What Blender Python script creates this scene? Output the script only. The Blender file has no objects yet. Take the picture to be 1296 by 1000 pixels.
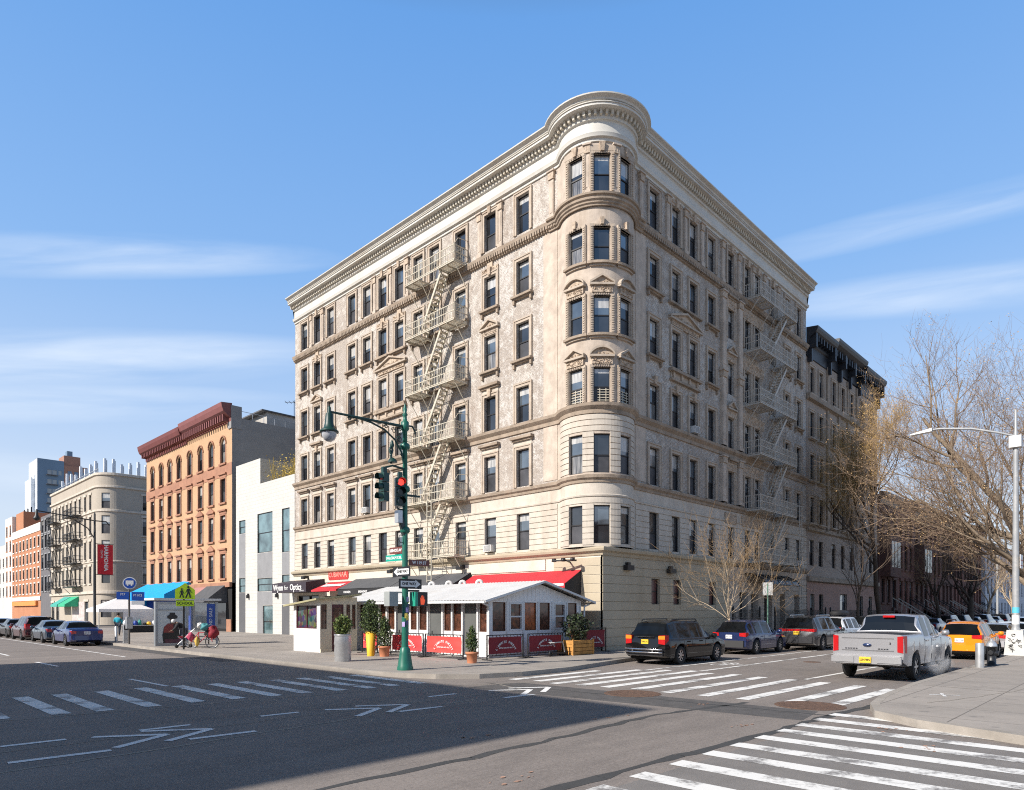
import bpy, math, random
from mathutils import Vector, Matrix
R = math.radians
scene = bpy.context.scene
COL = scene.collection
rng = random.Random(7)

# ------------------------------------------------------------------ mesh builder
class MB:
    def __init__(s): s.v=[]; s.f=[]; s.m=[]; s.sm=[]
    def quad(s,a,b,c,d,m=0,sm=False):
        i=len(s.v); s.v+=[tuple(a),tuple(b),tuple(c),tuple(d)]; s.f.append((i,i+1,i+2,i+3)); s.m.append(m); s.sm.append(sm)
    def poly(s,pts,m=0):
        i=len(s.v); s.v+=[tuple(p) for p in pts]; s.f.append(tuple(range(i,i+len(pts)))); s.m.append(m); s.sm.append(False)
    def hexa(s,p,m=0):
        i=len(s.v); s.v+=[tuple(q) for q in p]
        for f in ((0,3,2,1),(4,5,6,7),(0,1,5,4),(1,2,6,5),(2,3,7,6),(3,0,4,7)):
            s.f.append(tuple(i+k for k in f)); s.m.append(m); s.sm.append(False)
    def box(s,x0,x1,y0,y1,z0,z1,m=0):
        s.hexa([(x0,y0,z0),(x1,y0,z0),(x1,y1,z0),(x0,y1,z0),(x0,y0,z1),(x1,y0,z1),(x1,y1,z1),(x0,y1,z1)],m)
    def bar(s,a,b,w,h=None,m=0):
        h=h or w; a=Vector(a); b=Vector(b); d=(b-a)
        if d.length<1e-6: return
        d.normalize(); up=Vector((0,0,1)) if abs(d.z)<.95 else Vector((1,0,0))
        x=d.cross(up).normalized()*(w/2); y=x.cross(d).normalized()*(h/2)
        s.hexa([a-x-y,a+x-y,a+x+y,a-x+y,b-x-y,b+x-y,b+x+y,b-x+y],m)
    def grid(s,rows,m=0,sm=True,close=False):
        i0=len(s.v); n=len(rows[0])
        for r in rows: s.v+=[tuple(p) for p in r]
        for j in range(len(rows)-1):
            for k in range(n if close else n-1):
                k2=(k+1)%n
                s.f.append((i0+j*n+k,i0+j*n+k2,i0+(j+1)*n+k2,i0+(j+1)*n+k)); s.m.append(m); s.sm.append(sm)
    def tube(s,pts,rad,n=6,m=0,cap=True):
        pts=[Vector(p) for p in pts]
        if not hasattr(rad,'__len__'): rad=[rad]*len(pts)
        rows=[]; prev=None
        for i,p in enumerate(pts):
            d=(pts[min(i+1,len(pts)-1)]-pts[max(i-1,0)])
            if d.length<1e-9: d=Vector((0,0,1))
            d.normalize()
            if prev is None:
                up=Vector((0,0,1)) if abs(d.z)<.9 else Vector((1,0,0)); x=d.cross(up).normalized()
            else:
                x=(prev-d*prev.dot(d))
                if x.length<1e-6: x=d.orthogonal()
                x.normalize()
            prev=x; y=d.cross(x)
            rows.append([p+(x*math.cos(2*math.pi*k/n)+y*math.sin(2*math.pi*k/n))*rad[i] for k in range(n)])
        s.grid(rows,m,True,True)
        if cap: s.poly(rows[0][::-1],m); s.poly(rows[-1],m)
    def lathe(s,prof,c=(0,0,0),n=16,m=0,axis='z',a0=0,cap=True):
        rows=[]
        for r,z in prof:
            row=[]
            for k in range(n):
                a=a0+2*math.pi*k/n; u,w=r*math.cos(a),r*math.sin(a)
                p=(u,w,z) if axis=='z' else ((u,z,w) if axis=='y' else (z,u,w))
                row.append((c[0]+p[0],c[1]+p[1],c[2]+p[2]))
            rows.append(row)
        s.grid(rows,m,True,True)
        if cap: s.poly(rows[0],m); s.poly(rows[-1],m)
    def extrude(s,pts,vec,m=0):
        v=Vector(vec); a=[Vector(p) for p in pts]; b=[p+v for p in a]
        s.poly(a[::-1],m); s.poly(b,m); n=len(a)
        for k in range(n): s.quad(a[k],a[(k+1)%n],b[(k+1)%n],b[k],m)
    def add(s,o,m=None):
        i=len(s.v); s.v+=o.v
        for f,mm,ss in zip(o.f,o.m,o.sm):
            s.f.append(tuple(i+k for k in f)); s.m.append(mm if m is None else m); s.sm.append(ss)
    def xf(s,M):
        s.v=[tuple(M@Vector(p)) for p in s.v]; return s
    def split(s):
        # far-apart pieces, each a mesh of its own
        par=list(range(len(s.v)))
        def find(a):
            while par[a]!=a: par[a]=par[par[a]]; a=par[a]
            return a
        for f in s.f:
            r=find(f[0])
            for k in f[1:]: par[find(k)]=r
        isl={}
        for i,f in enumerate(s.f): isl.setdefault(find(f[0]),[]).append(i)
        bx=[]
        for k,fs in isl.items():
            pts=[s.v[i] for j in fs for i in s.f[j]]; lo=[min(p[a] for p in pts) for a in range(3)]; hi=[max(p[a] for p in pts) for a in range(3)]
            bx.append((lo,hi,max(h-l for l,h in zip(lo,hi)),fs))
        g=list(range(len(bx)))
        def fd(a):
            while g[a]!=a: a=g[a]
            return a
        for i in range(len(bx)):
            for j in range(i):
                A,B=bx[i],bx[j]; d=math.sqrt(sum(max(0,A[0][a]-B[1][a],B[0][a]-A[1][a])**2 for a in range(3)))
                if d<=max(.02,.5*max(A[2],B[2])): g[fd(i)]=fd(j)
        out={}
        for i in range(len(bx)): out.setdefault(fd(i),[]).extend(bx[i][3])
        res=[]
        for fs in out.values():
            m=MB(); mp={}
            for j in sorted(fs):
                for i in s.f[j]:
                    if i not in mp: mp[i]=len(m.v); m.v.append(s.v[i])
                m.f.append(tuple(mp[i] for i in s.f[j])); m.m.append(s.m[j]); m.sm.append(s.sm[j])
            res.append(m)
        return res
    def parts(s,name,mats,parent,**k): return [m.build(name,mats,parent,**k) for m in s.split()]
    def build(s,name,mats,parent=None,sharp=None,**props):
        if not isinstance(mats,(list,tuple)): mats=[mats]
        me=bpy.data.meshes.new(name); off=OFF.get(parent.name) if parent is not None else None
        vv=s.v if off is None else [(p[0]-off[0],p[1]-off[1],p[2]-off[2]) for p in s.v]
        me.from_pydata(vv,[],s.f); me.polygons.foreach_set('material_index',s.m); me.polygons.foreach_set('use_smooth',s.sm)
        for m in mats: me.materials.append(m)
        if sharp: me.set_sharp_from_angle(angle=R(sharp))
        me.update()
        o=bpy.data.objects.new(name,me); COL.objects.link(o)
        if parent is not None:
            o.parent=parent
            if off is not None: OFF[o.name]=off
        for k,v in props.items(): o[k]=v
        return o
OFF={}
def thing(name,label,cat,loc=(0,0,0),rz=0,group=None,world=True):
    o=bpy.data.objects.new(name,None); COL.objects.link(o); o.empty_display_size=.2
    o.location=loc; o.rotation_euler=(0,0,rz); o['label']=label; o['category']=cat
    if group: o['group']=group
    if world: OFF[o.name]=tuple(loc)
    return o
def tag(o,label,cat,group=None,kind=None):
    if label: o['label']=label
    if cat: o['category']=cat
    if group: o['group']=group
    if kind: o['kind']=kind
    return o
def struct(name,mb,mats,**k):
    return mb.build(name,mats,None,kind='structure',**k)
def copy_tree(o,parent=None):
    c=o.copy(); COL.objects.link(c)
    if parent is not None: c.parent=parent
    for ch in list(o.children): copy_tree(ch,c)
    return c
def copy_thing(o,loc,rz,label,cat=None,group=None):
    c=copy_tree(o); c.location=loc; c.rotation_euler=(0,0,rz); c['label']=label
    if cat: c['category']=cat
    if group: c['group']=group
    return c

# ------------------------------------------------------------------ materials
def newmat(name):
    m=bpy.data.materials.new(name); m.use_nodes=True; nt=m.node_tree
    return m,nt,nt.nodes['Principled BSDF']
def N(nt,t,**k):
    n=nt.nodes.new(t)
    for a,b in k.items():
        if a.startswith('i_'):
            key=a[2:]; key=int(key) if key.isdigit() else key.replace('_',' ')
            n.inputs[key].default_value=b
        else: setattr(n,a,b)
    return n
def L(nt,a,b): nt.links.new(a,b)
def c4(c): return (c[0],c[1],c[2],1)
def mixc(nt,fac,a,b):
    n=N(nt,'ShaderNodeMix',data_type='RGBA')
    if hasattr(fac,'links'): L(nt,fac,n.inputs[0])
    else: n.inputs[0].default_value=fac
    for s,v in ((6,a),(7,b)):
        if hasattr(v,'links'): L(nt,v,n.inputs[s])
        else: n.inputs[s].default_value=c4(v)
    return n.outputs[2]
def ramp(nt,src,p0,p1,v0=0,v1=1):
    n=N(nt,'ShaderNodeMapRange'); n.inputs[1].default_value=p0; n.inputs[2].default_value=p1; n.inputs[3].default_value=v0; n.inputs[4].default_value=v1
    L(nt,src,n.inputs[0]); return n.outputs[0]
def noise(nt,scale,detail=4,rough=.6,vec=None,dist=0):
    n=N(nt,'ShaderNodeTexNoise'); n.inputs['Scale'].default_value=scale; n.inputs['Detail'].default_value=detail
    n.inputs['Roughness'].default_value=rough; n.inputs['Distortion'].default_value=dist
    if vec is not None: L(nt,vec,n.inputs['Vector'])
    return n.outputs['Fac']
def coords(nt,scale=(1,1,1),kind='Object'):
    t=N(nt,'ShaderNodeTexCoord'); mp=N(nt,'ShaderNodeMapping'); mp.inputs['Scale'].default_value=scale
    L(nt,t.outputs[kind],mp.inputs['Vector']); return mp.outputs['Vector']
def bump(nt,b,h,strength=.3,dist=.02):
    n=N(nt,'ShaderNodeBump'); n.inputs['Strength'].default_value=strength; n.inputs['Distance'].default_value=dist
    L(nt,h,n.inputs['Height']); L(nt,n.outputs[0],b.inputs['Normal'])
MATS={}
def plain(name,col,rough=.7,metal=0,var=.12,scale=1.2,bmp=0,bscale=30,coat=0,spec=.5,dirt=None,dscale=.5,streak=False,emit=None):
    if name in MATS: return MATS[name]
    m,nt,b=newmat(name); v=coords(nt)
    lo=tuple(c*(1-var) for c in col); hi=tuple(min(1,c*(1+var)) for c in col)
    f=ramp(nt,noise(nt,scale,5,.65,v),.3,.7)
    c=mixc(nt,f,lo,hi)
    if dirt:
        v2=coords(nt,(1,1,.18) if streak else (1,1,1))
        c=mixc(nt,ramp(nt,noise(nt,dscale,6,.7,v2),.5,.75,0,.85),c,dirt)
    L(nt,c,b.inputs['Base Color']); b.inputs['Roughness'].default_value=rough; b.inputs['Metallic'].default_value=metal
    b.inputs['Specular IOR Level'].default_value=spec
    if coat: b.inputs['Coat Weight'].default_value=coat; b.inputs['Coat Roughness'].default_value=.04
    if emit: b.inputs['Emission Color'].default_value=c4(emit[0]); b.inputs['Emission Strength'].default_value=emit[1]
    if bmp: bump(nt,b,noise(nt,bscale,4,.7,v),bmp,.03)
    MATS[name]=m; return m
def brick(name,c1,c2,mortar,patch=None,pscale=.8,grime=None,bw=.22,bh=.075,rough=.9,bmp=.4,pt=(.52,.62)):
    m,nt,b=newmat(name); t=N(nt,'ShaderNodeTexCoord'); sp=N(nt,'ShaderNodeSeparateXYZ'); L(nt,t.outputs['Object'],sp.inputs[0])
    ad=N(nt,'ShaderNodeMath',operation='ADD'); L(nt,sp.outputs[0],ad.inputs[0]); L(nt,sp.outputs[1],ad.inputs[1])
    cb=N(nt,'ShaderNodeCombineXYZ'); L(nt,ad.outputs[0],cb.inputs[0]); L(nt,sp.outputs[2],cb.inputs[1])
    br=N(nt,'ShaderNodeTexBrick'); L(nt,cb.outputs[0],br.inputs['Vector']); br.inputs['Scale'].default_value=1
    br.inputs['Brick Width'].default_value=bw; br.inputs['Row Height'].default_value=bh; br.inputs['Mortar Size'].default_value=.008
    br.inputs['Color1'].default_value=c4(c1); br.inputs['Color2'].default_value=c4(c2); br.inputs['Mortar'].default_value=c4(mortar)
    v=t.outputs['Object']; c=br.outputs['Color']
    c=mixc(nt,ramp(nt,noise(nt,.35,6,.7,v),.35,.7,0,.45),c,tuple(x*.72 for x in c1))
    h=br.outputs['Fac']
    if patch:
        n1=noise(nt,pscale,8,.75,v); n2=noise(nt,pscale*6,5,.75,v)
        mu=N(nt,'ShaderNodeMath',operation='MULTIPLY_ADD'); L(nt,n2,mu.inputs[0]); mu.inputs[1].default_value=.45; L(nt,n1,mu.inputs[2]); m3=N(nt,'ShaderNodeMath',operation='MULTIPLY_ADD'); L(nt,noise(nt,.16,3,.6,v),m3.inputs[0]); m3.inputs[1].default_value=.5; L(nt,mu.outputs[0],m3.inputs[2])
        f=ramp(nt,m3.outputs[0],pt[0]+.45,pt[1]+.45)
        c=mixc(nt,f,c,patch); 
    if patch:
        c=mixc(nt,ramp(nt,noise(nt,7,7,.9,v),.50,.66,0,.75),c,tuple(x*.55 for x in c1)); c=mixc(nt,ramp(nt,noise(nt,5.3,7,.9,v),.55,.68,0,.8),c,tuple(min(1,x*1.1) for x in patch))
    if grime:
        v2=coords(nt,(1,1,.3)); c=mixc(nt,ramp(nt,noise(nt,.7,7,.75,v2),.55,.72,0,.8),c,grime)
    L(nt,c,b.inputs['Base Color']); b.inputs['Roughness'].default_value=rough; b.inputs['Specular IOR Level'].default_value=.2
    h2=N(nt,'ShaderNodeMath',operation='MULTIPLY_ADD'); L(nt,noise(nt,5,8,.8,v),h2.inputs[0]); h2.inputs[1].default_value=1.3; L(nt,ramp(nt,h,0,1,.3,0),h2.inputs[2])
    bump(nt,b,h2.outputs[0],bmp,.06)
    MATS[name]=m; return m
def glass(name,col,rough=.04,ior=1.9,vert=0,var=.5,streaks=False):
    m,nt,b=newmat(name); v=coords(nt,(1.3,1.3,.12) if streaks else (1,1,1))
    lo=tuple(c*(1-var) for c in col); hi=tuple(min(1,c*(1+var)) for c in col)
    c=mixc(nt,ramp(nt,noise(nt,7 if streaks else .6,3,.6,v),.35,.65),lo,hi)
    L(nt,c,b.inputs['Base Color']); b.inputs['Roughness'].default_value=.9; b.inputs['Specular IOR Level'].default_value=0
    b.inputs['Coat Weight'].default_value=1; b.inputs['Coat Roughness'].default_value=rough; b.inputs['Coat IOR'].default_value=ior
    if vert:
        bp=N(nt,'ShaderNodeBump'); bp.inputs['Strength'].default_value=vert; bp.inputs['Distance'].default_value=.02
        L(nt,noise(nt,.9,2,.5,coords(nt)),bp.inputs['Height']); L(nt,bp.outputs[0],b.inputs['Coat Normal'])
    MATS[name]=m; return m
def M(n): return MATS[n]

brick('pale_brick',(.49,.43,.375),(.42,.365,.315),(.52,.46,.40),patch=(.62,.575,.52),pscale=2.2,grime=(.27,.20,.155),bmp=1.0,pt=(.50,.60))
brick('far_flank_brick',(.34,.30,.265),(.29,.255,.225),(.38,.35,.31),grime=(.2,.17,.145),bmp=.5)
brick('worn_brick',(.50,.44,.385),(.38,.32,.27),(.5,.45,.4),patch=(.62,.58,.535),pscale=2.4,bmp=1.0,pt=(.48,.58))
plain('limestone',(.48,.405,.335),.85,var=.2,scale=1.6,bmp=.25,bscale=12,dirt=(.33,.265,.205),dscale=1.1,streak=True,spec=.2)
plain('limestone_light',(.52,.465,.395),.85,var=.13,scale=1.4,bmp=.2,bscale=9,dirt=(.40,.335,.27),dscale=1.0,streak=True,spec=.2)
plain('casing_stone',(.43,.36,.29),.85,var=.12,scale=1.6,bmp=.2,bscale=16,dirt=(.30,.22,.16),dscale=1.3,spec=.2)
plain('brown_moulding',(.33,.265,.205),.85,var=.35,scale=2.2,bmp=.5,bscale=10,dirt=(.17,.12,.085),dscale=1.1,spec=.2)
plain('carved_stone',(.46,.37,.285),.9,var=.3,scale=7,bmp=1.0,bscale=9,dirt=(.24,.17,.12),dscale=3,spec=.2)
plain('cornice_white',(.55,.53,.48),.6,var=.07,scale=1.2,dirt=(.45,.385,.31),dscale=.35,streak=True)
plain('cornice_cream',(.55,.51,.43),.7,var=.12,scale=2,dirt=(.42,.32,.22),dscale=1)
plain('tan_paint',(.43,.365,.265),.7,var=.08,scale=.6,dirt=(.36,.30,.21),dscale=.5,streak=True)
plain('dark_sash',(.018,.017,.018),.45)
plain('steel_cream',(.52,.48,.385),.55,var=.15,scale=3,dirt=(.34,.2,.1),dscale=3)
plain('steel_grey_paint',(.50,.465,.405),.55,var=.15,scale=3,dirt=(.3,.2,.13),dscale=3)
plain('black_iron',(.015,.015,.016),.5,var=.3)
glass('pane_dark',(.02,.022,.026),vert=.25)
glass('pane_sky',(.06,.075,.09),ior=2.5,vert=.25)
glass('pane_blind',(.40,.39,.37),streaks=True,var=.3)
glass('pane_screen',(.055,.055,.06),rough=.35,ior=1.4)
glass('pane_curtain',(.17,.165,.16),streaks=True,var=.6)
plain('asphalt_sealed',(.05,.05,.05),.85)
plain('white_paint',(.62,.62,.61),.5,var=.05,scale=2,dirt=(.6,.58,.54),dscale=.8)
plain('black_cloth',(.02,.02,.022),.85,var=.25)
plain('grey_cloth',(.075,.077,.082),.85,var=.15)
plain('red_cloth',(.45,.02,.03),.75,var=.12)
plain('shaded_red_cloth',(.20,.012,.02),.75,var=.12)  # darker copy of the banner red, shade put into the colour
plain('lettering_white',(.70,.70,.69),.6,var=.04)
plain('galvanised',(.50,.51,.52),.4,.6,var=.15,scale=5)
plain('steel_plain',(.60,.60,.60),.35,.8,var=.1)
plain('green_paint',(.015,.14,.095),.4,var=.25,scale=4,dirt=(.01,.06,.05),dscale=4)
plain('dark_green_paint',(.01,.045,.038),.45,var=.3)
plain('terracotta',(.52,.20,.10),.8,var=.2)
plain('yellow_paint',(.80,.46,.03),.6,var=.15)
plain('foliage_dark',(.035,.055,.02),.7,var=.5,scale=8)
plain('foliage_mid',(.09,.13,.035),.7,var=.5,scale=8)
plain('dark_void',(.012,.011,.011),.9)

# ------------------------------------------------------------------ façade frames
class Fr:                                   # a vertical plane: u runs along it, d sticks out of it
    def __init__(s,o,t):
        s.o=o; l=math.hypot(*t); s.t=(t[0]/l,t[1]/l); s.n=(s.t[1],-s.t[0])
    def __call__(s,u,z,d=0): return (s.o[0]+s.t[0]*u+s.n[0]*d, s.o[1]+s.t[1]*u+s.n[1]*d, z)
class Arc:                                  # a vertical cylinder: u is the angle
    def __init__(s,c,r): s.c=c; s.r=r
    def __call__(s,u,z,d=0): return (s.c[0]+(s.r+d)*math.cos(u), s.c[1]+(s.r+d)*math.sin(u), z)
    def chord(s,u0,u1):
        a=s(u0,0); b=s(u1,0); return Fr(a[:2],(b[0]-a[0],b[1]-a[1])), math.hypot(b[0]-a[0],b[1]-a[1])
def fbox(mb,f,u0,u1,z0,z1,d0,d1,m=0):
    mb.hexa([f(u0,z0,d1),f(u1,z0,d1),f(u1,z0,d0),f(u0,z0,d0),f(u0,z1,d1),f(u1,z1,d1),f(u1,z1,d0),f(u0,z1,d0)],m)
def slab(mb,f,u0,u1,z0,z1,d0,d1,n=1,m=0):
    for k in range(n):
        a=u0+(u1-u0)*k/n; b=u0+(u1-u0)*(k+1)/n
        mb.quad(f(a,z0,d1),f(b,z0,d1),f(b,z1,d1),f(a,z1,d1),m); mb.quad(f(a,z1,d1),f(b,z1,d1),f(b,z1,d0),f(a,z1,d0),m)
        mb.quad(f(a,z0,d0),f(b,z0,d0),f(b,z0,d1),f(a,z0,d1),m)
    for a in (u0,u1): mb.quad(f(a,z0,d0),f(a,z0,d1),f(a,z1,d1),f(a,z1,d0),m)
def wall(mb,f,u0,u1,z0,z1,holes,reveal=.2,d=0,m=0,mr=0,du=None):
    us={u0,u1}; zs={z0,z1}
    for a,b,c,e in holes: us|={a,b}; zs|={c,e}
    us=sorted(us); zs=sorted(z for z in zs if z0<=z<=z1)
    if du:
        o=[us[0]]
        for a in us[1:]:
            k=max(1,math.ceil((a-o[-1])/du)); p=o[-1]
            o+=[p+(a-p)*(i+1)/k for i in range(k)]
        us=o
    for a,b in zip(us,us[1:]):
        um=(a+b)/2; col=[h for h in holes if h[0]<um<h[1]]
        run=None
        for c,e in zip(zs,zs[1:]):
            zm=(c+e)/2; hol=any(h[2]<zm<h[3] for h in col)
            if not hol:
                run=(run[0],e) if run else (c,e)
            elif run:
                mb.quad(f(a,run[0],d),f(b,run[0],d),f(b,run[1],d),f(a,run[1],d),m); run=None
        if run: mb.quad(f(a,run[0],d),f(b,run[0],d),f(b,run[1],d),f(a,run[1],d),m)
        for h in col:
            for z in (h[2],h[3]): mb.quad(f(a,z,d),f(b,z,d),f(b,z,d-reveal),f(a,z,d-reveal),mr)
    for h in holes:
        for u in (h[0],h[1]): mb.quad(f(u,h[2],d),f(u,h[2],d-reveal),f(u,h[3],d-reveal),f(u,h[3],d),mr)
def sweep(mb,pts,prof,m=0,caps=True,sm=False):
    rows=[[(p[0]+p[2]*d,p[1]+p[3]*d,z) for p in pts] for d,z in prof]
    mb.grid(rows,m,sm)
    if caps:
        for k in (0,-1): mb.poly([r[k] for r in rows],m)
def straight(f,u0,u1): 
    a=f(u0,0); b=f(u1,0); return [(a[0],a[1],f.n[0],f.n[1]),(b[0],b[1],f.n[0],f.n[1])]
def text_mb(s,size,o,xd,ud,sx=1,bold=0,align='CENTER',ext=.003):
    cu=bpy.data.curves.new('lettering','FONT'); cu.body=s; cu.size=size; cu.align_x=align; cu.align_y='CENTER'; cu.extrude=0; cu.offset=bold; cu.resolution_u=2
    ob=bpy.data.objects.new('lettering',cu); COL.objects.link(ob)
    me=bpy.data.meshes.new_from_object(ob.evaluated_get(bpy.context.evaluated_depsgraph_get()))
    mb=MB(); xd=Vector(xd).normalized(); ud=Vector(ud).normalized(); nd=xd.cross(ud); o=Vector(o)
    mb.v=[tuple(o+xd*v.co.x*sx+ud*v.co.y+nd*ext) for v in me.vertices]
    for p in me.polygons: mb.f.append(tuple(p.vertices)); mb.m.append(0); mb.sm.append(False)
    bpy.data.objects.remove(ob); bpy.data.curves.remove(cu); bpy.data.meshes.remove(me)
    return mb
def arc_text(s,size,o,xd,ud,rad,step):
    mb=MB(); xd=Vector(xd).normalized(); ud=Vector(ud).normalized(); o=Vector(o); n=len(s)
    for i,ch in enumerate(s):
        if ch==' ': continue
        a=(i-(n-1)/2)*step; p=o+xd*(rad*math.sin(a))+ud*(rad*math.cos(a)-rad)
        mb.add(text_mb(ch,size,p,xd*math.cos(a)-ud*math.sin(a),ud*math.cos(a)+xd*math.sin(a),bold=.004))
    return mb

def carve(S,f,u0,u1,z0,z1,d,m=3,seed=0,s=.075):
    # relief: many small pyramids and a run of swags
    r=random.Random(int(seed+u0*91+z0*17)); n=int((u1-u0)*(z1-z0)/(s*s)*.75)
    for k in range(n):
        u=r.uniform(u0+s*.5,u1-s*.5); z=r.uniform(z0+s*.4,z1-s*.4); a=s*r.uniform(.45,.95); h=r.uniform(.03,.075); t=r.uniform(0,1.5)
        q=[(u+a*.7*math.cos(t+j*1.571),z+a*.7*math.sin(t+j*1.571)) for j in range(4)]; c=f(u,z,d+h)
        i=len(S.v); S.v+=[f(x,y,d) for x,y in q]+[c]
        for j in range(4): S.f.append((i+j,i+(j+1)%4,i+4)); S.m.append(m); S.sm.append(False)
# ------------------------------------------------------------------ windows
def window_parts(f,u0,u1,z0,z1,dep,seed,kind='sash'):
    r=random.Random(seed); F=MB(); P=MB(); t=.055
    fbox(F,f,u0,u0+t,z0,z1,-dep-.02,-dep+.07); fbox(F,f,u1-t,u1,z0,z1,-dep-.02,-dep+.07)
    fbox(F,f,u0+t,u1-t,z0,z0+t,-dep-.02,-dep+.07); fbox(F,f,u0+t,u1-t,z1-t,z1,-dep-.02,-dep+.07)
    zm=z0+(z1-z0)*(.5+r.choice((0,0,0,-.04,.03)))
    fbox(F,f,u0+t,u1-t,zm-.03,zm+.03,-dep-.02,-dep+.05)
    up=r.choice((1,1,1,0,1,0,4)); lo=r.choice((3,3,0,0,3,3,4))
    bl=r.choice((0,0,.25,.4,.6,.8,.35,0)); zs=z1-t-(z1-t-zm-.03)*bl
    P.quad(f(u0+t,zm+.03,-dep+.03),f(u1-t,zm+.03,-dep+.03),f(u1-t,zs,-dep+.03),f(u0+t,zs,-dep+.03),up)
    if bl: P.quad(f(u0+t,zs,-dep+.03),f(u1-t,zs,-dep+.03),f(u1-t,z1-t,-dep+.03),f(u0+t,z1-t,-dep+.03),2)
    tl=r.uniform(-.006,.006)
    P.quad(f(u0+t,z0+t,-dep+.01),f(u1-t,z0+t,-dep+.01+tl),f(u1-t,zm-.03,-dep+.01+tl),f(u0+t,zm-.03,-dep+.01),lo)
    return F,P
PANES=lambda:[M('pane_dark'),M('pane_sky'),M('pane_blind'),M('pane_screen'),M('pane_curtain')]
class WinSet:
    """windows of one building: the nearest ones individual parts, the rest one stuff part"""
    def __init__(s,parent,limit=96): s.items=[]; s.parent=parent; s.limit=limit
    def add(s,F,P,S,size): s.items.append((size,F,P,S))
    def finish(s,smats,fm=None,panes=None):
        s.items.sort(key=lambda t:-t[0]); fm=fm or M('dark_sash'); panes=panes or PANES()
        for size,F,P,S in s.items[:s.limit]:
            w=F.build('window',fm,s.parent); P.build('pane',panes,w)
            if S is not None and S.f: S.build('surround',smats,w)
        rest=s.items[s.limit:]
        if rest:
            A=MB()
            for size,F,P,S in rest:
                A.add(F)
                for i in range(len(P.f)): P.m[i]+=1
                A.add(P)
                if S is not None:
                    for i in range(len(S.f)): S.m[i]+=1+len(panes)
                    A.add(S)
            A.build('window',[fm]+list(panes)+list(smats),s.parent,kind='stuff')
CAM=Vector((-26.73,-19.81,2.1))
def apparent(p,w,h,n):
    v=CAM-Vector(p); return w*h/v.length_squared*abs(v.normalized().dot(Vector((n[0],n[1],0))))
# ------------------------------------------------------------------ the corner apartment house
YL,XR=30.36,25.95
bld=thing('apartment_building','seven-storey pale brick and limestone corner apartment house with rounded corner bay and white cornice','building',(0,0,0))
FL=Fr((0,YL),(0,-1)); FRt=Fr((0,0),(1,0))
BC,BR=1.33,1.88; rf=.5
yf=BC+math.sqrt((BR+rf)**2-(BC+rf)**2)
a_touch=math.atan2(yf-BC,-rf-BC)            # from bay centre to the left fillet touch point
A0=a_touch; A1=math.pi*1.5-(a_touch-math.pi) if a_touch>0 else 0
# mirrored angle about the diagonal (225 deg)
A1=2*R(225)-A0
ARC=Arc((BC,BC),BR)
def fillet(left,n=5):
    c=(-rf,yf) if left else (yf,-rf); out=[]
    a_wall=0.0 if left else R(90); a_b=math.atan2(BC-c[1],BC-c[0])
    for k in range(n+1):
        a=a_wall+(a_b-a_wall)*k/n
        out.append((c[0]+rf*math.cos(a),c[1]+rf*math.sin(a),-math.cos(a),-math.sin(a)))
    return out if left else out[::-1]
arcpts=[]
for k in range(25):
    a=A0+(A1-A0)*k/24; arcpts.append((BC+BR*math.cos(a),BC+BR*math.sin(a),math.cos(a),math.sin(a)))
FPATH=[(0,YL,-1,0)]+fillet(True)+arcpts[1:-1]+fillet(False)+[(XR,0,0,-1)]
UL1=YL-yf
FZ={2:(5.40,7.38),3:(8.86,10.88),4:(12.36,14.28),5:(15.76,17.78),6:(19.28,21.16),7:(22.66,24.72)}
LC=[28.82,26.89,24.95,22.07,20.18,18.30,16.43,14.42,12.80,10.36,7.83,5.28]
RC=[4.62,6.86,8.80,10.98,13.50,15.85,17.35,19.75,22.3,24.4]
RW=[.95,.9,.9,.95,.85,.85,.85,.55,.8,.9]
ws=WinSet(bld,98)
SM=[M('casing_stone'),M('limestone_light'),M('brown_moulding'),M('carved_stone')]
def casing(S,f,u0,u1,z0,z1,w=.17,d=.07,base=0):
    fbox(S,f,u0-w,u0,z0-.02,z1+w,0,d); fbox(S,f,u1,u1+w,z0-.02,z1+w,0,d); fbox(S,f,u0,u1,z1,z1+w,0,d-.004)
    fbox(S,f,u0-w-.04,u0-w+.03,z0-.02,z1+w+.04,0,d+.035); fbox(S,f,u1+w-.03,u1+w+.04,z0-.02,z1+w+.04,0,d+.035)
    fbox(S,f,u0-w+.03,u1+w-.03,z1+w-.03,z1+w+.04,0,d+.035)
def sill(S,f,u0,u1,z,w=.28,d=.26,br=True,m=2):
    fbox(S,f,u0-w,u1+w,z-.13,z-.02,0,d,m); fbox(S,f,u0-w+.05,u1+w-.05,z-.2,z-.13,0,d*.6,m)
    if br:
        for u in (u0-w*.55,u1+w*.55): fbox(S,f,u-.07,u+.07,z-.42,z-.2,0,d*.55,m)
def hood(S,f,u0,u1,z,w=.32):
    fbox(S,f,u0-.18,u1+.18,z+.2,z+.44,0,.045,1)
    fbox(S,f,u0-w+.06,u1+w-.06,z+.44,z+.54,0,.16,2); fbox(S,f,u0-w,u1+w,z+.54,z+.68,0,.28,2)
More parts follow.
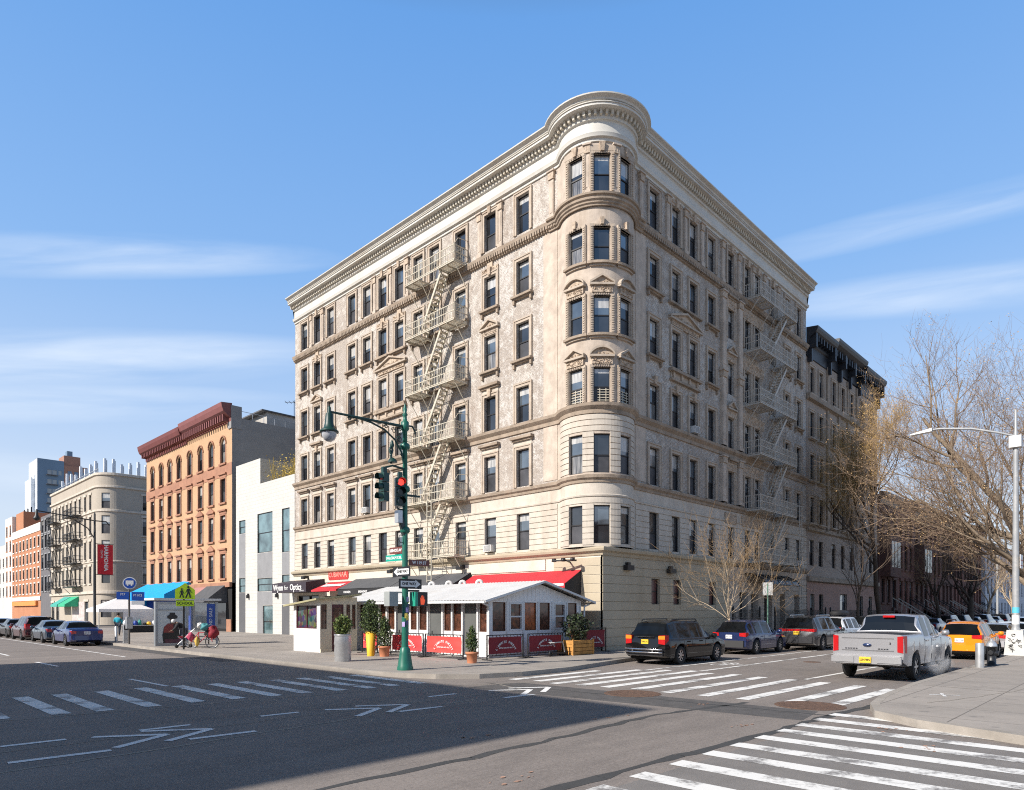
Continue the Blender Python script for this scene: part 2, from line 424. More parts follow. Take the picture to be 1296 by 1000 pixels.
def pediment(S,f,u0,u1,z,h=.5,w=.3,round_=False,n=10):
    a,b=u0-w,u1+w; c=(a+b)/2
    fbox(S,f,u0-.12,u1+.12,z-.26,z,.003,.09,3); fbox(S,f,a,b,z,z+.1,0,.22,0)
    if round_:
        pts=[(a+(b-a)*k/n, z+.1+h*math.sin(math.pi*k/n)**.7) for k in range(n+1)]
    else: pts=[(a,z+.1),(c,z+.1+h),(b,z+.1)]
    q=[f(u,zz,.02) for u,zz in pts]; nn=Vector((f.n[0],f.n[1],0))
    S.extrude([f(a,z+.1,0)]+[f(u,zz,0) for u,zz in pts][1:-1]+[f(b,z+.1,0)],nn*.1,3)
    carve(S,f,u0-.1,u1+.1,z-.25,z-.01,.09); carve(S,f,c-(b-a)*.27,c+(b-a)*.27,z+.11,z+.1+h*.42,.1)
    for (u,zz),(u2,z2) in zip(pts,pts[1:]):
        S.hexa([f(u,zz-.02,.23),f(u2,z2-.02,.23),f(u2,z2-.02,0),f(u,zz-.02,0),f(u,zz+.09,.23),f(u2,z2+.09,.23),f(u2,z2+.09,0),f(u,zz+.09,0)],0)
def keystone(S,f,u,z,s=1): 
    S.hexa([f(u-.1*s,z-.04,.16),f(u+.1*s,z-.04,.16),f(u+.1*s,z-.04,0),f(u-.1*s,z-.04,0),f(u-.16*s,z+.42*s,.2),f(u+.16*s,z+.42*s,.2),f(u+.16*s,z+.42*s,0),f(u-.16*s,z+.42*s,0)],3)
def carved_top(S,f,u0,u1,z):
    fbox(S,f,u0-.2,u1+.2,z+.2,z+.45,.003,.08,3); carve(S,f,u0-.18,u1+.18,z+.2,z+.46,.08); fbox(S,f,(u0+u1)/2-.22,(u0+u1)/2+.22,z+.45,z+.75,.003,.09,3)
    keystone(S,f,(u0+u1)/2,z+.06,.9)
WL,WR,CB=MB(),MB(),MB()
holesL={fl:[(YL-y-.47,YL-y+.47,*FZ[fl]) for y in LC] for fl in FZ}
holesR={fl:[(x-w/2,x+w/2,*FZ[fl]) for x,w in zip(RC,RW)] for fl in FZ}
for fl in FZ:
    for y,h in zip(LC,holesL[fl]):
        u=YL-y; S=MB(); i=LC.index(y); f=FL
        if fl>2: casing(S,f,h[0],h[1],h[2],h[3])
        if fl in (5,6): sill(S,f,h[0],h[1],h[2])
        if fl==3: hood(S,f,h[0],h[1],h[3])
        if fl==4:
            if i in (1,10): hood(S,f,h[0],h[1],h[3]); keystone(S,f,u,h[3]+.02,.9)
            elif i in (5,6): keystone(S,f,u,h[3]+.02,.9)
        if fl==5 and i in (1,10): pediment(S,f,h[0],h[1],h[3]+.32,.4)
        if fl==6 and i in (1,5,6,10): carved_top(S,f,h[0],h[1],h[3])
        if fl==7:
            if i in (1,5,6,10): keystone(S,f,u,h[3]+.0,.8)
        F,P=window_parts(f,*h,.2,fl*100+i)
        if i in (7,8) and fl==7:                        # window guards behind the fire escape
            for k in range(7): fbox(F,f,h[0]+.1+k*.12,h[0]+.12+k*.12,h[2]+.8,h[3]-.3,-.1,-.08)
        ws.add(F,P,S,apparent((0,y,(h[2]+h[3])/2),.95,2,(-1,0)))
    for i,(x,w,h) in enumerate(zip(RC,RW,holesR[fl])):
        S=MB(); f=FRt
        if fl>2: casing(S,f,h[0],h[1],h[2],h[3])
        if fl in (5,6) and i in (0,3,8,9): sill(S,f,h[0],h[1],h[2])
        if fl in (3,6) and i in (4,): hood(S,f,h[0],h[1],h[3]+.1,.2)
        if fl in (4,5) and i==4: pediment(S,f,h[0],h[1],h[3]+.45,.4,.2)
        if fl==7 and i in (1,2,4,5,6,7): carved_top(S,f,h[0],h[1],h[3]-.1)
        if fl==4 and i in (0,1,2): keystone(S,f,x,h[3]+.02,.9)
        F,P=window_parts(f,*h,.2,fl*100+50+i)
        ws.add(F,P,S,apparent((x,0,(h[2]+h[3])/2),w,2,(0,-1)))
wins=[R(180+3),R(225),R(270-3)]; hw=.41/BR
baywins={fl:[(a-hw,a+hw,z0-(.08 if fl>3 else 0),z1-(.25 if fl>3 else .1)) for a in wins] for fl,(z0,z1) in FZ.items()}
for fl in FZ:
    for k,(a0,a1,z0,z1) in enumerate(baywins[fl]):
        f,wd=ARC.chord(a0,a1); S=MB()
        if fl>=4:                                        # beaded jambs
            for u in (-.2,wd+.02):
                fbox(S,f,u,u+.18,z0,z1+.12,-.06,.055,0)
                n=16
                for j in range(n): 
                    zz=z0+.05+(z1-z0)*j/n; fbox(S,f,u+.05,u+.13,zz,zz+.07,.05,.095,0)
            fbox(S,f,-.02,wd+.02,z1,z1+.12,-.06,.05,0)
            for j in range(7): fbox(S,f,.03+j*.11,.09+j*.11,z1+.03,z1+.09,.04,.085,0)
        if fl in (4,5):
            rd=(k==1)==(fl==4)
            pediment(S,f,.06,wd-.06,z1+.46,.36,.26,rd); fbox(S,f,-.1,wd+.1,z1+.13,z1+.42,-.03,.11,3); carve(S,f,-.12,wd+.12,z1+.13,z1+.44,.11)
        if fl in (5,6):
            for j in range(4):
                u0=-.26+(wd+.52)*j/4; u1=-.26+(wd+.52)*(j+1)/4
            slab(S,ARC,a0-.13,a1+.13,z0-.15,z0-.03,0,.2,6,2); slab(S,ARC,a0-.1,a1+.1,z0-.24,z0-.15,0,.1,6,0)
        if fl==6: keystone(S,f,wd/2,z1+.1,.7)
        if fl==7: keystone(S,f,wd/2,z1+.12,.9); fbox(S,f,-.25,wd+.25,z1+.13,z1+.4,-.03,.06,0)
        F,P=window_parts(f,0,wd,z0,z1,.16,fl*100+80+k)
        if fl==4:
            for j in range(5): fbox(F,f,.2 if k==1 else .08,wd-.06,z0+.15+j*.13,z0+.18+j*.13,-.12,-.1,1)
            for j in range(2): fbox(F,f,.3+j*.3,.33+j*.3,z0+.1,z0+.75,-.11,-.09,1)
        p=f(wd/2,(z0+z1)/2); ws.add(F,P,S,apparent(p,wd,2,f.n))
ws.finish(SM,fm=M('dark_sash'))
for o in bld.children:
    if o.name.startswith('window') and len(o.data.materials)==1: o.data.materials.append(M('steel_cream'))
# walls with real openings
zc23,zc34,zc67=8.4,11.75,21.95
for mb,f,u0,u1,hs in ((WL,FL,0,UL1,holesL),(WR,FRt,yf,XR,holesR)):
    wall(mb,f,u0,u1,5.25,8.42,hs[2],.22,0,1,1); wall(mb,f,u0,u1,8.42,25.2,sum((hs[k] for k in (3,4,5,6,7)),[]),.22,0,0,0)
WL.build('brick_wall',[M('pale_brick'),M('limestone_light')],bld); WR.build('brick_wall',[M('pale_brick'),M('limestone_light')],bld)
bay=MB()
for z0,z1,fls,m in ((5.25,8.42,(2,),1),(8.42,25.2,(3,4,5,6,7),0)):
    wall(bay,ARC,A0,A1,z0,z1,sum((baywins[k] for k in fls),[]),.2,0,m,m,du=R(4))
    for left in (True,False):
        p=fillet(left); bay.grid([[(q[0],q[1],z) for q in p] for z in (z0,z1)],m,True)
# smooth limestone strips either side of the bay
for f,a,b in ((FL,UL1-.95,UL1),(FRt,yf,yf+.95)): fbox(bay,f,a,b,8.9,21.9,0,.025,0)
wp=MB()
for z0,z1 in ((8.9,11.72),(12.34,21.9)): fbox(wp,FL,YL-4.58,UL1-.952,z0,z1,0,.006)
for z0,z1 in ((12.34,21.9),): fbox(wp,FL,YL-7.1,YL-6.02,z0,z1,0,.005)
wp.parts('worn_wall_patch',M('worn_brick'),bld)
bayo=bay.build('corner_bay',[M('limestone'),M('limestone_light')],bld)
# banded stone courses: 2nd floor everywhere, 3rd floor on the bay only
bd=MB()
def courses(f,u0,u1,z0,z1,n,holes,d,du=None,m=0,gap=.02):
    h=(z1-z0)/n
    for k in range(n):
        a,b=z0+h*k+gap,z0+h*(k+1)-gap; cuts=sorted((q[0],q[1]) for q in holes if q[2]<b-.03 and q[3]>a+.03); u=u0
        for c in cuts+[(u1,u1)]:
            if c[0]-u>.02: slab(bd,f,u,c[0],a,b,0,d,1 if not du else max(1,int((c[0]-u)/du)),m)
            u=c[1]
courses(FL,0,UL1,5.32,7.66,8,holesL[2],.035); courses(FRt,yf,XR,5.32,7.66,8,holesR[2],.035)
courses(ARC,A0,A1,5.32,7.66,8,baywins[2],.035,R(5)); courses(ARC,A0,A1,8.9,11.75,10,baywins[3],.035,R(5))
bd.build('banded_stone',[M('limestone_light')],bld)
# string courses and cornice
for z,pr_ in ((8.38,[(0,0),(.06,.02),(.08,.14),(.19,.22),(.22,.36),(.02,.42),(0,.42)]),(7.70,[(0,0),(.05,.01),(.07,.08),(0,.12)]),
            (11.74,[(0,0),(.08,.02),(.09,.2),(.2,.3),(.26,.36),(.28,.5),(.02,.56),(0,.56)]),
            (21.92,[(0,0),(.1,.03),(.12,.16),(.25,.26),(.28,.42),(.02,.48),(0,.48)])):
    mb=MB(); sweep(mb,FPATH,[(d,z+h) for d,h in pr_])
    if z>21:
        for k in range(150):
            u=.1+k*UL1/150; fbox(mb,FL,u,u+.11,z+.08,z+.3,.12,.245)
        for k in range(120):
            u=yf+.1+k*(XR-yf-.2)/120; fbox(mb,FRt,u,u+.11,z+.08,z+.3,.12,.245)
    mb.build('string_course',[M('brown_moulding') if z!=7.70 else M('limestone_light')],bld,sharp=35)
    if z>21:                                             # heavier hood moulding round the bay
        mb=MB(); bp=FPATH[1:-1]; sweep(mb,[(bp[0][0],bp[0][1]+.5,-1,0)]+bp+[(bp[-1][0]+.5,bp[-1][1],0,-1)],[(d,z+h) for d,h in [(.06,-.06),(.12,-.05),(.13,.02),(.2,.07),(.21,.14),(.29,.2),(.30,.28),(.26,.3),(.27,.36),(.36,.4),(.38,.49),(.02,.55)]]); mb.build('bay_moulding',[M('brown_moulding')],bld,sharp=35)
co=MB()
prof=[(0,25.02),(.07,25.03),(.08,25.16),(.2,25.2),(.22,25.28),(.25,25.36),(.1,25.42),(.09,25.95),(.13,26.0),(.2,26.02),(.22,26.12)]
sweep(co,FPATH,prof)
co2=[(.22,26.36),(.6,26.38),(.64,26.4),(.64,26.56),(.69,26.57),(.69,26.62),(.60,26.64),(.60,26.69),(.68,26.72),(.71,26.82),(.84,26.92),(.87,26.94),(.88,27.02),(.1,27.06),(0,27.06)]
co2=[(d,26.36+(z-26.36)*.72) for d,z in co2]
sweep(co,FPATH,[(.22,26.12)]+co2)
for a,b,nn,t in ((.1,.2,0,0),): pass
coo=co.build('cornice',[M('cornice_white')],bld,sharp=35)
de=MB()
def dent(pts):
    acc=0; step=.235
    for p,q in zip(pts,pts[1:]):
        l=math.hypot(q[0]-p[0],q[1]-p[1]); 
        while acc<l:
            t=acc/l; x,y=p[0]+(q[0]-p[0])*t,p[1]+(q[1]-p[1])*t; nx,ny=p[2]+(q[2]-p[2])*t,p[3]+(q[3]-p[3])*t; k=math.hypot(nx,ny); nx/=k; ny/=k
            tx,ty=-ny,nx
            def P(u,d,z): return (x+tx*u+nx*d,y+ty*u+ny*d,z)
            de.hexa([P(-.06,.2,26.15),P(.06,.2,26.15),P(.06,.38,26.15),P(-.06,.38,26.15),P(-.06,.2,26.37),P(.06,.2,26.37),P(.06,.44,26.37),P(-.06,.44,26.37)])
            acc+=step
        acc-=l
dent(FPATH); de.parts('dentils',[M('cornice_cream')],coo)
# pilasters and carved capitals
pi=MB()
def pilaster(f,u,z0,z1,w=.32,d=.12):
    fbox(pi,f,u-w/2,u+w/2,z0,z1-.45,0,d,0); fbox(pi,f,u-w/2-.05,u+w/2+.05,z0,z0+.2,0,d+.05,0)
    fbox(pi,f,u-w/2-.04,u+w/2+.04,z1-.45,z1-.08,0,d+.06,1); fbox(pi,f,u-w/2-.1,u+w/2+.1,z1-.08,z1,0,d+.12,0)
    fbox(pi,f,u-w/2+.07,u+w/2-.07,z0+.35,z1-.6,d,d+.02,0)
for i in (1,10): 
    for s in (-.85,.85): pilaster(FL,YL-LC[i]+s,22.45,25.0,.26,.1)
for s in (18.3+.9,(18.3+16.43)/2,16.43-.9): pilaster(FL,YL-s,22.45,25.0,.26,.1)
for s in (UL1-.35,): pilaster(FL,s,22.45,25.0,.3,.1)
for x in (3.3,5.95,7.83,9.75,12.35,14.55,16.6,18.3,20.6): pilaster(FRt,x,22.45,25.0,.3,.12)
for x in (12.35,14.6):
    for z0,z1 in ((8.85,11.7),(12.35,17.0),(17.0,21.9)): pilaster(FRt,x,z0,z1,.5,.2)
for a in (R(203),R(247)):
    f,w=ARC.chord(a-.09,a+.09); pilaster(f,w/2,22.5,24.95,.24,.06)
pi.parts('pilaster',[M('limestone'),M('carved_stone')],bld)
# shared pediments over paired windows, aprons of ornament
cv=MB()
for f,ua,ub,z in ((FL,YL-18.3-.5,YL-16.43+.5,18.35),(FRt,6.4,9.3,18.3)):
    pediment(cv,f,ua+.1,ub-.1,z,.55,.45)
    fbox(cv,f,ua-.35,ub+.35,z+.86,z+.98,0,.2,2)
for f,ua,ub,z in ((FRt,6.2,9.4,14.9),(FL,YL-18.3-.7,YL-16.43+.7,14.95)):
    fbox(cv,f,ua,ub,z,z+.12,0,.2,2); fbox(cv,f,ua-.1,ub+.1,z+.5,z+.66,0,.27,2); fbox(cv,f,ua+.1,ub-.1,z+.12,z+.5,.003,.07,0)
    for k in range(4): fbox(cv,f,ua+.3+k*(ub-ua-.6)/3-.08,ua+.3+k*(ub-ua-.6)/3+.08,z+.12,z+.5,0,.16,3)
for z in (7.7,11.0,14.4,17.9,21.2):
    for u0,u1 in ((12.7,14.2),(15.0,18.2)): fbox(cv,FRt,u0,u1,z-.1,z+.55,.003,.1,3); carve(cv,FRt,u0,u1,z-.1,z+.55,.1,s=.11)
cv.parts('carved_ornament',SM,bld)
# back, roof
rw=MB(); rw.quad((0,YL,0),(XR,YL,0),(XR,YL,26.3),(0,YL,26.3)); rw.quad((XR,0,0),(XR,YL,0),(XR,YL,26.3),(XR,0,26.3))
rw.build('flank_wall',[M('far_flank_brick')],bld)
rp=MB(); rp.poly([(p[0]-p[2]*.05,p[1]-p[3]*.05,26.55) for p in FPATH]+[(XR,YL,26.55)]); rp.build('roof',[plain('roof_tar',(.06,.06,.06),.9)],bld)
# ground floor
G=.1                                                  # the storefront stands a little proud
gl=Fr((-G,YL),(0,-1)); gr=Fr((-G,-G),(1,0)); XE=13.2
gf=MB(); gh=[(x-.42+G,x+.42+G,2.44,3.82) for x in (4.62,6.84,10.9)]
wall(gf,gr,0,XE,0,5.0,gh,.22,0,0,0)
shop=[(.5,3.8,.55,3.3),(4.5,5.6,.2,3.2),(6.2,9.6,.6,3.3),(10.0,11.2,.2,3.2),(11.8,15.6,.6,3.3),(16.2,19.6,.6,3.3),(20.0,21.2,.2,3.2),(21.8,26.6,.7,3.3)]
wall(gf,gl,0,YL+.0,0,5.0,shop,.3,0,1,1)
gfo=gf.build('ground_floor_wall',[M('tan_paint'),plain('shopfront_stone',(.60,.54,.45),.8,var=.08,dirt=(.45,.38,.3))],bld)
bd=MB(); courses(gr,0,XE,.35,4.75,10,gh,.03,gap=.018); courses(gl,YL-3.0,YL-.0,.35,4.75,10,[],.03,gap=.018); bd.build('boarding',[M('tan_paint')],bld)
def gpath(d): return [(-G,YL,-1,0),(-G,-G,-1,-1),(XE,-G,0,-1)]
le=MB(); sweep(le,gpath(0),[(0,4.8),(.05,4.82),(.1,4.95),(.26,5.03),(.3,5.14),(.3,5.2),(-.15,5.3)]); le.build('ledge',[M('tan_paint')],bld)
wl=MB(); sweep(wl,[(-G,YL-3,-1,0),(-G,YL-26.8,-1,0)],[(.0,4.2),(.06,4.22),(.06,4.78),(0,4.79)]); wl.build('sign_band',[M('shopfront_stone')],bld)
for x0,x1,z0,z1 in gh:
    F,P=window_parts(gr,x0,x1,z0,z1,.2,int(x0*10)); P.m=[0,0]; w=F.build('window',M('dark_sash'),bld); P.build('pane',[plain('dull_red_blind',(.12,.05,.045),.3)],w)
sg=MB()
for k,(a,b,c,d) in enumerate(shop):
    F=MB(); P=MB(); P.quad(gl(a,c,-.25),gl(b,c,-.25),gl(b,d,-.25),gl(a,d,-.25))
    for u in (a,b-.08,(a+b)/2-.04): fbox(F,gl,u,u+.08,c,d,-.28,-.15)
    fbox(F,gl,a+.08,b-.08,c,c+.08,-.28,-.155); fbox(F,gl,a+.08,b-.08,d-.08,d,-.28,-.155)
    o=F.build('shop_window',M('dark_sash'),bld); P.build('pane',M('pane_dark'),o)
# set-back entrance part of the side-street ground floor
en=Fr((0,0),(1,0)); eh=[(14.7,15.9,.2,3.3),(16.4,17.5,.9,3.2),(18.4,19.7,.15,3.2),(21.0,21.9,.9,3.3),(23.6,24.6,.9,3.3)]
ew=MB(); wall(ew,en,XE,XR,0,5.25,eh,.4); eo=ew.build('entrance_wall',[M('limestone')],bld)
bd=MB(); courses(en,XE+.02,XR,.4,4.9,10,eh,.04); bd.build('banded_stone',[M('limestone')],bld)
ed=MB(); 
for a,b,c,d in eh: fbox(ed,en,a,b,c,d,-.45,-.38)
ed.parts('entrance_door',[M('pane_dark')],bld)
le=MB(); sweep(le,straight(en,XE,XR),[(0,4.9),(.12,4.95),(.22,5.08),(.24,5.2),(0,5.26)]); le.build('ledge',[M('brown_moulding')],bld)
# entrance canopy
cn=MB()
for x in (15.4,16.5,17.6,18.7,19.8,20.9):
    pts=[(x,-.02,4.55),(x,-.6,4.5),(x,-1.3,4.15),(x,-1.5,3.8)]; cn.tube(pts,.03,5)
for a,b in (((15.4,-1.5,3.8),(20.9,-1.5,3.8)),((15.4,-1.3,4.15),(20.9,-1.3,4.15)),((15.4,-.6,4.5),(20.9,-.6,4.5))): cn.bar(a,b,.06)
for a,b in ((( -.02,4.54),(-.6,4.49)),((-.6,4.49),(-1.3,4.14)),((-1.3,4.14),(-1.5,3.82))):
    cn.quad((15.4,a[0],a[1]),(20.9,a[0],a[1]),(20.9,b[0],b[1]),(15.4,b[0],b[1]),1)
cn.build('entrance_canopy',[M('black_iron'),plain('smoked_glass',(.03,.03,.03),.25)],bld)
# wall lamps
for u,z in ((2.2,4.7),(13.5,4.72),(20.4,4.66)):
    mb=MB(); fbox(mb,gl,u-.12,u+.12,z-.1,z+.12,0,.32); fbox(mb,gl,u-.2,u+.2,z-.16,z+.05,.32,.5); mb.build('wall_lamp',[M('dark_sash')],bld)
for x in (2.0,6.1): 
    mb=MB(); fbox(mb,gr,x-.3,x+.3,4.15,4.4,.05,.3); fbox(mb,gr,x-.12,x+.12,4.35,4.55,0,.2); mb.build('wall_lamp',[M('dark_sash')],bld)
mb=MB(); mb.bar((-.12,1.9,4.55),(-.75,1.7,4.62),.06); mb.bar((-.5,1.2,4.6),(-.9,2.4,4.62),.08)
for y in (1.2,1.8,2.4): mb.lathe([(.03,0),(.11,.02),(.13,-.14),(.02,-.15)],(-.8,y,4.7),8)
mb.build('wall_lamp',[M('dark_sash'),M('red_cloth')],bld)

for f,u,z in ((FL,YL-20.18,8.9),(FL,YL-7.83,5.45),(FRt,8.8,12.4),(FRt,22.3,8.9),(FRt,24.4,5.45)):
    mb=MB(); fbox(mb,f,u-.3,u+.3,z,z+.38,-.15,.3); 
    for k in range(6): fbox(mb,f,u-.26,u+.26,z+.04+k*.055,z+.06+k*.055,.3,.31,1)
    mb.build('air_conditioner',[M('white_paint'),M('dark_sash')],bld)
# ------------------------------------------------------------------ fire escapes (parts of the house)
def fire_escape(f,spans,stair,levels,mat,proj=1.1,drop=None,stair_d=.62,basket=None):
    u0,u1=spans[0][0],spans[-1][1]; fp=MB(); rl=MB(); st=MB()
    for li,z in enumerate(levels):
        for a,b in spans:
            for k in range(int(proj/.075)): 
                d=.06+k*.075; fbox(fp,f,a,b,z-.03,z,d,d+.045)
            for u in (a,(a+b)/2,b): fbox(fp,f,u-.025,u+.025,z-.09,z-.03,0,proj)
        fbox(fp,f,u0,u1,z-.05,z+.0,proj,proj+.03); 
        for u in (u0,u1): fbox(fp,f,u-.02,u+.02,z-.1,z,0,proj)
        for u in (u0+.1,(spans[0][1]),spans[-1][0],u1-.1): fp.bar(f(u,z-.08,proj*.92),f(u,z-1.35,.03),.035)
        for h in (.9,.5,.06):
            fbox(rl,f,u0,u1,z+h-.02,z+h+.02,proj,proj+.03)
            for u in (u0,u1): fbox(rl,f,u-.015,u+.015,z+h-.02,z+h+.02,0,proj)
        n=int((u1-u0)/.16)
        for k in range(n+1): u=u0+(u1-u0)*k/n; fbox(rl,f,u-.011,u+.011,z,z+.9,proj+.003,proj+.025)
        for k in range(7):
            d=proj*k/7+.02
            for u in (u0,u1): fbox(rl,f,u-.011,u+.011,z,z+.9,d,d+.022)
        for u in (u0,u1,spans[0][1],spans[-1][0]): fbox(rl,f,u-.025,u+.025,z,z+1.0,proj-.01,proj+.04)
        for u in (u0,u1): rl.tube([f(u,z+.95,proj),f(u,z+1.35,proj*.75),f(u,z+1.45,0)],.016,4)
        if li<len(levels)-1:
            zb=levels[li+1]; ut,ub=stair
            for d in (stair_d-.27,stair_d+.27): 
                st.bar(f(ut,z,d),f(ub,zb,d),.045,.15)
                st.tube([f(ut,z+.85,d),f(ub,zb+.85,d)],.018,4)
                for t in (0,.33,.66,1): st.bar(f(ut+(ub-ut)*t,z+(zb-z)*t,d),f(ut+(ub-ut)*t,z+(zb-z)*t+.85,d),.025)
            for k in range(1,14):
                t=k/14; u=ut+(ub-ut)*t; zz=z+(zb-z)*t; fbox(st,f,u-.11,u+.11,zz-.015,zz+.015,stair_d-.26,stair_d+.26)
    o=fp.build('fire_escape',[mat],bld); rl.build('railing',[mat],o); st.build('stair',[mat],o)
    if drop:
        u,zt,zb,d=drop; lm=MB()
        for s in (-.2,.2): lm.bar(f(u+s,zt,d),f(u+s,zb,d),.05)
        k=zb+.3
        while k<zt: lm.bar(f(u-.2,k,d),f(u+.2,k,d),.025); k+=.32
        if basket:
            for s in (-.25,.25): lm.bar(f(u+s,zt,d),f(u+s,zt,0),.04)
        lm.build('drop_ladder',[mat],o)
LV=[22.38,18.98,15.5,12.2,8.66,5.3]
fire_escape(FL,[(YL-14.35,YL-13.0),(YL-11.15,YL-9.7)],(YL-11.1,YL-13.2),LV,M('steel_cream'),drop=(YL-11.9,8.7,3.6,1.18))
fire_escape(FRt,[(15.4,17.6),(19.6,21.3)],(20.2,17.3),LV,M('steel_grey_paint'),drop=(22.3,9.6,2.2,1.0),basket=True)
# ------------------------------------------------------------------ ground, kerbs, markings
def asphalt():
    m,nt,b=newmat('asphalt'); v=coords(nt)
    f=ramp(nt,noise(nt,.12,5,.6,v),.3,.7); c=mixc(nt,f,(.195,.17,.152),(.25,.216,.194))
    c=mixc(nt,ramp(nt,noise(nt,.5,8,.85,coords(nt,(.25,1,1))),.44,.66,0,.7),c,(.105,.092,.085)); c=mixc(nt,ramp(nt,noise(nt,.8,8,.85,coords(nt,(1,.2,1))),.5,.7,0,.5),c,(.27,.235,.21))
    c=mixc(nt,ramp(nt,noise(nt,22,6,.9,v),.48,.68,0,.6),c,(.34,.31,.29)); c=mixc(nt,ramp(nt,noise(nt,17,6,.9,v),.5,.68,0,.7),c,(.075,.066,.062))
    L(nt,c,b.inputs['Base Color']); b.inputs['Roughness'].default_value=.85; b.inputs['Specular IOR Level'].default_value=.3
    bump(nt,b,noise(nt,60,3,.8,v),.5,.012); return m
def pavement():
    m,nt,b=newmat('pavement'); v=coords(nt)
    br=N(nt,'ShaderNodeTexBrick',offset=0); L(nt,v,br.inputs['Vector']); br.inputs['Scale'].default_value=1
    br.inputs['Brick Width'].default_value=1.55; br.inputs['Row Height'].default_value=1.55; br.inputs['Mortar Size'].default_value=.014
    br.inputs['Color1'].default_value=c4((.335,.30,.265)); br.inputs['Color2'].default_value=c4((.295,.262,.23)); br.inputs['Mortar'].default_value=c4((.13,.115,.10))
    c=mixc(nt,ramp(nt,noise(nt,.6,8,.8,v),.42,.68,0,.65),br.outputs['Color'],(.19,.172,.155))
    c=mixc(nt,ramp(nt,noise(nt,3.0,2,.5,v),.66,.72,0,.6),c,(.15,.14,.13)); c=mixc(nt,ramp(nt,noise(nt,30,3,.7,v),.5,.8,0,.3),c,(.45,.42,.38))
    L(nt,c,b.inputs['Base Color']); b.inputs['Roughness'].default_value=.9; bump(nt,b,br.outputs['Fac'],.25,-.01); return m
def roadpaint(name,col,wear=.56):
    m,nt,b=newmat(name); v=coords(nt)
    n=N(nt,'ShaderNodeMath',operation='MULTIPLY_ADD'); L(nt,noise(nt,14,6,.8,v),n.inputs[0]); n.inputs[1].default_value=.5; L(nt,noise(nt,1.3,4,.6,v),n.inputs[2])
    c=mixc(nt,ramp(nt,n.outputs[0],wear+.2,wear+.34,0,.9),col,(.16,.15,.145)); L(nt,c,b.inputs['Base Color']); b.inputs['Roughness'].default_value=.75; return m
ASP=asphalt(); PAV=pavement(); PAINT=roadpaint('road_paint',(.72,.71,.68),.55); WORN=roadpaint('worn_road_paint',(.74,.73,.71),.62)
KERB=plain('kerb_stone',(.31,.28,.245),.85,var=.15,scale=2,dirt=(.22,.2,.17),dscale=1.2,bmp=.3)
g=MB(); g.quad((-900,-900,0),(900,-900,0),(900,1500,0),(-900,1500,0)); struct('road',g,ASP)
def block(pts,kw=.18):
    n=len(pts); top=MB(); kb=MB(); P=[Vector((x,y)) for x,y in pts]; inner=[]
    for i in range(n):
        a,b,c=P[i-1],P[i],P[(i+1)%n]; d1=(b-a).normalized(); d2=(c-b).normalized(); nn=(Vector((-d1.y,d1.x))+Vector((-d2.y,d2.x))); nn=nn/max(.3,(nn.length_squared/2)); inner.append(b+nn*kw)
    top.poly([(p.x,p.y,.15) for p in inner])
    for i in range(n):
        j=(i+1)%n; a,b,p,q=P[i],P[j],inner[i],inner[j]
        kb.quad((a.x,a.y,0),(b.x,b.y,0),(b.x,b.y,.148),(a.x,a.y,.148)); kb.quad((a.x,a.y,.148),(b.x,b.y,.148),(q.x,q.y,.152),(p.x,p.y,.152))
    struct('sidewalk',top,PAV); struct('kerb',kb,KERB)
block([(-14.25,67.5),(-14.25,-.6),(-14.1,-2.2),(-13.5,-3.7),(-12.5,-4.6),(-11,-5.0),(-8.6,-4.95),(-6,-4.4),(-3.7,-3.95),(0,-3.7),(190,-3.7),(190,67.5)])
block([(-12.3,-15.7),(-11.2,-15.3),(-9.6,-15.05),(-6,-14.85),(190,-14.75),(190,-60),(-14,-60),(-13.9,-19),(-13.5,-17.9),(-13.0,-16.6)][::-1])
block([(-14.25,500),(-14.25,86),(-13.5,84.2),(-12,83.6),(190,83.5),(190,500)])
block([(-40.5,200),(-39.5,-3),(-41.5,-4),(-120,-4),(-120,200)][::-1])
block([(-120,-14.8),(-41,-14.8),(-39.5,-16.5),(-39.5,-90),(-120,-90)][::-1])
mk=MB()
def mark(x0,y0,x1,y1,w,z=.006,mb=mk):
    d=Vector((x1-x0,y1-y0)); d.normalize(); n=Vector((-d.y,d.x))*w/2
    mb.quad((x0-n.x,y0-n.y,z),(x1-n.x,y1-n.y,z),(x1+n.x,y1+n.y,z),(x0+n.x,y0+n.y,z))
for i,(x,y0,y1) in enumerate([(-25.1,-3.6,.2),(-24.25,-3.65,.2),(-23.3,-3.75,.15),(-22.5,-3.85,.15),(-21.57,-3.88,.15),(-20.62,-3.85,.2),(-19.73,-3.95,0),(-18.82,-4.1,-.15),(-18.0,-4.1,-.2),(-17.1,-4.25,-.4),(-16.25,-4.35,-.45),(-15.45,-4.37,-.7),(-14.55,-4.4,-.75)]): mark(x+random.Random(i).uniform(-.03,.03),y0,x,y1,.34)
for x in (-12.4,-13.25,-14.1,-14.95,-15.8,-16.68,-17.55,-18.45,-19.4,-20.3,-21.2,-22.1,-23.0,-23.9,-24.8): mark(x,-14.93,x-.06,-19.6 if x<-13 else -16.5,.36)
for y,xa,xb in ((-5.5,-12.0,-7.7),(-6.35,-11.8,-6.4),(-7.15,-12,-5.8),(-7.95,-11.8,-5.4),(-8.75,-11.7,-5.8),(-9.62,-11.5,-5.6),(-10.6,-11.6,-5.9),(-11.6,-11.55,-6.0),(-12.6,-11.5,-6.2),(-13.62,-11.15,-6.4),(-14.5,-10.98,-6.7)): mark(xa,y,xb,y-.05,.33)
mark(-5.74,-11.9,4,-12.1,.14); mark(-5.4,-8.2,60,-8.0,.16); mark(-6.4,-6.62,60,-6.45,.13)
for x0 in range(0,60,7): pass
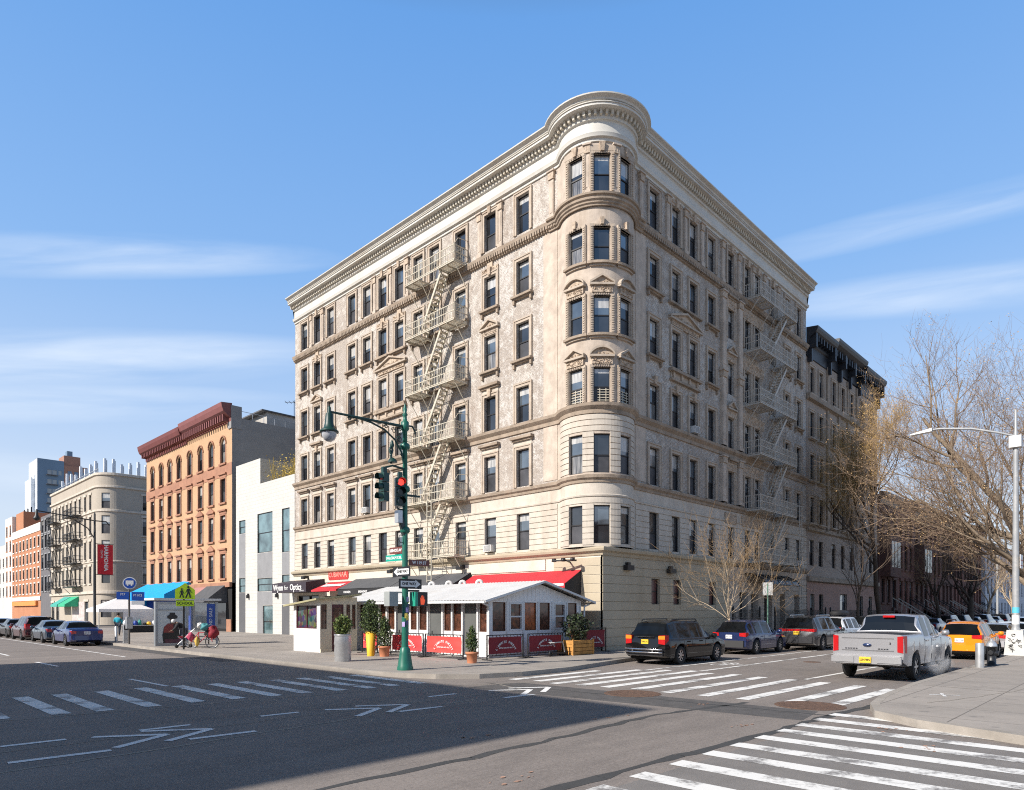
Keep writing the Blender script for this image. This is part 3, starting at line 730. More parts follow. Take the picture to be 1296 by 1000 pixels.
# cycle lane crossing: dashes and chevrons along the side street axis
cy=MB()
for a,b in ((-27.5,-26.2),(-24.9,-23.65),(-22.5,-21.4),(-18.3,-17.2),(-15.2,-14.2)): mark(a,-8.36,b,-8.42,.15,mb=cy)
for a,b in ((-26.8,-25.6),(-24.76,-23.9),(-22.8,-21.95),(-20.6,-19.8),(-16.35,-15.5)): mark(a,-6.9,b,-6.93,.14,mb=cy)
def chevron(x,y,w=.62):
    for k in (0,.75):
        for s in (1,-1):
            a=(x+k,y); mark(x+k-.95,y+s*w,x+k,y,.15,.0065+.001*k+(.0005 if s>0 else 0),cy)
for x in (-22.6,-18.3,-13.5): chevron(x,-7.65)
mark(-20.5,13.3,-20.4,10.1,.13,mb=cy); mark(-20.05,3.0,-19.95,.1,.13,mb=cy); mark(-20.5,22,-20.5,19,.13,mb=cy); mark(-20.5,31,-20.5,28,.13,mb=cy)
mark(-17.0,60,-17.0,14,.1,mb=cy)
# cyclist symbol on the side-street lane
for dx,dy in ((0,0),(1.0,0)):
    cx_,cy_=-2.3+dx,-7.3
    for k in range(10):
        a=k*.628; mark(cx_+.3*math.cos(a),cy_+.3*math.sin(a),cx_+.3*math.cos(a+.628),cy_+.3*math.sin(a+.628),.09,mb=cy)
for a in ((-2.3,-7.3,-1.9,-7.75),(-1.9,-7.75,-1.3,-7.3),(-1.9,-7.75,-1.5,-7.95),(-2.3,-7.3,-1.7,-7.3)): mark(*a,.09,.0068,mb=cy)
for a in ((-8.9,-16.2,-8.3,-16.0),(-8.75,-15.85,-8.45,-16.4)): mark(*a,.07,.156,cy)
struct('road_marking',mk,PAINT); struct('road_marking',cy,WORN)
sm_=MB(); rs=random.Random(8)
for x,y in ((-17.0,-11.2),(-19.2,-11.5),(-16.2,-9.9+-2),(-15.0,-14.2),(-13.6,-16.3),(-14.9,-17.2),(-20.6,-13.9),(-12.9,-12.4)):
    for k in range(9):
        px_,py_=x+rs.gauss(0,.25),y+rs.gauss(0,.12); r=rs.uniform(.012,.045); sm_.poly([(px_+r*1.6*math.cos(j*1.26)*rs.uniform(.5,1),py_+r*math.sin(j*1.26)*rs.uniform(.5,1),.0085) for j in range(5)])
struct('utility_paint_mark',sm_,plain('faded_orange_paint',(.40,.24,.17),.9,var=.2))
ts=MB(); rs=random.Random(3)
def seam(pts,w,z=.003):
    q=[]
    for (x0,y0),(x1,y1) in zip(pts,pts[1:]):
        n=max(2,int(math.hypot(x1-x0,y1-y0)/.35))
        for k in range(n): q.append((x0+(x1-x0)*k/n+rs.uniform(-.04,.04),y0+(y1-y0)*k/n+rs.uniform(-.05,.05),w*rs.uniform(.5,1.2)))
    q.append((*pts[-1],w))
    for a,b in zip(q,q[1:]):
        d=Vector((b[0]-a[0],b[1]-a[1])).normalized(); n=Vector((-d.y,d.x))/2
        ts.quad((a[0]-n.x*a[2],a[1]-n.y*a[2],z),(b[0]-n.x*b[2],b[1]-n.y*b[2],z),(b[0]+n.x*b[2],b[1]+n.y*b[2],z),(a[0]+n.x*a[2],a[1]+n.y*a[2],z))
seam([(-23,-12.7),(-20.2,-12.68),(-17.9,-12.6),(-15.3,-12.4),(-11.9,-12.9)],.16); seam([(-22,-14.6),(-18,-14.75),(-15.2,-14.9),(-12,-15.0),(-10.1,-15.2)],.2); seam([(-13.2,-5.6),(-13.0,-9),(-12.6,-15)],.1)
struct('tar_seam',ts,M('asphalt_sealed'))
ls=MB(); 
def lightseam(pts,w): 
    global ts; keep=ts; ts=ls; seam(pts,w,.0035); ts=keep
lightseam([(-27,-3.6),(-24.3,-3.9),(-15.3,-4.95),(-12.5,-6.3),(-9,-8.0)],.07); lightseam([(-28,-8.9),(-25,-9.0),(-13.8,-7.9),(-13.2,-6.2)],.08); lightseam([(-27,-7.4),(-14,-7.5)],.05)
for pts in ([(-10.4,-16.2),(-7,-17.1),(-3,-17.4),(3,-17.2)],[(-6.5,-15.2),(-6.8,-17),(-6.2,-19)],[(-11.5,-18.2),(-9,-18.6),(-6.3,-18.4)]):
    keep=ts; ts=ls; seam(pts,.035,.1535); ts=keep
struct('tar_seam',ls,plain('pale_seam',(.27,.24,.2),.9))
PATCH=plain('asphalt_patch',(.085,.08,.078),.9,var=.25,scale=3,bmp=.4,bscale=60)
pt=MB()
for pts in ([(-15.2,8),(-14.3,8),(-14.3,38),(-15.3,38)],[(-14.3,-6.0),(-12.4,-6.2),(-12.2,-14.6),(-13.6,-14.8)]): pt.poly([(x,y,.0018) for x,y in pts])
struct('asphalt_patch',pt,PATCH)
pt=MB(); pt.poly([(-14.0,-15.2,.0022),(-27,-15.0,.0022),(-27,-20,.0022),(-14.0,-20,.0022)]); struct('asphalt_patch',pt,plain('asphalt_pale',(.185,.172,.162),.9,var=.12,scale=2,bmp=.4,bscale=60))
RUST=plain('rusty_iron',(.13,.075,.05),.8,var=.4,scale=9,bmp=1,bscale=30)
for x,y,r,l in ((-12.35,-10.1,.6,'rusty round manhole cover in the road before the middle of the side-street crosswalk'),(-11.45,-14.15,.62,'rusty manhole cover at the sidewalk corner beside the last crosswalk stripes')):
    mb=MB(); mb.lathe([(r+.12,.004),(r+.1,.012),(r,.013),(r-.02,.009),(r*.5,.012),(.02,.014)],(x,y,0),24); tag(mb.build('manhole_cover',RUST),l,'manhole cover','manhole covers in the road')
mb=MB(); mb.lathe([(.34,.004),(.33,.011),(.02,.012)],(1.6,-9.4,0),16); tag(mb.build('manhole_cover',RUST),'small manhole cover in the side street beyond the crosswalk','manhole cover','manhole covers in the road')
rs=random.Random(12)
lf=MB()
for k in range(260):
    s=rs.random(); 
    if k<120: x,y=-14.35-rs.random()**2*.8,-1+rs.random()*30
    elif k<200: x,y=-9+rs.random()*22,-14.7+rs.random()**2*.7
    else: x,y=-13+rs.random()*12,-4.95-rs.random()**2*.6+.06*max(0,x+9)
    a=rs.uniform(0,6.28); r=rs.uniform(.015,.05); lf.poly([(x+r*math.cos(a),y+r*math.sin(a),.012),(x+r*.4*math.cos(a+1.6),y+r*.4*math.sin(a+1.6),.016),(x-r*math.cos(a),y-r*math.sin(a),.012),(x-r*.4*math.cos(a+1.6),y-r*.4*math.sin(a+1.6),.014)])
tag(lf.build('leaf_litter',plain('dry_leaf',(.30,.21,.11),.8,var=.5,scale=9)),'dry leaves and grit scattered along the kerbs','litter',kind='stuff')
# tip of a median at the left
md=MB(); 
mp=[(-27.2,1.2),(-26.2,.4),(-25.2,.5),(-24.6,1.2),(-24.5,2.2),(-24.5,60),(-27.3,60)]
md.poly([(x,y,.15) for x,y in mp])
for a,b in zip(mp,mp[1:]+mp[:1]): md.quad((a[0],a[1],0),(b[0],b[1],0),(b[0],b[1],.15),(a[0],a[1],.15))
struct('median_kerb',md,plain('median_paint',(.55,.42,.22),.85,dirt=(.35,.3,.25)))

# ------------------------------------------------------------------ neighbours along the avenue
def holes_to_windows(root,f,holes,dep,seed,surround=None,limit=60,panes=None,fm=None,smats=None):
    w=WinSet(root,limit)
    for i,h in enumerate(holes):
        F,P=window_parts(f,*h[:4],dep,seed+i); S=MB()
        if surround: surround(S,f,h,i)
        p=f((h[0]+h[1])/2,(h[2]+h[3])/2); w.add(F,P,S,apparent(p,h[1]-h[0],h[3]-h[2],f.n))
    w.finish(smats or [M('casing_stone')],fm,panes)
def shell(mb,f,u0,u1,zt,depth,m=0,roof=True,left=True,right=True):
    a,b=f(u0,0),f(u1,0); n=f.n; q=lambda p,d,z:(p[0]-n[0]*d,p[1]-n[1]*d,z)
    for p,on in ((a,left),(b,right)):
        if on: mb.quad(q(p,0,0),q(p,depth,0),q(p,depth,zt),q(p,0,zt),m)
    mb.quad(q(a,depth,0),q(b,depth,0),q(b,depth,zt),q(a,depth,zt),m)
    if roof: mb.quad(q(a,0,zt-.25),q(b,0,zt-.25),q(b,depth,zt-.25),q(a,depth,zt-.25),m)
# white tiled infill building
wb=thing('infill_building','low white tiled modern building with grey panels between the orange house and the corner house','building',(0,30.5,0))
brick('white_tile',(.56,.545,.505),(.53,.515,.48),(.30,.29,.27),bw=.6,bh=.3,bmp=.3)
plain('grey_panel',(.23,.23,.235),.6,var=.1); plain('grey_panel_dark',(.10,.10,.105),.6,var=.1)
fw=Fr((0,41.35),(0,-1)); U=lambda y:41.35-y
def panes_teal(): return [glass('pane_teal',(.10,.16,.17),ior=2.2) if 'pane_teal' not in MATS else M('pane_teal')]*5
bays=[(U(40.7),U(39.4)),(U(37.05),U(34.25)),(U(32.6),U(31.3))]
zz=[[(3.73,5.05),(9.04,10.25)],[(3.76,4.9),(7.1,10.5)],[(3.75,5.05),(6.9,10.5)]]
hs=[(b[0],b[1],a,c) for b,z in zip(bays,zz) for a,c in z]+[(U(36.0),U(34.2),0.02,2.55)]
mb=MB(); wall(mb,fw,0,U(36.5),0,15.3,[h for h in hs if h[1]<=U(36.5)],.25); 
wall(mb,fw,U(36.5)+.001,U(30.45),0,13.1,[h for h in hs if h[1]>U(36.5) and h[0]>U(36.5)],.25)
mb=MB(); wall(mb,fw,0,U(30.45),0,13.1,hs,.25); wall(mb,fw,0,U(36.5),13.1,15.3,[],.25)
shell(mb,fw,0,U(30.45),13.1,16); a=fw(0,0); b=fw(U(36.5),0)
mb.quad((0,36.5,13.1),(5,36.5,13.1),(5,36.5,15.3),(0,36.5,15.3)); mb.quad((0,41.35,13.1),(5,41.35,13.1),(5,41.35,15.3),(0,41.35,15.3)); mb.quad((0,36.5,15.28),(5,36.5,15.28),(5,41.35,15.28),(0,41.35,15.28)); mb.quad((5,36.5,13.1),(5,41.35,13.1),(5,41.35,15.3),(5,36.5,15.3))
mb.build('tiled_wall',M('white_tile'),wb)
mb=MB()
for (a,b),zs in zip(bays,([(5.05,9.04,0),(0,3.73,1)],[(4.9,7.1,0)],[(5.05,6.9,0),(2.6,3.75,0),(.02,2.6,1)])):
    for z0,z1,m in zs: fbox(mb,fw,a+.01,b-.01,z0+.03,z1-.03,0,.012,m)
fbox(mb,fw,U(37.05),U(36.02),.02,2.6,0,.012,0)
fbox(mb,fw,U(37.05),U(34.25),2.6,3.73,0,.012,0)
mb.parts('grey_panel',[M('grey_panel'),M('grey_panel_dark')],wb)
holes_to_windows(wb,fw,hs,.12,500,panes=panes_teal())
for u in (U(38.7),U(33.3)):
    mb=MB(); fbox(mb,fw,u-.12,u+.12,3.2,3.5,0,.22); fbox(mb,fw,u-.06,u+.06,3.5,3.62,.03,.15); mb.build('wall_lamp',M('dark_sash'),wb)
mb=MB(); rr=random.Random(5)
for k in range(1500):
    p=Vector((rr.uniform(.6,4),rr.uniform(30.9,36.3),13)); h=rr.uniform(.8,2.7)*(1 if rr.random()<.8 else .7); t=p+Vector((rr.uniform(-.5,.5),rr.uniform(-.5,.5),h)); 
    q=p.lerp(t,rr.uniform(.4,1)); s=rr.uniform(.05,.11); d=Vector((rr.uniform(-1,1),rr.uniform(-1,1),rr.uniform(-.4,1))).normalized()*s*1.8; e=d.orthogonal().normalized()*s*.5
    mb.quad(q,q+d*.5+e,q+d,q+d*.5-e); 
    if k%12==0: mb.bar(p,t,.02)
tag(mb.build('bamboo_hedge',plain('bamboo_leaf',(.42,.30,.05),.7,var=.5,scale=5)),'golden bamboo growing on the terrace of the white tiled building','plant')
# orange brick house
ob=thing('brick_house','five-storey orange brick house with arched top windows and dark red bracketed cornice','building',(0,42,0))
brick('orange_brick',(.50,.32,.185),(.45,.28,.155),(.50,.37,.27),bmp=.2); brick('flank_stucco',(.29,.285,.28),(.26,.255,.25),(.25,.245,.24),bw=1,bh=.5,grime=(.20,.19,.185),bmp=.2)
plain('red_brownstone',(.34,.17,.105),.8,var=.15,dirt=(.22,.10,.065)); plain('oxblood_paint',(.15,.04,.035),.6,var=.15); plain('pink_paint',(.36,.17,.15),.6)
f=Fr((0,65.4),(0,-1)); U=lambda y:65.4-y; UE=U(42.2)
OC=[63.33,60.57,57.94,55.28,52.32,49.53,46.89,44.15]; OZ=[(5.15,7.45),(8.75,11.1),(12.3,14.55),(16.0,18.4)]
oh=[(U(y)-.55,U(y)+.55,a,b) for a,b in OZ for y in OC]; mb=MB(); wall(mb,f,0,UE,4.7,19.9,oh,.22,0,0,1)
for x,d in ((0,0),): pass
fbox(mb,f,0,UE,14.75,16.0-.12,0,.03,1)
for h in oh:
    if h[2]>15:                                          # arch spandrels
        c=(h[0]+h[1])/2
        for s in (-1,1):
            pts=[f(c+s*.55,h[3]+.02,-.01),f(c+s*.55,h[3]-.6,-.01)]+[f(c+s*.55*math.cos(t),h[3]-.6+.6*math.sin(t),-.01) for t in [k*math.pi/16 for k in range(1,9)]]
            mb.extrude(pts,Vector((f.n[0],f.n[1],0))*-.14,0)
mb.build('brick_wall',[M('orange_brick'),M('red_brownstone')],ob)
mb=MB(); mb.quad((0,42.2,0),(24,42.2,0),(24,42.2,20.05),(0,42.2,20.05)); mb.quad((0,65.4,0),(24,65.4,0),(24,65.4,19),(0,65.4,19)); mb.quad((24,42.2,0),(24,65.4,0),(24,65.4,19.5),(24,42.2,19.5)); mb.quad((0,42.2,19.4),(24,42.2,19.4),(24,65.4,19.4),(0,65.4,19.4)); mb.box(-.1,.9,42.15,42.9,19,21.1)
mb.build('flank_wall',M('flank_stucco'),ob)
mb=MB(); mb.box(4,14,43.5,51,19.4,21.6); mb.build('roof_bulkhead',plain('bulkhead_render',(.42,.40,.37),.8,dirt=(.3,.28,.25)),ob)
mb=MB(); mb.box(3.4,14.2,43.3,51.2,21.6,21.72); mb.box(7.5,8.4,47,48,21.7,22.2); mb.build('bulkhead_roof',M('grey_panel_dark'),ob)
def osur(S,f,h,i):
    a,b,z0,z1=h
    if z0<15:
        fbox(S,f,a-.14,a,z0,z1+.12,0,.05); fbox(S,f,b,b+.14,z0,z1+.12,0,.05); fbox(S,f,a,b,z1,z1+.12,0,.05)
        fbox(S,f,a-.3,b+.3,z1+.38,z1+.52,0,.2); fbox(S,f,a-.2,b+.2,z1+.12,z1+.38,0,.07)
        if z0<12 and i%4 in (1,2):
            nn=Vector((f.n[0],f.n[1],0)); S.extrude([f(a-.3,z1+.52,0),f((a+b)/2,z1+.95,0),f(b+.3,z1+.52,0)],nn*.15)
    else:
        c=(a+b)/2; q=[(c-.7*math.cos(t),z1-.6+.78*math.sin(t)) for t in [k*math.pi/10 for k in range(11)]]
        for p,r in zip(q,q[1:]): S.bar(f(p[0],p[1],.03),f(r[0],r[1],.03),.16,.1)
    fbox(S,f,a-.2,b+.2,z0-.16,z0,0,.16)
    if z0>15: fbox(S,f,a-.12,a,z0,z1-.6,0,.05); fbox(S,f,b,b+.12,z0,z1-.6,0,.05)
holes_to_windows(ob,f,oh,.2,600,osur,smats=[M('red_brownstone')])
mb=MB(); prof=[(0,19.35),(.1,19.37),(.12,19.7),(.3,19.8),(.8,20.2),(.95,20.6),(1.0,20.95),(0,21.05)]
sweep(mb,straight(f,0,U(52.9)),prof,0); sweep(mb,straight(f,U(52.9)+.01,UE),[(d,z+.25) for d,z in prof],1)
for k in range(44):
    u=.3+k*(UE-.5)/44; fbox(mb,f,u,u+.2,19.65,20.25,.1,.65,1 if u>U(52.9) else 0)
mb.build('cornice',[M('oxblood_paint'),plain('red_brown_paint',(.20,.07,.065),.6)],ob)
mb=MB(); fbox(mb,f,0,UE,0,4.7,-.3,0,0); fbox(mb,f,0,UE,4.3,4.75,0,.25,1)
for a,b in ((U(50.8),U(47.6)),(U(47.2),U(46.0)),(U(45.6),U(43.4))): fbox(mb,f,a,b,.4,3.2,0,.05,2)
fbox(mb,f,U(43.2),UE,0,1.3,.0,.12,3)
mb.build('shopfront',[M('dark_void'),M('red_brownstone'),M('pane_dark'),M('red_brownstone')],ob)
mb=MB(); mb.box(-.25,-.06,51.5,64.8,0,3.2); mb.build('blue_shopfront',plain('blue_paint',(.012,.05,.30),.5),ob)
mb=MB()
def awning(mb,y0,y1,z1,z0,drop,proj,x=0,m=0,side=True):
    mb.quad((x-.02,y0,z1),(x-.02,y1,z1),(x-proj,y1,z0),(x-proj,y0,z0),m); mb.quad((x-proj,y0,z0),(x-proj,y1,z0),(x-proj,y1,z0-drop),(x-proj,y0,z0-drop),m)
    if side:
        for y in (y0,y1): mb.poly([(x-.02,y,z1),(x-proj,y,z0),(x-proj,y,z0-drop),(x-.02,y,z0-drop)],m)
awning(mb,52.0,65.1,5.15,3.75,.55,2.6); mb.build('awning',plain('azure_cloth',(.0,.30,.72),.7),ob)
mb=MB(); mb.box(-2.3,-.1,64.6,65,1.6,3.3); mb.build('awning',M('azure_cloth'),ob)
mb=MB(); awning(mb,43.2,47.4,4.65,2.9,.05,2.2); mb.build('awning',M('grey_cloth'),ob)
mb=MB(); awning(mb,47.6,50.2,4.6,3.6,.2,1.2); mb.build('awning',M('pink_paint'),ob)
mb=MB(); fbox(mb,f,U(52.2),U(47.5),3.5,4.25,0,.3); sgn=mb.build('shop_sign',M('dark_sash'),ob); text_mb('HOME',.6,(-.31,51.3,3.95),(0,-1,0),(0,0,1),bold=.01).build('lettering',M('lettering_white'),sgn)
mb=MB()
for p,h in (((1.5,47),2.2),((9,47.5),3.0)):
    z0=19.4 if p[0]<4 else 21.7; mb.bar((*p,z0),(*p,z0+h),.05)
    mb.bar((p[0]-.7,p[1]+.7,z0+h-.2),(p[0]+.7,p[1]-.7,z0+h-.2),.04)
    for k in range(5): t=-.6+k*.3; mb.bar((p[0]+t-.35,p[1]-t-.35,z0+h-.2),(p[0]+t+.35,p[1]-t+.35,z0+h-.2),.03)
mb.bar((1.2,57,20.5),(1.2,57,22.6),.06); mb.bar((1.2,56,22),(1.2,58,22),.05)
mb.parts('roof_antenna',M('black_iron'),ob)
mb=MB(); 
for k in range(9): mb.bar((1+k*1.1,42.5,20),(1+k*1.1,42.5,20.8),.04)
mb.bar((1,42.5,20.8),(9.8,42.5,20.8),.04); mb.build('roof_railing',M('galvanised'),ob)
# beige corner block beyond the cross street
bb=thing('corner_block','beige corner apartment block with rounded corner, black fire escapes and a forest of roof antennas','building',(0,84,0))
brick('beige_brick',(.42,.37,.31),(.37,.325,.27),(.46,.41,.34),bmp=.2,grime=(.34,.29,.22))
f=Fr((0,111.3),(0,-1)); U=lambda y:111.3-y; r0=2.6; UE=U(84+r0); fs=Fr((r0,84),(1,0)); ar=Arc((r0,84+r0),r0)
BY=[110,108,105.7,103.6,101.2,99,96.4,94,91.2,88.6]; BZ=[(5.9,8.3),(9.3,11.8),(12.7,15.2),(16.2,18.3)]
bh=[(U(y)-.5,U(y)+.5,a,b) for a,b in BZ for y in BY]+[(U(y)-.9,U(y)+.9,.6,3.4) for y in (110,107,90.5)]
sh=[(2.7,3.7,a,b) for a,b in BZ]+[(2.6,3.8,1,3)]
ah=[(R(215),R(240),a,b) for a,b in BZ]+[(R(212),R(244),1.2,3.6)]
mb=MB(); wall(mb,f,0,UE,0,20.9,bh,.25); wall(mb,fs,0,20,0,20.9,sh,.25); wall(mb,ar,R(180),R(270),0,20.9,ah,.25,du=R(8)); shell(mb,f,0,UE,20.9,22,right=False); mb.quad((22,84,0),(22,111,0),(22,111,20.9),(22,84,20.9))
mb.poly([(0,111.3,20.6),(0,86.6,20.6),(2.6,84,20.6),(22,84,20.6),(22,111.3,20.6)])
mb.build('brick_wall',M('beige_brick'),bb)
def jambs(S,f,h): fbox(S,f,h[0]-.09,h[0],h[2],h[3],0,.03); fbox(S,f,h[1],h[1]+.09,h[2],h[3],0,.03)
def bsur(S,f,h,i): jambs(S,f,h); fbox(S,f,h[0]-.2,h[1]+.2,h[2]-.2,h[2],0,.15); fbox(S,f,h[0]-.2,h[1]+.2,h[3],h[3]+.3,0,.12)
LIME=M('limestone_light')
holes_to_windows(bb,f,bh,.22,700,bsur,smats=[LIME]); holes_to_windows(bb,fs,sh,.22,760,bsur,smats=[LIME])
for h in ah:
    fc,wd=ar.chord(h[0],h[1]); F,P=window_parts(fc,0,wd,h[2],h[3],.15,790+int(h[2])); w=F.build('window',M('dark_sash'),bb); P.build('pane',PANES(),w)
mb=MB(); bp=[(0,111.3,-1,0)]+[(r0+r0*math.cos(R(180+k*9)),84+r0+r0*math.sin(R(180+k*9)),math.cos(R(180+k*9)),math.sin(R(180+k*9))) for k in range(11)]+[(22,84,0,-1)]
for z,d,h in ((4.4,.25,.4),(8.8,.12,.2),(15.7,.15,.3),(19.0,.2,.3),(20.7,.2,.35)): sweep(mb,bp,[(0,z),(d,z+.05),(d,z+h),(0,z+h+.05)])
mb.build('string_course',LIME,bb)
mb=MB(); fbox(mb,fs,.6,2.2,16.0,18.4,0,.04); 
fi=MB()
for y0,y1 in ((109,104.4),(98.4,92.6)):
    for z in (5.6,9.0,12.4,15.9):
        a,b=U(y0),U(y1); fbox(fi,f,a,b,z-.1,z,.1,1.2)
        for hgt in (.5,1.0): fbox(fi,f,a,b,z+hgt-.04,z+hgt+.03,1.15,1.2); 
        for k in range(13): u=a+(b-a)*k/12; fbox(fi,f,u-.02,u+.02,z,z+1,1.15,1.2)
        for u in (a,b): 
            for hgt in (.5,1.0): fbox(fi,f,u-.03,u+.03,z+hgt-.04,z+hgt+.03,0,1.2)
            fi.bar(f(u,z-.1,1.1),f(u,z-1.2,.05),.06)
        if z>6:
            for d in (.4,.9): fi.bar(f(a+1.0,z,d),f(a+3.0,z-3.4,d),.06,.16)
fi.parts('fire_escape',M('black_iron'),bb)
mb=MB(); 
awning(mb,99,103,4.2,3.0,.3,1.8); mb.build('awning',plain('teal_cloth',(.05,.33,.27),.7),bb)
mb=MB(); awning(mb,94.5,98.5,4.2,3.0,.3,1.8); mb.build('awning',plain('mint_cloth',(.03,.38,.2),.7),bb)
mb=MB(); fbox(mb,f,U(98),U(91.5),.2,3.4,0,.06); mb.build('roller_shutter',plain('graffiti_shutter',(.5,.42,.40),.6,var=.35,scale=2),bb)
aw=plain('antenna_white',(.62,.66,.72),.5,var=.1); rr=random.Random(9)
for k in range(17):
    if k<8: x,y=.5,88+k*2.6
    else: x,y=1.0+(k-8)*1.05,85.6
    mb=MB(); h=rr.uniform(1.5,2.5); mb.bar((x+.25,y,20.4),(x+.25,y,20.9+h),.09,m=1); mb.box(x-.12,x+.14,y-.2,y+.2,20.9+.2,20.9+h+.2); mb.build('cell_antenna',[aw,M('galvanised')],bb)
mb=MB()
for k in range(11): mb.bar((.3,86+k*2.4,20.4),(.3,86+k*2.4,21.7),.06)
mb.bar((.3,86,21.7),(.3,110,21.7),.06); mb.bar((.3,86,21.3),(.3,110,21.3),.06); mb.build('roof_railing',M('galvanised'),bb)
mb=MB(); mb.box(12,18,90,98,20.6,24); mb.build('roof_bulkhead',M('bulkhead_render'),bb)
# grey slim house, red brick block, pale end house
def plain_house(name,label,y1,y0,zt,cols,rows,w,h,wm,smat,seed,extra=None,x=0,depth=16,winmat=None):
    t=thing(name,label,'building',(x,y0,0)); f=Fr((x,y1),(0,-1)); n=y1-y0
    hs=[((k+.5)*n/cols-w/2,(k+.5)*n/cols+w/2,z,z+h) for z in rows for k in range(cols)]
    mb=MB(); wall(mb,f,0,n,0,zt,hs,.2); shell(mb,f,0,n,zt,depth); mb.build('wall',wm,t)
    holes_to_windows(t,f,hs,.15,seed,(lambda S,f,h,i:(jambs(S,f,h),fbox(S,f,h[0]-.1,h[1]+.1,h[2]-.2,h[2],0,.1),fbox(S,f,h[0]-.1,h[1]+.1,h[3],h[3]+.22,0,.06))),smats=[smat],panes=winmat)
    if extra: extra(t,f,n)
    return t
brick('red_brick',(.44,.19,.10),(.39,.16,.085),(.48,.3,.2),bmp=.15); plain('white_stone',(.68,.64,.58),.8)
plain_house('slim_house','narrow slate grey house squeezed beside the beige corner block',118.6,111.35,18.1,3,[5.4,9.2,12.7,15.0],1.5,2.4,plain('slate_grey',(.12,.115,.12),.7),M('grey_panel'),800)
def redx(t,f,n):
    mb=MB(); fbox(mb,f,0,n,15.9,17.3,0,.1); fbox(mb,f,0,n,3.9,4.6,0,.15); mb.build('stone_band',M('white_stone'),t)
    mb=MB(); fbox(mb,f,.2,7,17.3,21,-7,-.6,0); 
    for k in range(8): fbox(mb,f,.5+k*3,.7+k*3,21 if k<3 else 17.3,22 if k<3 else 18.3,-2,-1.8,1)
    mb.parts('roof_storey',[M('red_brick'),M('dark_sash')],t)
    mb=MB(); fbox(mb,f,2,n-2,3.0,3.8,0,.4,0); mb.build('shop_sign',plain('orange_sign',(.7,.25,.05),.5),t)
plain_house('brick_apartment_house','red brick apartment house with white stone bands far down the avenue',143,118.65,17.3,8,[5.2,7.9,10.6,13.3],1.2,1.7,M('red_brick'),M('white_stone'),830,redx)
plain_house('terrace_house','pale house with a brick flank at the far left end of the block',150,143.05,20.6,2,[5,8,11,14,17],1.2,1.8,M('white_stone'),M('red_brick'),880)
plain_house('far_row_house','pale grey house furthest down the avenue at the edge of the photograph',172,150.05,15.5,6,[5,8,11],1.1,1.8,plain('pale_grey_render',(.5,.48,.45),.8),M('white_stone'),890)
# distant tower
tw=thing('apartment_tower','distant blue-grey high-rise tower rising behind the beige block','building',(37.6,320,0))
plain('tower_shade_blue',(.13,.20,.28),.5,var=.08,scale=.1); plain('tower_lit_white',(.62,.66,.70),.5); plain('tower_brown',(.33,.17,.12),.8)  # sunlit face coloured white, shaded face a darker blue: light put into the colour
fx=Fr((37.6,336),(0,-1)); fy=Fr((37.6,320),(1,0))
mb=MB(); tfh=[(u,u+1.6,z,z+1.9) for u in (3.6,5.4) for z in range(12,64,4)]+[(7.6,8.8,z,z+1.9) for z in range(12,64,4)]
wall(mb,fy,0,9.6,0,66.2,tfh,.3,0,1,1); wall(mb,fx,0,16,0,66.2,[(4,5.5,z,z+1.8) for z in range(14,60,4)]+[(11,12.5,z,z+1.8) for z in range(14,60,4)],.3,0,0,0); mb.box(37.6,47.2,320.4,336,66,66.1,1); mb.box(36.2,37.55,324,336,0,58,0); mb.build('tower_wall',[M('tower_lit_white'),M('tower_shade_blue')],tw)
mb=MB(); 
for u,u2,z,z2 in tfh: fbox(mb,fy,u,u2,z,z2,-.25,-.2)
mb.build('tower_window',M('pane_sky'),tw,kind='stuff')
mb=MB()
for z in range(12,64,4): fbox(mb,fy,3.2,7.3,z-.5,z-.2,0,1.2)
mb.parts('balcony_slab',M('slate_grey'),tw)
mb=MB(); mb.box(47.25,56,320,332,0,64.6,0); mb.box(47.4,53.5,321,330,64.6,69,0); mb.box(49,51,323,326,69,71.5,1)
for z in range(20,62,4):
    for x in (48.5,51,53.5): mb.box(x,x+1.5,319.9,320.05,z,z+2.2,1)
mb.build('tower_annexe',[M('tower_brown'),M('tower_shade_blue')],tw)
# the building across the avenue whose shadow crosses the road
sc=thing('opposite_house','brick apartment house across the avenue, out of frame, shading the carriageway','building',(-42,-7.1,0))
f=Fr((-42,-7.1),(0,1)); hs=[(u,u+1.1,z,z+2) for u in [1.2+k*2.2 for k in range(10)] for z in (5,8.3,11.6,14.9)]
mb=MB(); wall(mb,f,0,23.6,0,19.0,hs,.2); shell(mb,f,0,23.6,19.0,18); mb.build('brick_wall',M('red_brick'),sc)
mb=MB(); 
for h in hs: mb.quad(f(h[0],h[2],-.18),f(h[1],h[2],-.18),f(h[1],h[3],-.18),f(h[0],h[3],-.18))
mb.build('window',M('pane_dark'),sc,kind='stuff')

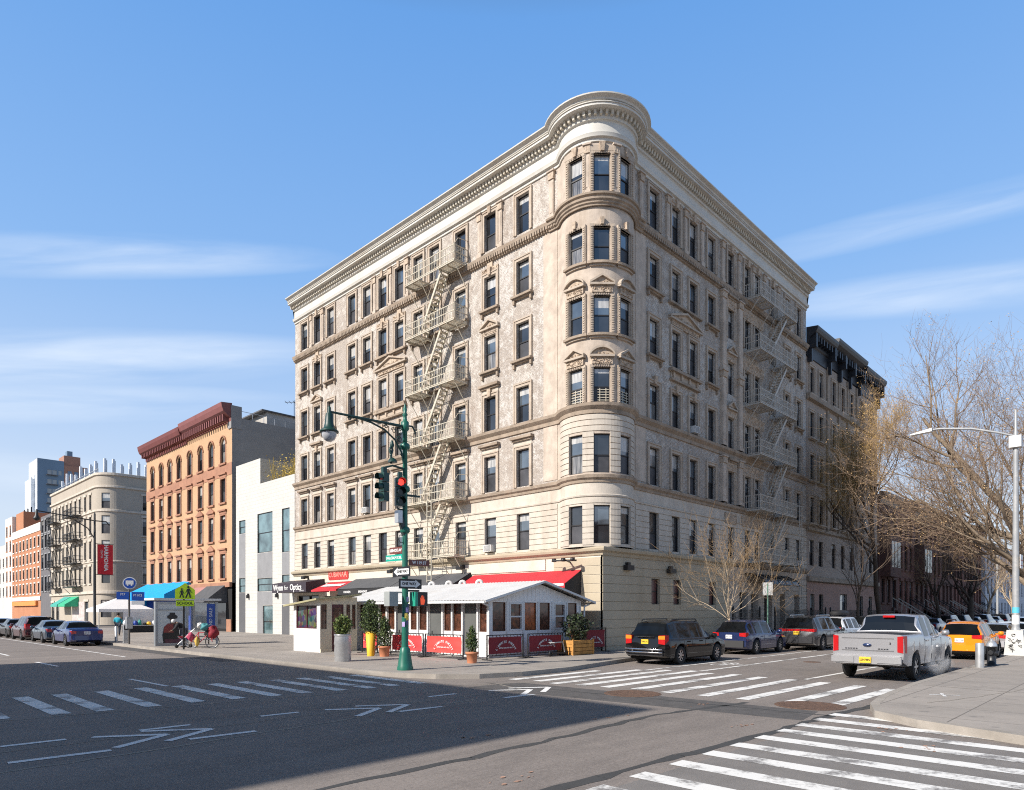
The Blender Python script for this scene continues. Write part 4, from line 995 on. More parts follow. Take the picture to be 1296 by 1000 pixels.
def off_house(name,label,o,t,n,zt,depth,cat='building'):
    r=thing(name,label,cat,(o[0],o[1],0)); f=Fr(o,t); hs=[(u,u+1.1,z,z+2) for u in [1.2+k*2.3 for k in range(int((n-1.5)/2.3))] for z in (1.2,4.8,8.1,11.4) if z<zt-2.5]
    mb=MB(); wall(mb,f,0,n,0,zt,hs,.2); shell(mb,f,0,n,zt,depth); mb.build('brick_wall',M('red_brick'),r); mb=MB()
    for h in hs: mb.quad(f(h[0],h[2],-.18),f(h[1],h[2],-.18),f(h[1],h[3],-.18),f(h[0],h[3],-.18))
    mb.build('window',M('pane_dark'),r,kind='stuff'); mb=MB(); sweep(mb,straight(f,0,n),[(0,zt-.8),(.1,zt-.7),(.4,zt-.1),(0,zt+.1)]); mb.build('cornice',M('red_brownstone'),r)
off_house('row_house','brick row house across the avenue behind the photographer, out of frame',(-42,-60),(0,1),38,16,18)
off_house('low_shop','low brick shop across the avenue beyond the shading apartment house, out of frame',(-42,16.6),(0,1),50,5.5,18)
# ------------------------------------------------------------------ side street: dark-corniced house and brownstones
kb=thing('bracketed_house','six-storey stone house with heavy black bracketed cornice next to the corner house','building',(26,0,0))
f=Fr((26,0),(1,0)); KE=17.6
KC=[1.1,3.0,5.9,8.1,10.3,13.2,15.6]; KZ=[(5.6,7.6),(8.9,10.9),(12.2,14.2),(15.5,17.5),(18.9,21.0)]
kh=[(u-.45,u+.45,a,b) for a,b in KZ for u in KC]+[(u-.45,u+.45,.9,3.4) for u in (1.1,3.0,12.8,15.4)]+[(7.3,9.0,.3,3.5)]
brick('buff_stone',(.40,.33,.275),(.36,.295,.245),(.38,.32,.27),bw=.6,bh=.35,grime=(.22,.17,.13),bmp=.4)  # stone blocks in a buff tone with grime streaks
mb=MB(); wall(mb,f,0,KE,0,21.9,kh,.22); shell(mb,f,0,KE,22.5,20,left=False); mb.build('stone_wall',M('buff_stone'),kb)
mb=MB(); fbox(mb,f,0,5.0,0,4.2,0,.03); fbox(mb,f,11.2,KE,3.6,4.2,0,.05)
mb=MB(); wall(mb,f,.05,KE-.05,.3,4.3,[h for h in kh if h[2]<1],.0,.04,0,0); mb.build('ground_floor_wall',plain('pink_stone',(.36,.22,.17),.85,dirt=(.25,.15,.11)),kb)
def ksur(S,f,h,i):
    if h[2]>8: casing(S,f,h[0],h[1],h[2],h[3]); sill(S,f,h[0],h[1],h[2],br=False,m=0)
holes_to_windows(kb,f,kh,.18,900,ksur,smats=[M('casing_stone')])
mb=MB()
for z,d,h in ((4.3,.25,.45),(8.2,.2,.3),(18.3,.28,.45)): sweep(mb,straight(f,0,KE),[(0,z),(d,z+.1),(d,z+h),(0,z+h+.05)])
for u in (4.4,7.0,9.2,11.6): fbox(mb,f,u-.2,u+.2,8.5,21.8,0,.12)
mb.build('string_course',M('brown_moulding'),kb)
mb=MB(); bl=plain('black_cornice_paint',(.018,.02,.026),.45,var=.3)
prof=[(0,21.6),(.08,21.62),(.1,22.5),(.2,22.6),(.25,22.95),(.75,23.3),(.85,23.5),(.88,23.7),(0,23.8)]
sweep(mb,straight(f,0,4.6),prof); sweep(mb,straight(f,4.61,11.9),[(d*1.05,z+.35) for d,z in prof]); sweep(mb,straight(f,11.91,KE),prof)
for k in range(30): u=.25+k*KE/30; fbox(mb,f,u-.07,u+.07,22.75,23.25,.15,.65)
for u in (.3,4.4,6.9,9.3,11.8,17.3): fbox(mb,f,u-.13,u+.13,22.2,23.3,.1,.7); fbox(mb,f,u-.11,u+.11,21.2,22.2,0,.35)
mb.build('cornice',bl,kb)
mb=MB()
for z in (12,15.4,18.8):
    mb.box(26+KE,26+KE+1.2,3,9,z-.1,z); 
    for y in (3,9): 
        for h in (.5,1): mb.bar((26+KE,y,z+h),(26+KE+1.2,y,z+h),.05)
    for h in (.5,1): mb.bar((26+KE+1.2,3,z+h),(26+KE+1.2,9,z+h),.05)
    mb.bar((26+KE+.6,4,z),(26+KE+.6,8,z-3.4),.08,.2)
mb.build('fire_escape',M('black_iron'),kb)
# iron fence in front of the houses (one fence per house)
def fence(x0,x1,y,label):
    t=thing('iron_fence',label,'fence',(x0,y,.15),group='black iron fences along the side street'); mb=MB(); n=int((x1-x0)/.16)
    for k in range(n+1): x=x0+(x1-x0)*k/n; mb.bar((x,y,.15),(x,y,2.15),.024)
    for z in (.3,2.0): mb.bar((x0,y,z),(x1,y,z),.04,.03)
    mb.build('bars',M('black_iron'),t)
    for x in (x0,x1):
        mb=MB(); mb.box(x-.05,x+.05,y-.05,y+.05,.15,2.25); mb.lathe([(.07,2.25),(.05,2.33),(.0,2.4)],(x,y,0),8); mb.build('post',M('black_iron'),t)
fence(10.6,14.2,-1.6,'black iron fence behind the small bare tree, next to the tan wall'); fence(16.5,25.5,-1.6,'black iron fence under the entrance canopy of the corner house'); fence(26.5,33,-1.6,'black iron fence left of the pink stone doorway'); fence(35.5,43,-1.6,'black iron fence right of the pink stone doorway')
# brownstones with stoops
bs1=plain('brownstone_dark',(.11,.05,.038),.85,var=.2,scale=.8,dirt=(.06,.03,.022)); bs2=plain('brownstone_red',(.15,.06,.045),.85,var=.2,dirt=(.08,.035,.025))
pale=plain('pale_blue_render',(.42,.45,.5),.8)
names=['brownstone with projecting bay, first beyond the six-storey house','dark brownstone second beyond the six-storey house','reddish brownstone third in the row','dark brownstone fourth in the row behind the thick tree','brownstone fifth in the row behind the slender pale tree','brownstone sixth in the row','dark brownstone seventh in the row','brownstone last in the row before the pale house']
x=44.2
for i in range(8):
    w=6.2; t=thing('brownstone_house',names[i],'house',(x,0,0),group='brownstone houses with stoops'); f=Fr((x,0),(1,0)); wmat=(bs1,bs2)[i%2]
    cols=[1.2,3.1,5.0]; hs=[(u-.5,u+.5,a,b) for a,b in ((2.9,5.2),(6.4,8.8),(9.7,11.7)) for u in cols]; hs=[h for h in hs if not (h[0]>4 and h[2]<3)]+[(4.4,5.6,2.4,5.2)]
    mb=MB(); wall(mb,f,0,w-.02,0,13.3,hs,.25); shell(mb,f,0,w-.02,13.3,14)
    if i in (0,2): fbox(mb,f,.4,3.9,5.4,9.4,0,.9)
    mb.build('stone_wall',wmat,t)
    holes_to_windows(t,f,hs,.2,1000+20*i,lambda S,f,h,i:(jambs(S,f,h),fbox(S,f,h[0]-.15,h[1]+.15,h[3],h[3]+.3,0,.15),fbox(S,f,h[0]-.15,h[1]+.15,h[2]-.15,h[2],0,.15)),smats=[wmat])
    if i in (0,2):
        mb=MB()
        for a in (.7,1.75,2.8): fbox(mb,f,a,a+.8,6.3,8.8,.9,.93)
        mb.build('bay_window',M('pane_sky'),t)
    mb=MB(); sweep(mb,straight(f,0,w-.03),[(0,12.4),(.1,12.45),(.2,12.9),(.6,13.2),(.65,13.5),(0,13.6)]); mb.build('cornice',bl if i%2==0 else bs1,t)
    mb=MB()
    for k in range(11): fbox(mb,f,4.1,5.9,.15,.35+k*.2,.05,3.2-k*.29)
    st=mb.build('stoop',bs1,t); mb=MB()
    for u in (4.05,5.95):
        mb.bar(f(u,1.2,3.3),f(u,3.4,.1),.07,.09)
        for k in range(9): q=k/8; mb.bar(f(u,.2+2.2*q,3.3-3.2*q),f(u,1.2+2.2*q,3.3-3.2*q),.03)
    mb.parts('handrail',M('steel_grey_paint') if i%2==0 else M('black_iron'),st)
    x+=w
t=thing('terraced_house','pale blue-grey rendered house beyond the brownstone row','house',(x,0,0)); f=Fr((x,-.5),(1,0)); hs=[(u,u+1.2,z,z+2.4) for u in [1.5+k*3 for k in range(18)] for z in (1,4.6,8.2)]
mb=MB(); wall(mb,f,0,56,0,12.6,hs,.25); shell(mb,f,0,56,12.6,14); mb.build('rendered_wall',pale,t); holes_to_windows(t,f,hs,.2,1300,smats=[pale],limit=30)
# ------------------------------------------------------------------ awnings and signs of the shops (parts of the corner house)
def awn(y0,y1,z1,z0,drop,proj,mat,name='awning',words=None,wm=None,arms=False,side=True):
    mb=MB(); awning(mb,y0,y1,z1,z0,drop,proj,-G-.02,0,side); 
    o=mb.build(name,mat,bld)
    if words:
        t=MB()
        for s,y,sz in words: t.add(text_mb(s,sz,(-G-.03-proj,y,z0-drop*.52),(0,-1,0),(0,0,1),bold=.006))
        t.parts('lettering',M('lettering_white'),o)
    if arms:
        a=MB()
        for y in (y0+.1,y1-.1): a.bar((-G,y,z0-.1),(-G-proj+.1,y,z0-.02),.05)
        a.parts('awning_arm',M('galvanised'),o)
    return o
awn(1.15,9.1,4.15,3.42,.2,1.35,M('red_cloth'),arms=True,side=False)
mb=MB(); mb.quad((-1.5,1.2,3.44),(-1.5,9,3.44),(-1.49,9,3.32),(-1.49,1.2,3.32)); 
for y in (1.18,):
    mb.quad((-1.48,y,3.42),(-.15,y,4.15),(-.15,y,2.9),(-1.3,y,2.9),1)  # dark sheet standing in for the shade in the awning's open end
mb.build('awning_skirt_shade',[M('white_paint'),M('black_cloth')],bld)
awn(9.3,21.4,4.3,3.55,.36,1.5,M('black_cloth'),words=[('CHICKEN',20.2,.2),('BREAKFAST',18.3,.2),('LUNCH',15.6,.2),('DINNER',12.6,.2)])
mb=MB()
for y0,y1 in ((9.32,15.3),(15.36,21.38)): mb.quad((-G-.06,y0,4.335),(-G-.06,y1,4.335),(-G-1.53,y1,3.59),(-G-1.53,y0,3.59))
mb.build('awning_cover',M('grey_cloth'),bld)
rawn=awn(21.6,25.0,4.2,3.6,.12,1.5,M('red_cloth')); mb=MB(); mb.quad((-G-.55,21.9,4.03),(-G-.55,24.6,4.03),(-G-1.0,24.6,3.855),(-G-1.0,21.9,3.855)); mb.build('lettering_strip',M('lettering_white'),rawn)
# boxed optician sign on the end
mb=MB(); mb.box(-1.7,-.13,25.6,30.9,3.5,4.2); mb.poly([(-.13,25.6,4.2),(-1.7,25.6,4.2),(-.13,25.6,4.5)]); mb.quad((-.13,25.6,4.5),(-.13,30.9,4.5),(-1.7,30.9,4.2),(-1.7,25.6,4.2))
so=mb.build('shop_sign',plain('plum_black',(.035,.025,.035),.6),bld)
t=text_mb('Wynn',.66,(-1.72,29.85,3.86),(0,-1,0),(0,0,1),bold=.012); t.add(text_mb('for',.5,(-1.72,28.55,3.84),(0,-1,0),(0,0,1))); t.add(text_mb('Optics',.66,(-1.72,27.1,3.86),(0,-1,0),(0,0,1),bold=.012)); t.add(text_mb('EYEWEAR',.14,(-1.72,26.2,3.58),(0,-1,0),(0,0,1)))
t.parts('lettering',M('lettering_white'),so)
mb=MB(); pts=[(-.2,22.3+2.7*.5+1.35*c,4.73+.36*s) for c,s in ((-1,-.6),(-.93,-1),(.93,-1),(1,-.6),(1,.6),(.93,1),(-.93,1),(-1,.6))]; mb.extrude(pts,(.12,0,0))
so=mb.build('shop_sign',plain('sign_red',(.42,.03,.025),.5,var=.1),bld); t=text_mb('CUBANA',.5,(-.21,23.9,4.73),(0,-1,0),(0,0,1),bold=.004); t.add(text_mb('A',.62,(-.21,22.68,4.73),(0,-1,0),(0,0,1),bold=.01)); t.build('lettering',plain('sign_pink',(.75,.28,.22),.5),so)

# ------------------------------------------------------------------ dining shed
WHITE=plain('shed_white',(.74,.73,.71),.6,var=.05,scale=1.5,dirt=(.66,.64,.6),dscale=.7); CREAM=plain('shed_cream',(.56,.49,.36),.7,var=.08)
DGREY=plain('shed_dark_grey',(.10,.105,.10),.7)
plain('shed_glass',(.085,.032,.018),.3,var=.95,scale=7,coat=.7,dirt=(.01,.008,.007),dscale=4); plain('warm_interior',(.30,.075,.02),.35,var=.8,scale=6,coat=.6)  # warm light and decorations inside are painted into the pane colours
sh=thing('dining_shed','white wooden outdoor dining shed with corrugated gable roof in front of the corner restaurant','shed',(-7.5,.2,.15))
wf=Fr((-7.5,10.3),(0,-1)); sf=Fr((-7.5,.2),(1,0)); V=lambda y:10.3-y
wins_=[(9.62,9.0),(7.85,7.37),(7.2,6.61),(5.43,4.93),(4.78,4.2),(3.03,2.56),(2.4,1.84),(.75,.25)]; doors_=[(8.88,7.97),(6.5,5.7),(4.05,3.2),(1.72,.9)]
hs=[(V(a),V(b),1.22,2.42) for a,b in wins_]; dh=[(V(a),V(b),.2,2.42) for a,b in doors_]
mb=MB(); wall(mb,wf,0,10.1,.15,2.55,hs+dh,.1)
sw=[(.23,1.0,0),(1.22,2.05,1),(2.17,2.93,2),(3.15,3.85,0),(4.13,4.96,1),(5.12,5.78,0)]
wall(mb,sf,0,6.1,.15,2.55,[(a,b,1.24,2.46) for a,b,k in sw],.1)
mb.poly([sf(0,2.55),sf(6.1,2.55),sf(3.1,3.3)])
mb.quad((-1.4,.2,.15),(-1.4,10.3,.15),(-1.4,10.3,2.55),(-1.4,.2,2.55)); mb.quad((-7.5,10.3,.15),(-1.4,10.3,.15),(-1.4,10.3,2.55),(-7.5,10.3,2.55))
for k in range(24): u=.12+k*.25; zt=2.55+.75*(1-abs(u-3.1)/3.1)-.05; fbox(mb,sf,u,u+.02,2.52,max(2.53,zt),0,.012)
mb.build('wall',WHITE,sh)
mb=MB()
for a,b,c,d in dh: fbox(mb,wf,a,b,.2,2.42,-.09,-.05)
for a,b,c,d in dh: fbox(mb,wf,a+.1,a+.16,1.05,1.2,-.05,.0)
mb.parts('door',DGREY,sh)
for h in hs:
    F=MB(); P=MB(); t=.03
    for q in ((h[0],h[0]+t,h[2],h[3]),(h[1]-t,h[1],h[2],h[3]),(h[0]+t,h[1]-t,h[2],h[2]+t),(h[0]+t,h[1]-t,h[3]-t,h[3])): fbox(F,wf,*q,-.09,-.03)
    P.quad(wf(h[0],h[2],-.07),wf(h[1],h[2],-.07),wf(h[1],h[3],-.07),wf(h[0],h[3],-.07))
    o=F.build('window',plain('wood_brown',(.10,.04,.02),.6),sh); P.build('pane',[M('shed_glass'),M('warm_interior')][0 if h[0]<8 else 0],o)
for a,b,k in sw:
    F=MB(); P=MB(); t=.08 if k==1 else .025
    for q in ((a,a+t,1.24,2.46),(b-t,b,1.24,2.46),(a+t,b-t,1.24,1.24+t),(a+t,b-t,2.46-t,2.46)): fbox(F,sf,*q,-.09,.02 if k==1 else -.03)
    if k==1: fbox(F,sf,a+t,b-t,1.82,1.88,-.09,.0)
    P.quad(sf(a,1.24,-.07),sf(b,1.24,-.07),sf(b,2.46,-.07),sf(a,2.46,-.07))
    o=F.build('window',M('white_paint') if k==1 else M('wood_brown'),sh); P.build('pane',M('warm_interior') if k==2 else M('shed_glass'),o)
mb=MB(); X0,X1,XC=-8.05,-.75,-4.4; y0,y1=-.15,11.7; ze,zr=2.52,3.42
n=60
for xa,xb,za,zb in ((X0,XC,ze,zr),(X1,XC,ze,zr)):
    rows=[]
    for k in range(n*2+1):
        y=y0+(y1-y0)*k/(n*2); h=.022*(k%2); rows.append([(xa,y,za+h),(xb,y,zb+h)])
    mb.grid(rows,0,False)
mb.build('roof',plain('corrugated_white',(.56,.565,.565),.5,.0,var=.08,scale=.9,dirt=(.5,.48,.45),dscale=.8),sh)
mb=MB(); 
for xa in (X0,X1):
    mb.bar((xa,y0-.02,ze-.04),(XC,y0-.02,zr-.04),.05,.09); mb.bar((xa,y0,ze-.06),(xa,y1,ze-.06),.07,.1)
for x in (-7.6,-1.3): mb.tube([(x-.35 if x<-5 else x+.45,.1,2.42),(x,.08,2.3),(x,.08,2.15),(x,.08,.2)],.045,6)
for y in (10.2,8.94,7.9,7.28,6.55,5.6,4.85,4.12,3.1,2.45,1.78,.82,.2): mb.box(-7.56,-7.5,y-.05,y+.05,.16,2.5)
for u in (.02,1.1,2.1,3.04,3.98,5.04,6.0): fbox(mb,sf,u-.05,u+.05,.16,2.5,0,.03)
mb.build('trim',M('white_paint'),sh)
vp=MB()
for y in (10.0,8.3,6.1,3.7): 
    pass
for y in (9.5,8.05,6.95,5.65):
    t_=[(0,3.0),(0,3.52)]+[(.13*(1-math.cos(a)),3.52+.13*math.sin(a)) for a in [k*math.pi/8 for k in range(1,9)]]+[(.26,3.4)]
    vp.tube([(-3.1+p[0]*.7,y-p[0]*.7,p[1]) for p in t_],.085,10)
vp.parts('vent_pipe',M('white_paint'),sh)
# entrance vestibule
ve=thing('entrance_vestibule','small cream and white entrance vestibule with a sloping roof left of the dining shed','shed',(-10.4,8.5,.15))
vw=Fr((-10.4,11.0),(0,-1)); vs=Fr((-10.4,8.5),(1,0))
mb=MB(); wall(mb,vw,0,2.5,.15,2.5,[(.25,2.2,1.25,2.35)],.08); mb.poly([vw(0,2.5),vw(2.5,2.5),vw(2.5,2.62)]); mb.build('side_wall',WHITE,ve)
mb=MB(); wall(mb,vs,0,2.0,.15,2.75,[(.05,.35,1.25,2.4),(.62,1.25,.2,2.4),(1.4,1.62,1.2,2.4),(1.72,1.92,1.2,2.4)],.08); mb.quad((-8.4,8.5,.15),(-8.4,11,.15),(-8.4,11,2.6),(-8.4,8.5,2.6)); fbox(mb,vs,0,.6,.15,.3,0,.06); mb.build('front_wall',CREAM,ve)
mb=MB(); fbox(mb,vs,.62,1.25,.2,2.4,-.08,-.04); o=mb.build('door',plain('maroon_paint',(.07,.012,.015),.5),ve); mb=MB(); fbox(mb,vs,.72,1.15,1.0,2.25,-.04,-.03); mb.build('pane',M('shed_glass'),o)
mb=MB()
for a,b,c in ((.05,.35,1.25),(1.4,1.62,1.2),(1.72,1.92,1.2)): fbox(mb,vs,a,b,c,2.4,-.08,-.06)
P=MB(); P.quad(vw(.25,1.25,-.06),vw(2.2,1.25,-.06),vw(2.2,2.35,-.06),vw(.25,2.35,-.06)); F=MB(); 
for u in (.25,1.2,2.12): fbox(F,vw,u,u+.08,1.25,2.35,-.08,-.02)
for z in (1.25,2.3): fbox(F,vw,.33,2.12,z,z+.05,-.08,-.025)
def poster():
    m,nt,b=newmat('stained_poster'); v=coords(nt,(3,3,3)); vo=N(nt,'ShaderNodeTexVoronoi'); vo.inputs['Scale'].default_value=1.6; L(nt,v,vo.inputs['Vector'])
    hs_=N(nt,'ShaderNodeHueSaturation'); hs_.inputs['Saturation'].default_value=.75; hs_.inputs['Value'].default_value=.13; L(nt,vo.outputs['Color'],hs_.inputs['Color']); L(nt,hs_.outputs[0],b.inputs['Base Color']); b.inputs['Roughness'].default_value=.1; return m
o=F.build('window',M('maroon_paint'),ve); P.build('pane',poster(),o); mb.parts('window',M('shed_glass'),ve)
mb=MB(); mb.hexa([(-10.75,8.25,2.6),(-8.3,8.25,2.85),(-8.3,11.4,2.55),(-10.75,11.4,2.3),(-10.75,8.25,2.68),(-8.3,8.25,2.93),(-8.3,11.4,2.63),(-10.75,11.4,2.38)]); mb.build('roof',plain('olive_roof',(.33,.30,.17),.8),ve)

# barriers with banners
def barrier(a,b,mat,label,words=True,white=True,h=1.0,stand=True):
    a=Vector((*a,.15)); b=Vector((*b,.15)); d=b-a; l=d.length; d.normalize(); up=Vector((0,0,1)); nrm=d.cross(up)
    t=thing('cafe_barrier',label,'barrier',tuple(a),group='red banner barriers round the dining shed')
    fr=MB()
    for p in (a,b): fr.bar(p+up*.02,p+up*h,.04); fr.bar(p-nrm*.28+up*.03,p+nrm*.28+up*.03,.05,.03)
    for z in (.17,h-.02): fr.bar(a+up*z,b+up*z,.035)
    k=0.08
    rr=random.Random(int(l*99))
    while k<l-.08: fr.bar(a+d*k+up*(h-.02),a+d*(k+.06)+up*(h-.1),.018); fr.bar(a+d*k+up*.17,a+d*(k+.06)+up*.24,.018); k+=.2
    fr.build('frame',M('black_iron'),t)
    p=MB(); q0,q1=a+d*.09,b-d*.09; n=12; rows=[]
    for j in range(7):
        rows.append([q0+(q1-q0)*(i/n)+up*(.24+(h-.34)*j/6)+nrm*(.012*math.sin(i*1.7+j)+.01*math.sin(j*2+l)) for i in range(n+1)])
    p.grid(rows,0,True); o=p.build('banner',mat,t)
    if words:
        c=(a+b)/2+up*(.66)+nrm*.03; s=min(.13,l*.075)
        tx=arc_text("L'ERMITE FOREST",s,c+up*.04,d,up,.62,s*1.12); tx.add(text_mb('BISTRO BAR AND GRILL',s*.55,c-up*.2,d,up,bold=.002)); tx.build('lettering',M('lettering_white'),o)
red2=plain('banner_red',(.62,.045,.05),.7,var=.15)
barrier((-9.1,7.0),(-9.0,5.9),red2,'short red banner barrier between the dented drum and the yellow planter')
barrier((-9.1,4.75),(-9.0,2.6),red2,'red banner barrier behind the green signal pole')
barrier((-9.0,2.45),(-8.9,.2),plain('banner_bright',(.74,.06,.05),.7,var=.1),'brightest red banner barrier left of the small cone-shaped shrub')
barrier((-8.5,-.75),(-6.45,-.75),M('shaded_red_cloth'),'shade-painted red banner barrier at the corner of the shed, right of the small shrub')
barrier((-6.15,-.75),(-3.9,-.75),M('shaded_red_cloth'),'shade-painted red banner barrier left of the wooden planter box')
barrier((-2.2,-.55),(-.45,-.55),M('shaded_red_cloth'),'short shade-painted red banner barrier against the tan wall right of the planter box',h=1.15)
# plants in pots
def bush(mb,c,rx,rz,n,seed,leaf=.06,cone=0):
    r=random.Random(seed)
    for k in range(n):
        while True:
            p=Vector((r.uniform(-1,1),r.uniform(-1,1),r.uniform(-1,1)))
            if p.length<1 and p.length>r.random()**2*.9: break
        lump=.8+.35*math.sin(p.x*5+seed)*math.cos(p.y*4)*math.sin(p.z*4+1)
        tz=(p.z+1)/2; sc=(1-cone*tz)*lump
        q=Vector((c[0]+p.x*rx*sc,c[1]+p.y*rx*sc,c[2]+p.z*rz)); d=Vector((r.uniform(-1,1),r.uniform(-1,1),r.uniform(-.3,1))).normalized()*leaf*r.uniform(.6,1.5); e=d.cross(Vector((r.random()-.5,r.random()-.5,r.random()-.5))).normalized()*leaf*.4
        mb.quad(q,q+d*.5+e,q+d,q+d*.5-e,k%2)
FOL=[M('foliage_dark'),M('foliage_mid')]
def potted(x,y,pr_,ph,pm,cz,rx,rz,n,seed,label,cone=0,cat='plant',leaf=.06,shape=None):
    t=thing('potted_plant',label,cat,(x,y,.15)); p=MB()
    p.lathe(shape or [(pr_*.72,.15),(pr_*.9,.15+ph*.8),(pr_*1.02,.15+ph*.82),(pr_*1.02,.15+ph),(pr_*.85,.15+ph),(pr_*.8,.15+ph*.9)],(x,y,0),16); p.build('pot',pm,t)
    b=MB(); bush(b,(x,y,cz),rx,rz,n,seed,leaf*1.25,cone); 
    for k in range(5): b.bar((x,y,.15+ph*.9),(x+random.Random(k+seed).uniform(-.1,.1),y,cz+rz*.5),.02,m=2)
    b.build('foliage',FOL+[M('wood_brown')],t)
potted(-9.75,-1.25,.24,.42,M('terracotta'),1.02,.36,.5,900,1,'small cone-shaped shrub in a brick-red pot at the shed corner',.75)
potted(-9.9,4.1,.27,.45,M('terracotta'),1.15,.46,.7,1500,2,'bushy plant in an orange terracotta pot right of the tall yellow planter',.5)
potted(-9.75,5.3,.22,.42,M('terracotta'),1.05,.36,.55,600,3,'plant in a terracotta pot left of the tall yellow planter',.3)
potted(-10.15,4.75,.2,1.05,M('yellow_paint'),1.8,.66,.8,2200,4,'tall shrub in a slim yellow planter between two terracotta pots',.3,shape=[(.15,.15),(.22,1.2),(.19,1.2),(.17,1.1)])
# big wooden planter box with dark shrub
t=thing('planter_box','orange wooden planter box with a dark leafy shrub beside the tan wall','planter',(-3.1,-.85,.15)); mb=MB()
for k in range(4): mb.box(-3.82,-2.4,-1.3,-.45,.17+k*.16,.31+k*.16)
for x in (-3.84,-2.42): 
    for y in (-1.32,-.47): mb.box(x-.03,x+.05,y-.0,y+.06,.15,.84)
mb.build('box',plain('orange_wood',(.52,.25,.06),.7,var=.3,scale=4),t); mb=MB(); bush(mb,(-3.1,-.88,1.35),.72,.62,1500,8,.11); 
for k in range(7): mb.tube([(-3.1+k*.08-.24,-.88,.75),(-3.1+(k-3)*.18,-.88+.1*math.sin(k),1.5)],.018,5,2)
mb.build('foliage',[plain('shrub_dark',(.018,.022,.012),.6,var=.5,scale=9),M('foliage_dark'),M('wood_brown')],t)
# drums / bins
def drum(x,y,label):
    t=thing('metal_drum',label,'planter',(x,y,.15)); p=MB(); pr=[(.3,.15)]
    for z in (.17,.45,.48,.78,.81,1.1,1.13): pr.append((.31+(.02 if z in (.48,.81) else 0),z))
    pr+=[(.33,1.15),(.33,1.19),(.29,1.19),(.28,1.05)]
    p.lathe(pr,(x,y,0),22); p.build('drum',M('galvanised'),t); b=MB(); bush(b,(x,y,1.52),.42,.42,1100,11,.085)
    for k in range(5): b.bar((x,y,1.1),(x+.12*math.cos(k*1.26),y+.12*math.sin(k*1.26),1.75),.02,m=2)
    b.build('foliage',[plain('boxwood',(.12,.15,.03),.7,var=.5,scale=9),M('foliage_mid'),M('wood_brown')],t)
drum(-12.6,3.0,'round galvanised drum planted with a yellow-green bush near the kerb')
mb=MB(); mb.box(-10.9,-10.6,5.9,6.2,.15,.9); mb.box(-10.93,-10.57,5.87,6.23,.86,.93); tag(mb.build('yellow_bin',M('yellow_paint')),'small yellow box standing behind the galvanised drum','bin')
t=thing('parked_scooter','dark folded kick scooter leaning before the shade-painted red banner','scooter',(-4.6,-1.05,.15)); mb=MB()
mb.box(-5.0,-4.1,-1.12,-.98,.25,.31); mb.build('deck',M('dark_sash'),t); mb=MB(); mb.tube([(-4.1,-1.05,.28),(-4.2,-1.0,.75),(-5.0,-.98,.72)],.03,6); mb.tube([(-4.95,-1.2,.74),(-4.95,-.8,.74)],.025,6); mb.build('stem',M('galvanised'),t)
for x in (-5.05,-4.02):
    mb=MB(); mb.lathe([(.05,-.03),(.11,-.03),(.12,0),(.11,.03),(.05,.03)],(x,-1.05,.27),14,0,'y'); mb.build('wheel',M('black_iron'),t)

# ------------------------------------------------------------------ signal pole
PX,PY=-13.25,-1.82
GP,DG=M('green_paint'),M('dark_green_paint')
sp=thing('signal_pole','green street lamp pole with traffic signals, one-way signs and street-name signs at the kerb corner','traffic light',(PX,PY,.15))
mb=MB(); mb.lathe([(.27,.15),(.27,.22),(.245,.3),(.185,.7),(.165,.85),(.115,.92)],(PX,PY,0),8); mb.build('base',GP,sp)
mb=MB(); mb.lathe([(.115,.9),(.11,1.5),(.1,3),(.085,5.5),(.075,8.0),(.13,8.05),(.13,8.3),(.07,8.35),(.06,8.5),(.09,8.55),(.05,8.62),(.07,8.72),(.0,8.95)],(PX,PY,0),14)
for z in (4.65,6.0,7.4): mb.lathe([(.12,z),(.16,z+.05),(.16,z+.15),(.12,z+.2)],(PX,PY,0),12)
mb.build('pole',GP,sp)
P=lambda l,z,y=0:(PX-l,PY+y,z)
mb=MB(); mb.tube([P(0,8.15),P(1.5,8.1),P(2.8,8.06)],[.05,.04,.035],8)
q=[P(.05,6.9),P(.15,7.3),P(.4,7.65),P(.8,7.9),P(1.3,8.03),P(1.9,8.08)]; mb.tube(q,.03,6)
def scroll(cx,cz,r,n=12,tw=1.4):
    mb.tube([P(cx+r*(1-.6*k/n)*math.cos(k/n*tw*2*math.pi),cz+r*(1-.6*k/n)*math.sin(k/n*tw*2*math.pi)) for k in range(n+1)],.014,4)
for cx,cz,r in ((.2,7.95,.12),(.22,7.7,.1),(.14,7.45,.09),(.45,7.95,.1),(.75,8.02,.07),(.12,7.2,.07),(1.9,8.02,.08),(2.1,8.0,.07)): scroll(cx,cz,r)
mb.tube([P(-.05,8.2),P(-.3,8.22),P(-.42,8.05),P(-.42,7.98)],.03,6); mb.build('lamp_arm',DG,sp)
mb=MB(); c=P(2.8,0); mb.lathe([(.02,8.22),(.05,8.18),(.05,8.05),(.11,7.97),(.13,7.72),(.16,7.58),(.2,7.53),(.28,7.48),(.285,7.44),(.22,7.43)],(c[0],c[1],0),16); lm=mb.build('lamp_housing',DG,sp)
mb=MB(); mb.lathe([(.22,7.43),(.215,7.33),(.16,7.22),(.08,7.17),(.01,7.16)],(c[0],c[1],0),16); mb.build('lamp_globe',glass('lamp_glass',(.35,.36,.38)),lm)
red_on=plain('signal_red_lit',(.6,.02,.02),.3,emit=((1,.03,.02),2.2)); lens=plain('signal_lens_dark',(.012,.02,.015),.15); lensr=plain('signal_lens_maroon',(.06,.01,.01),.15)
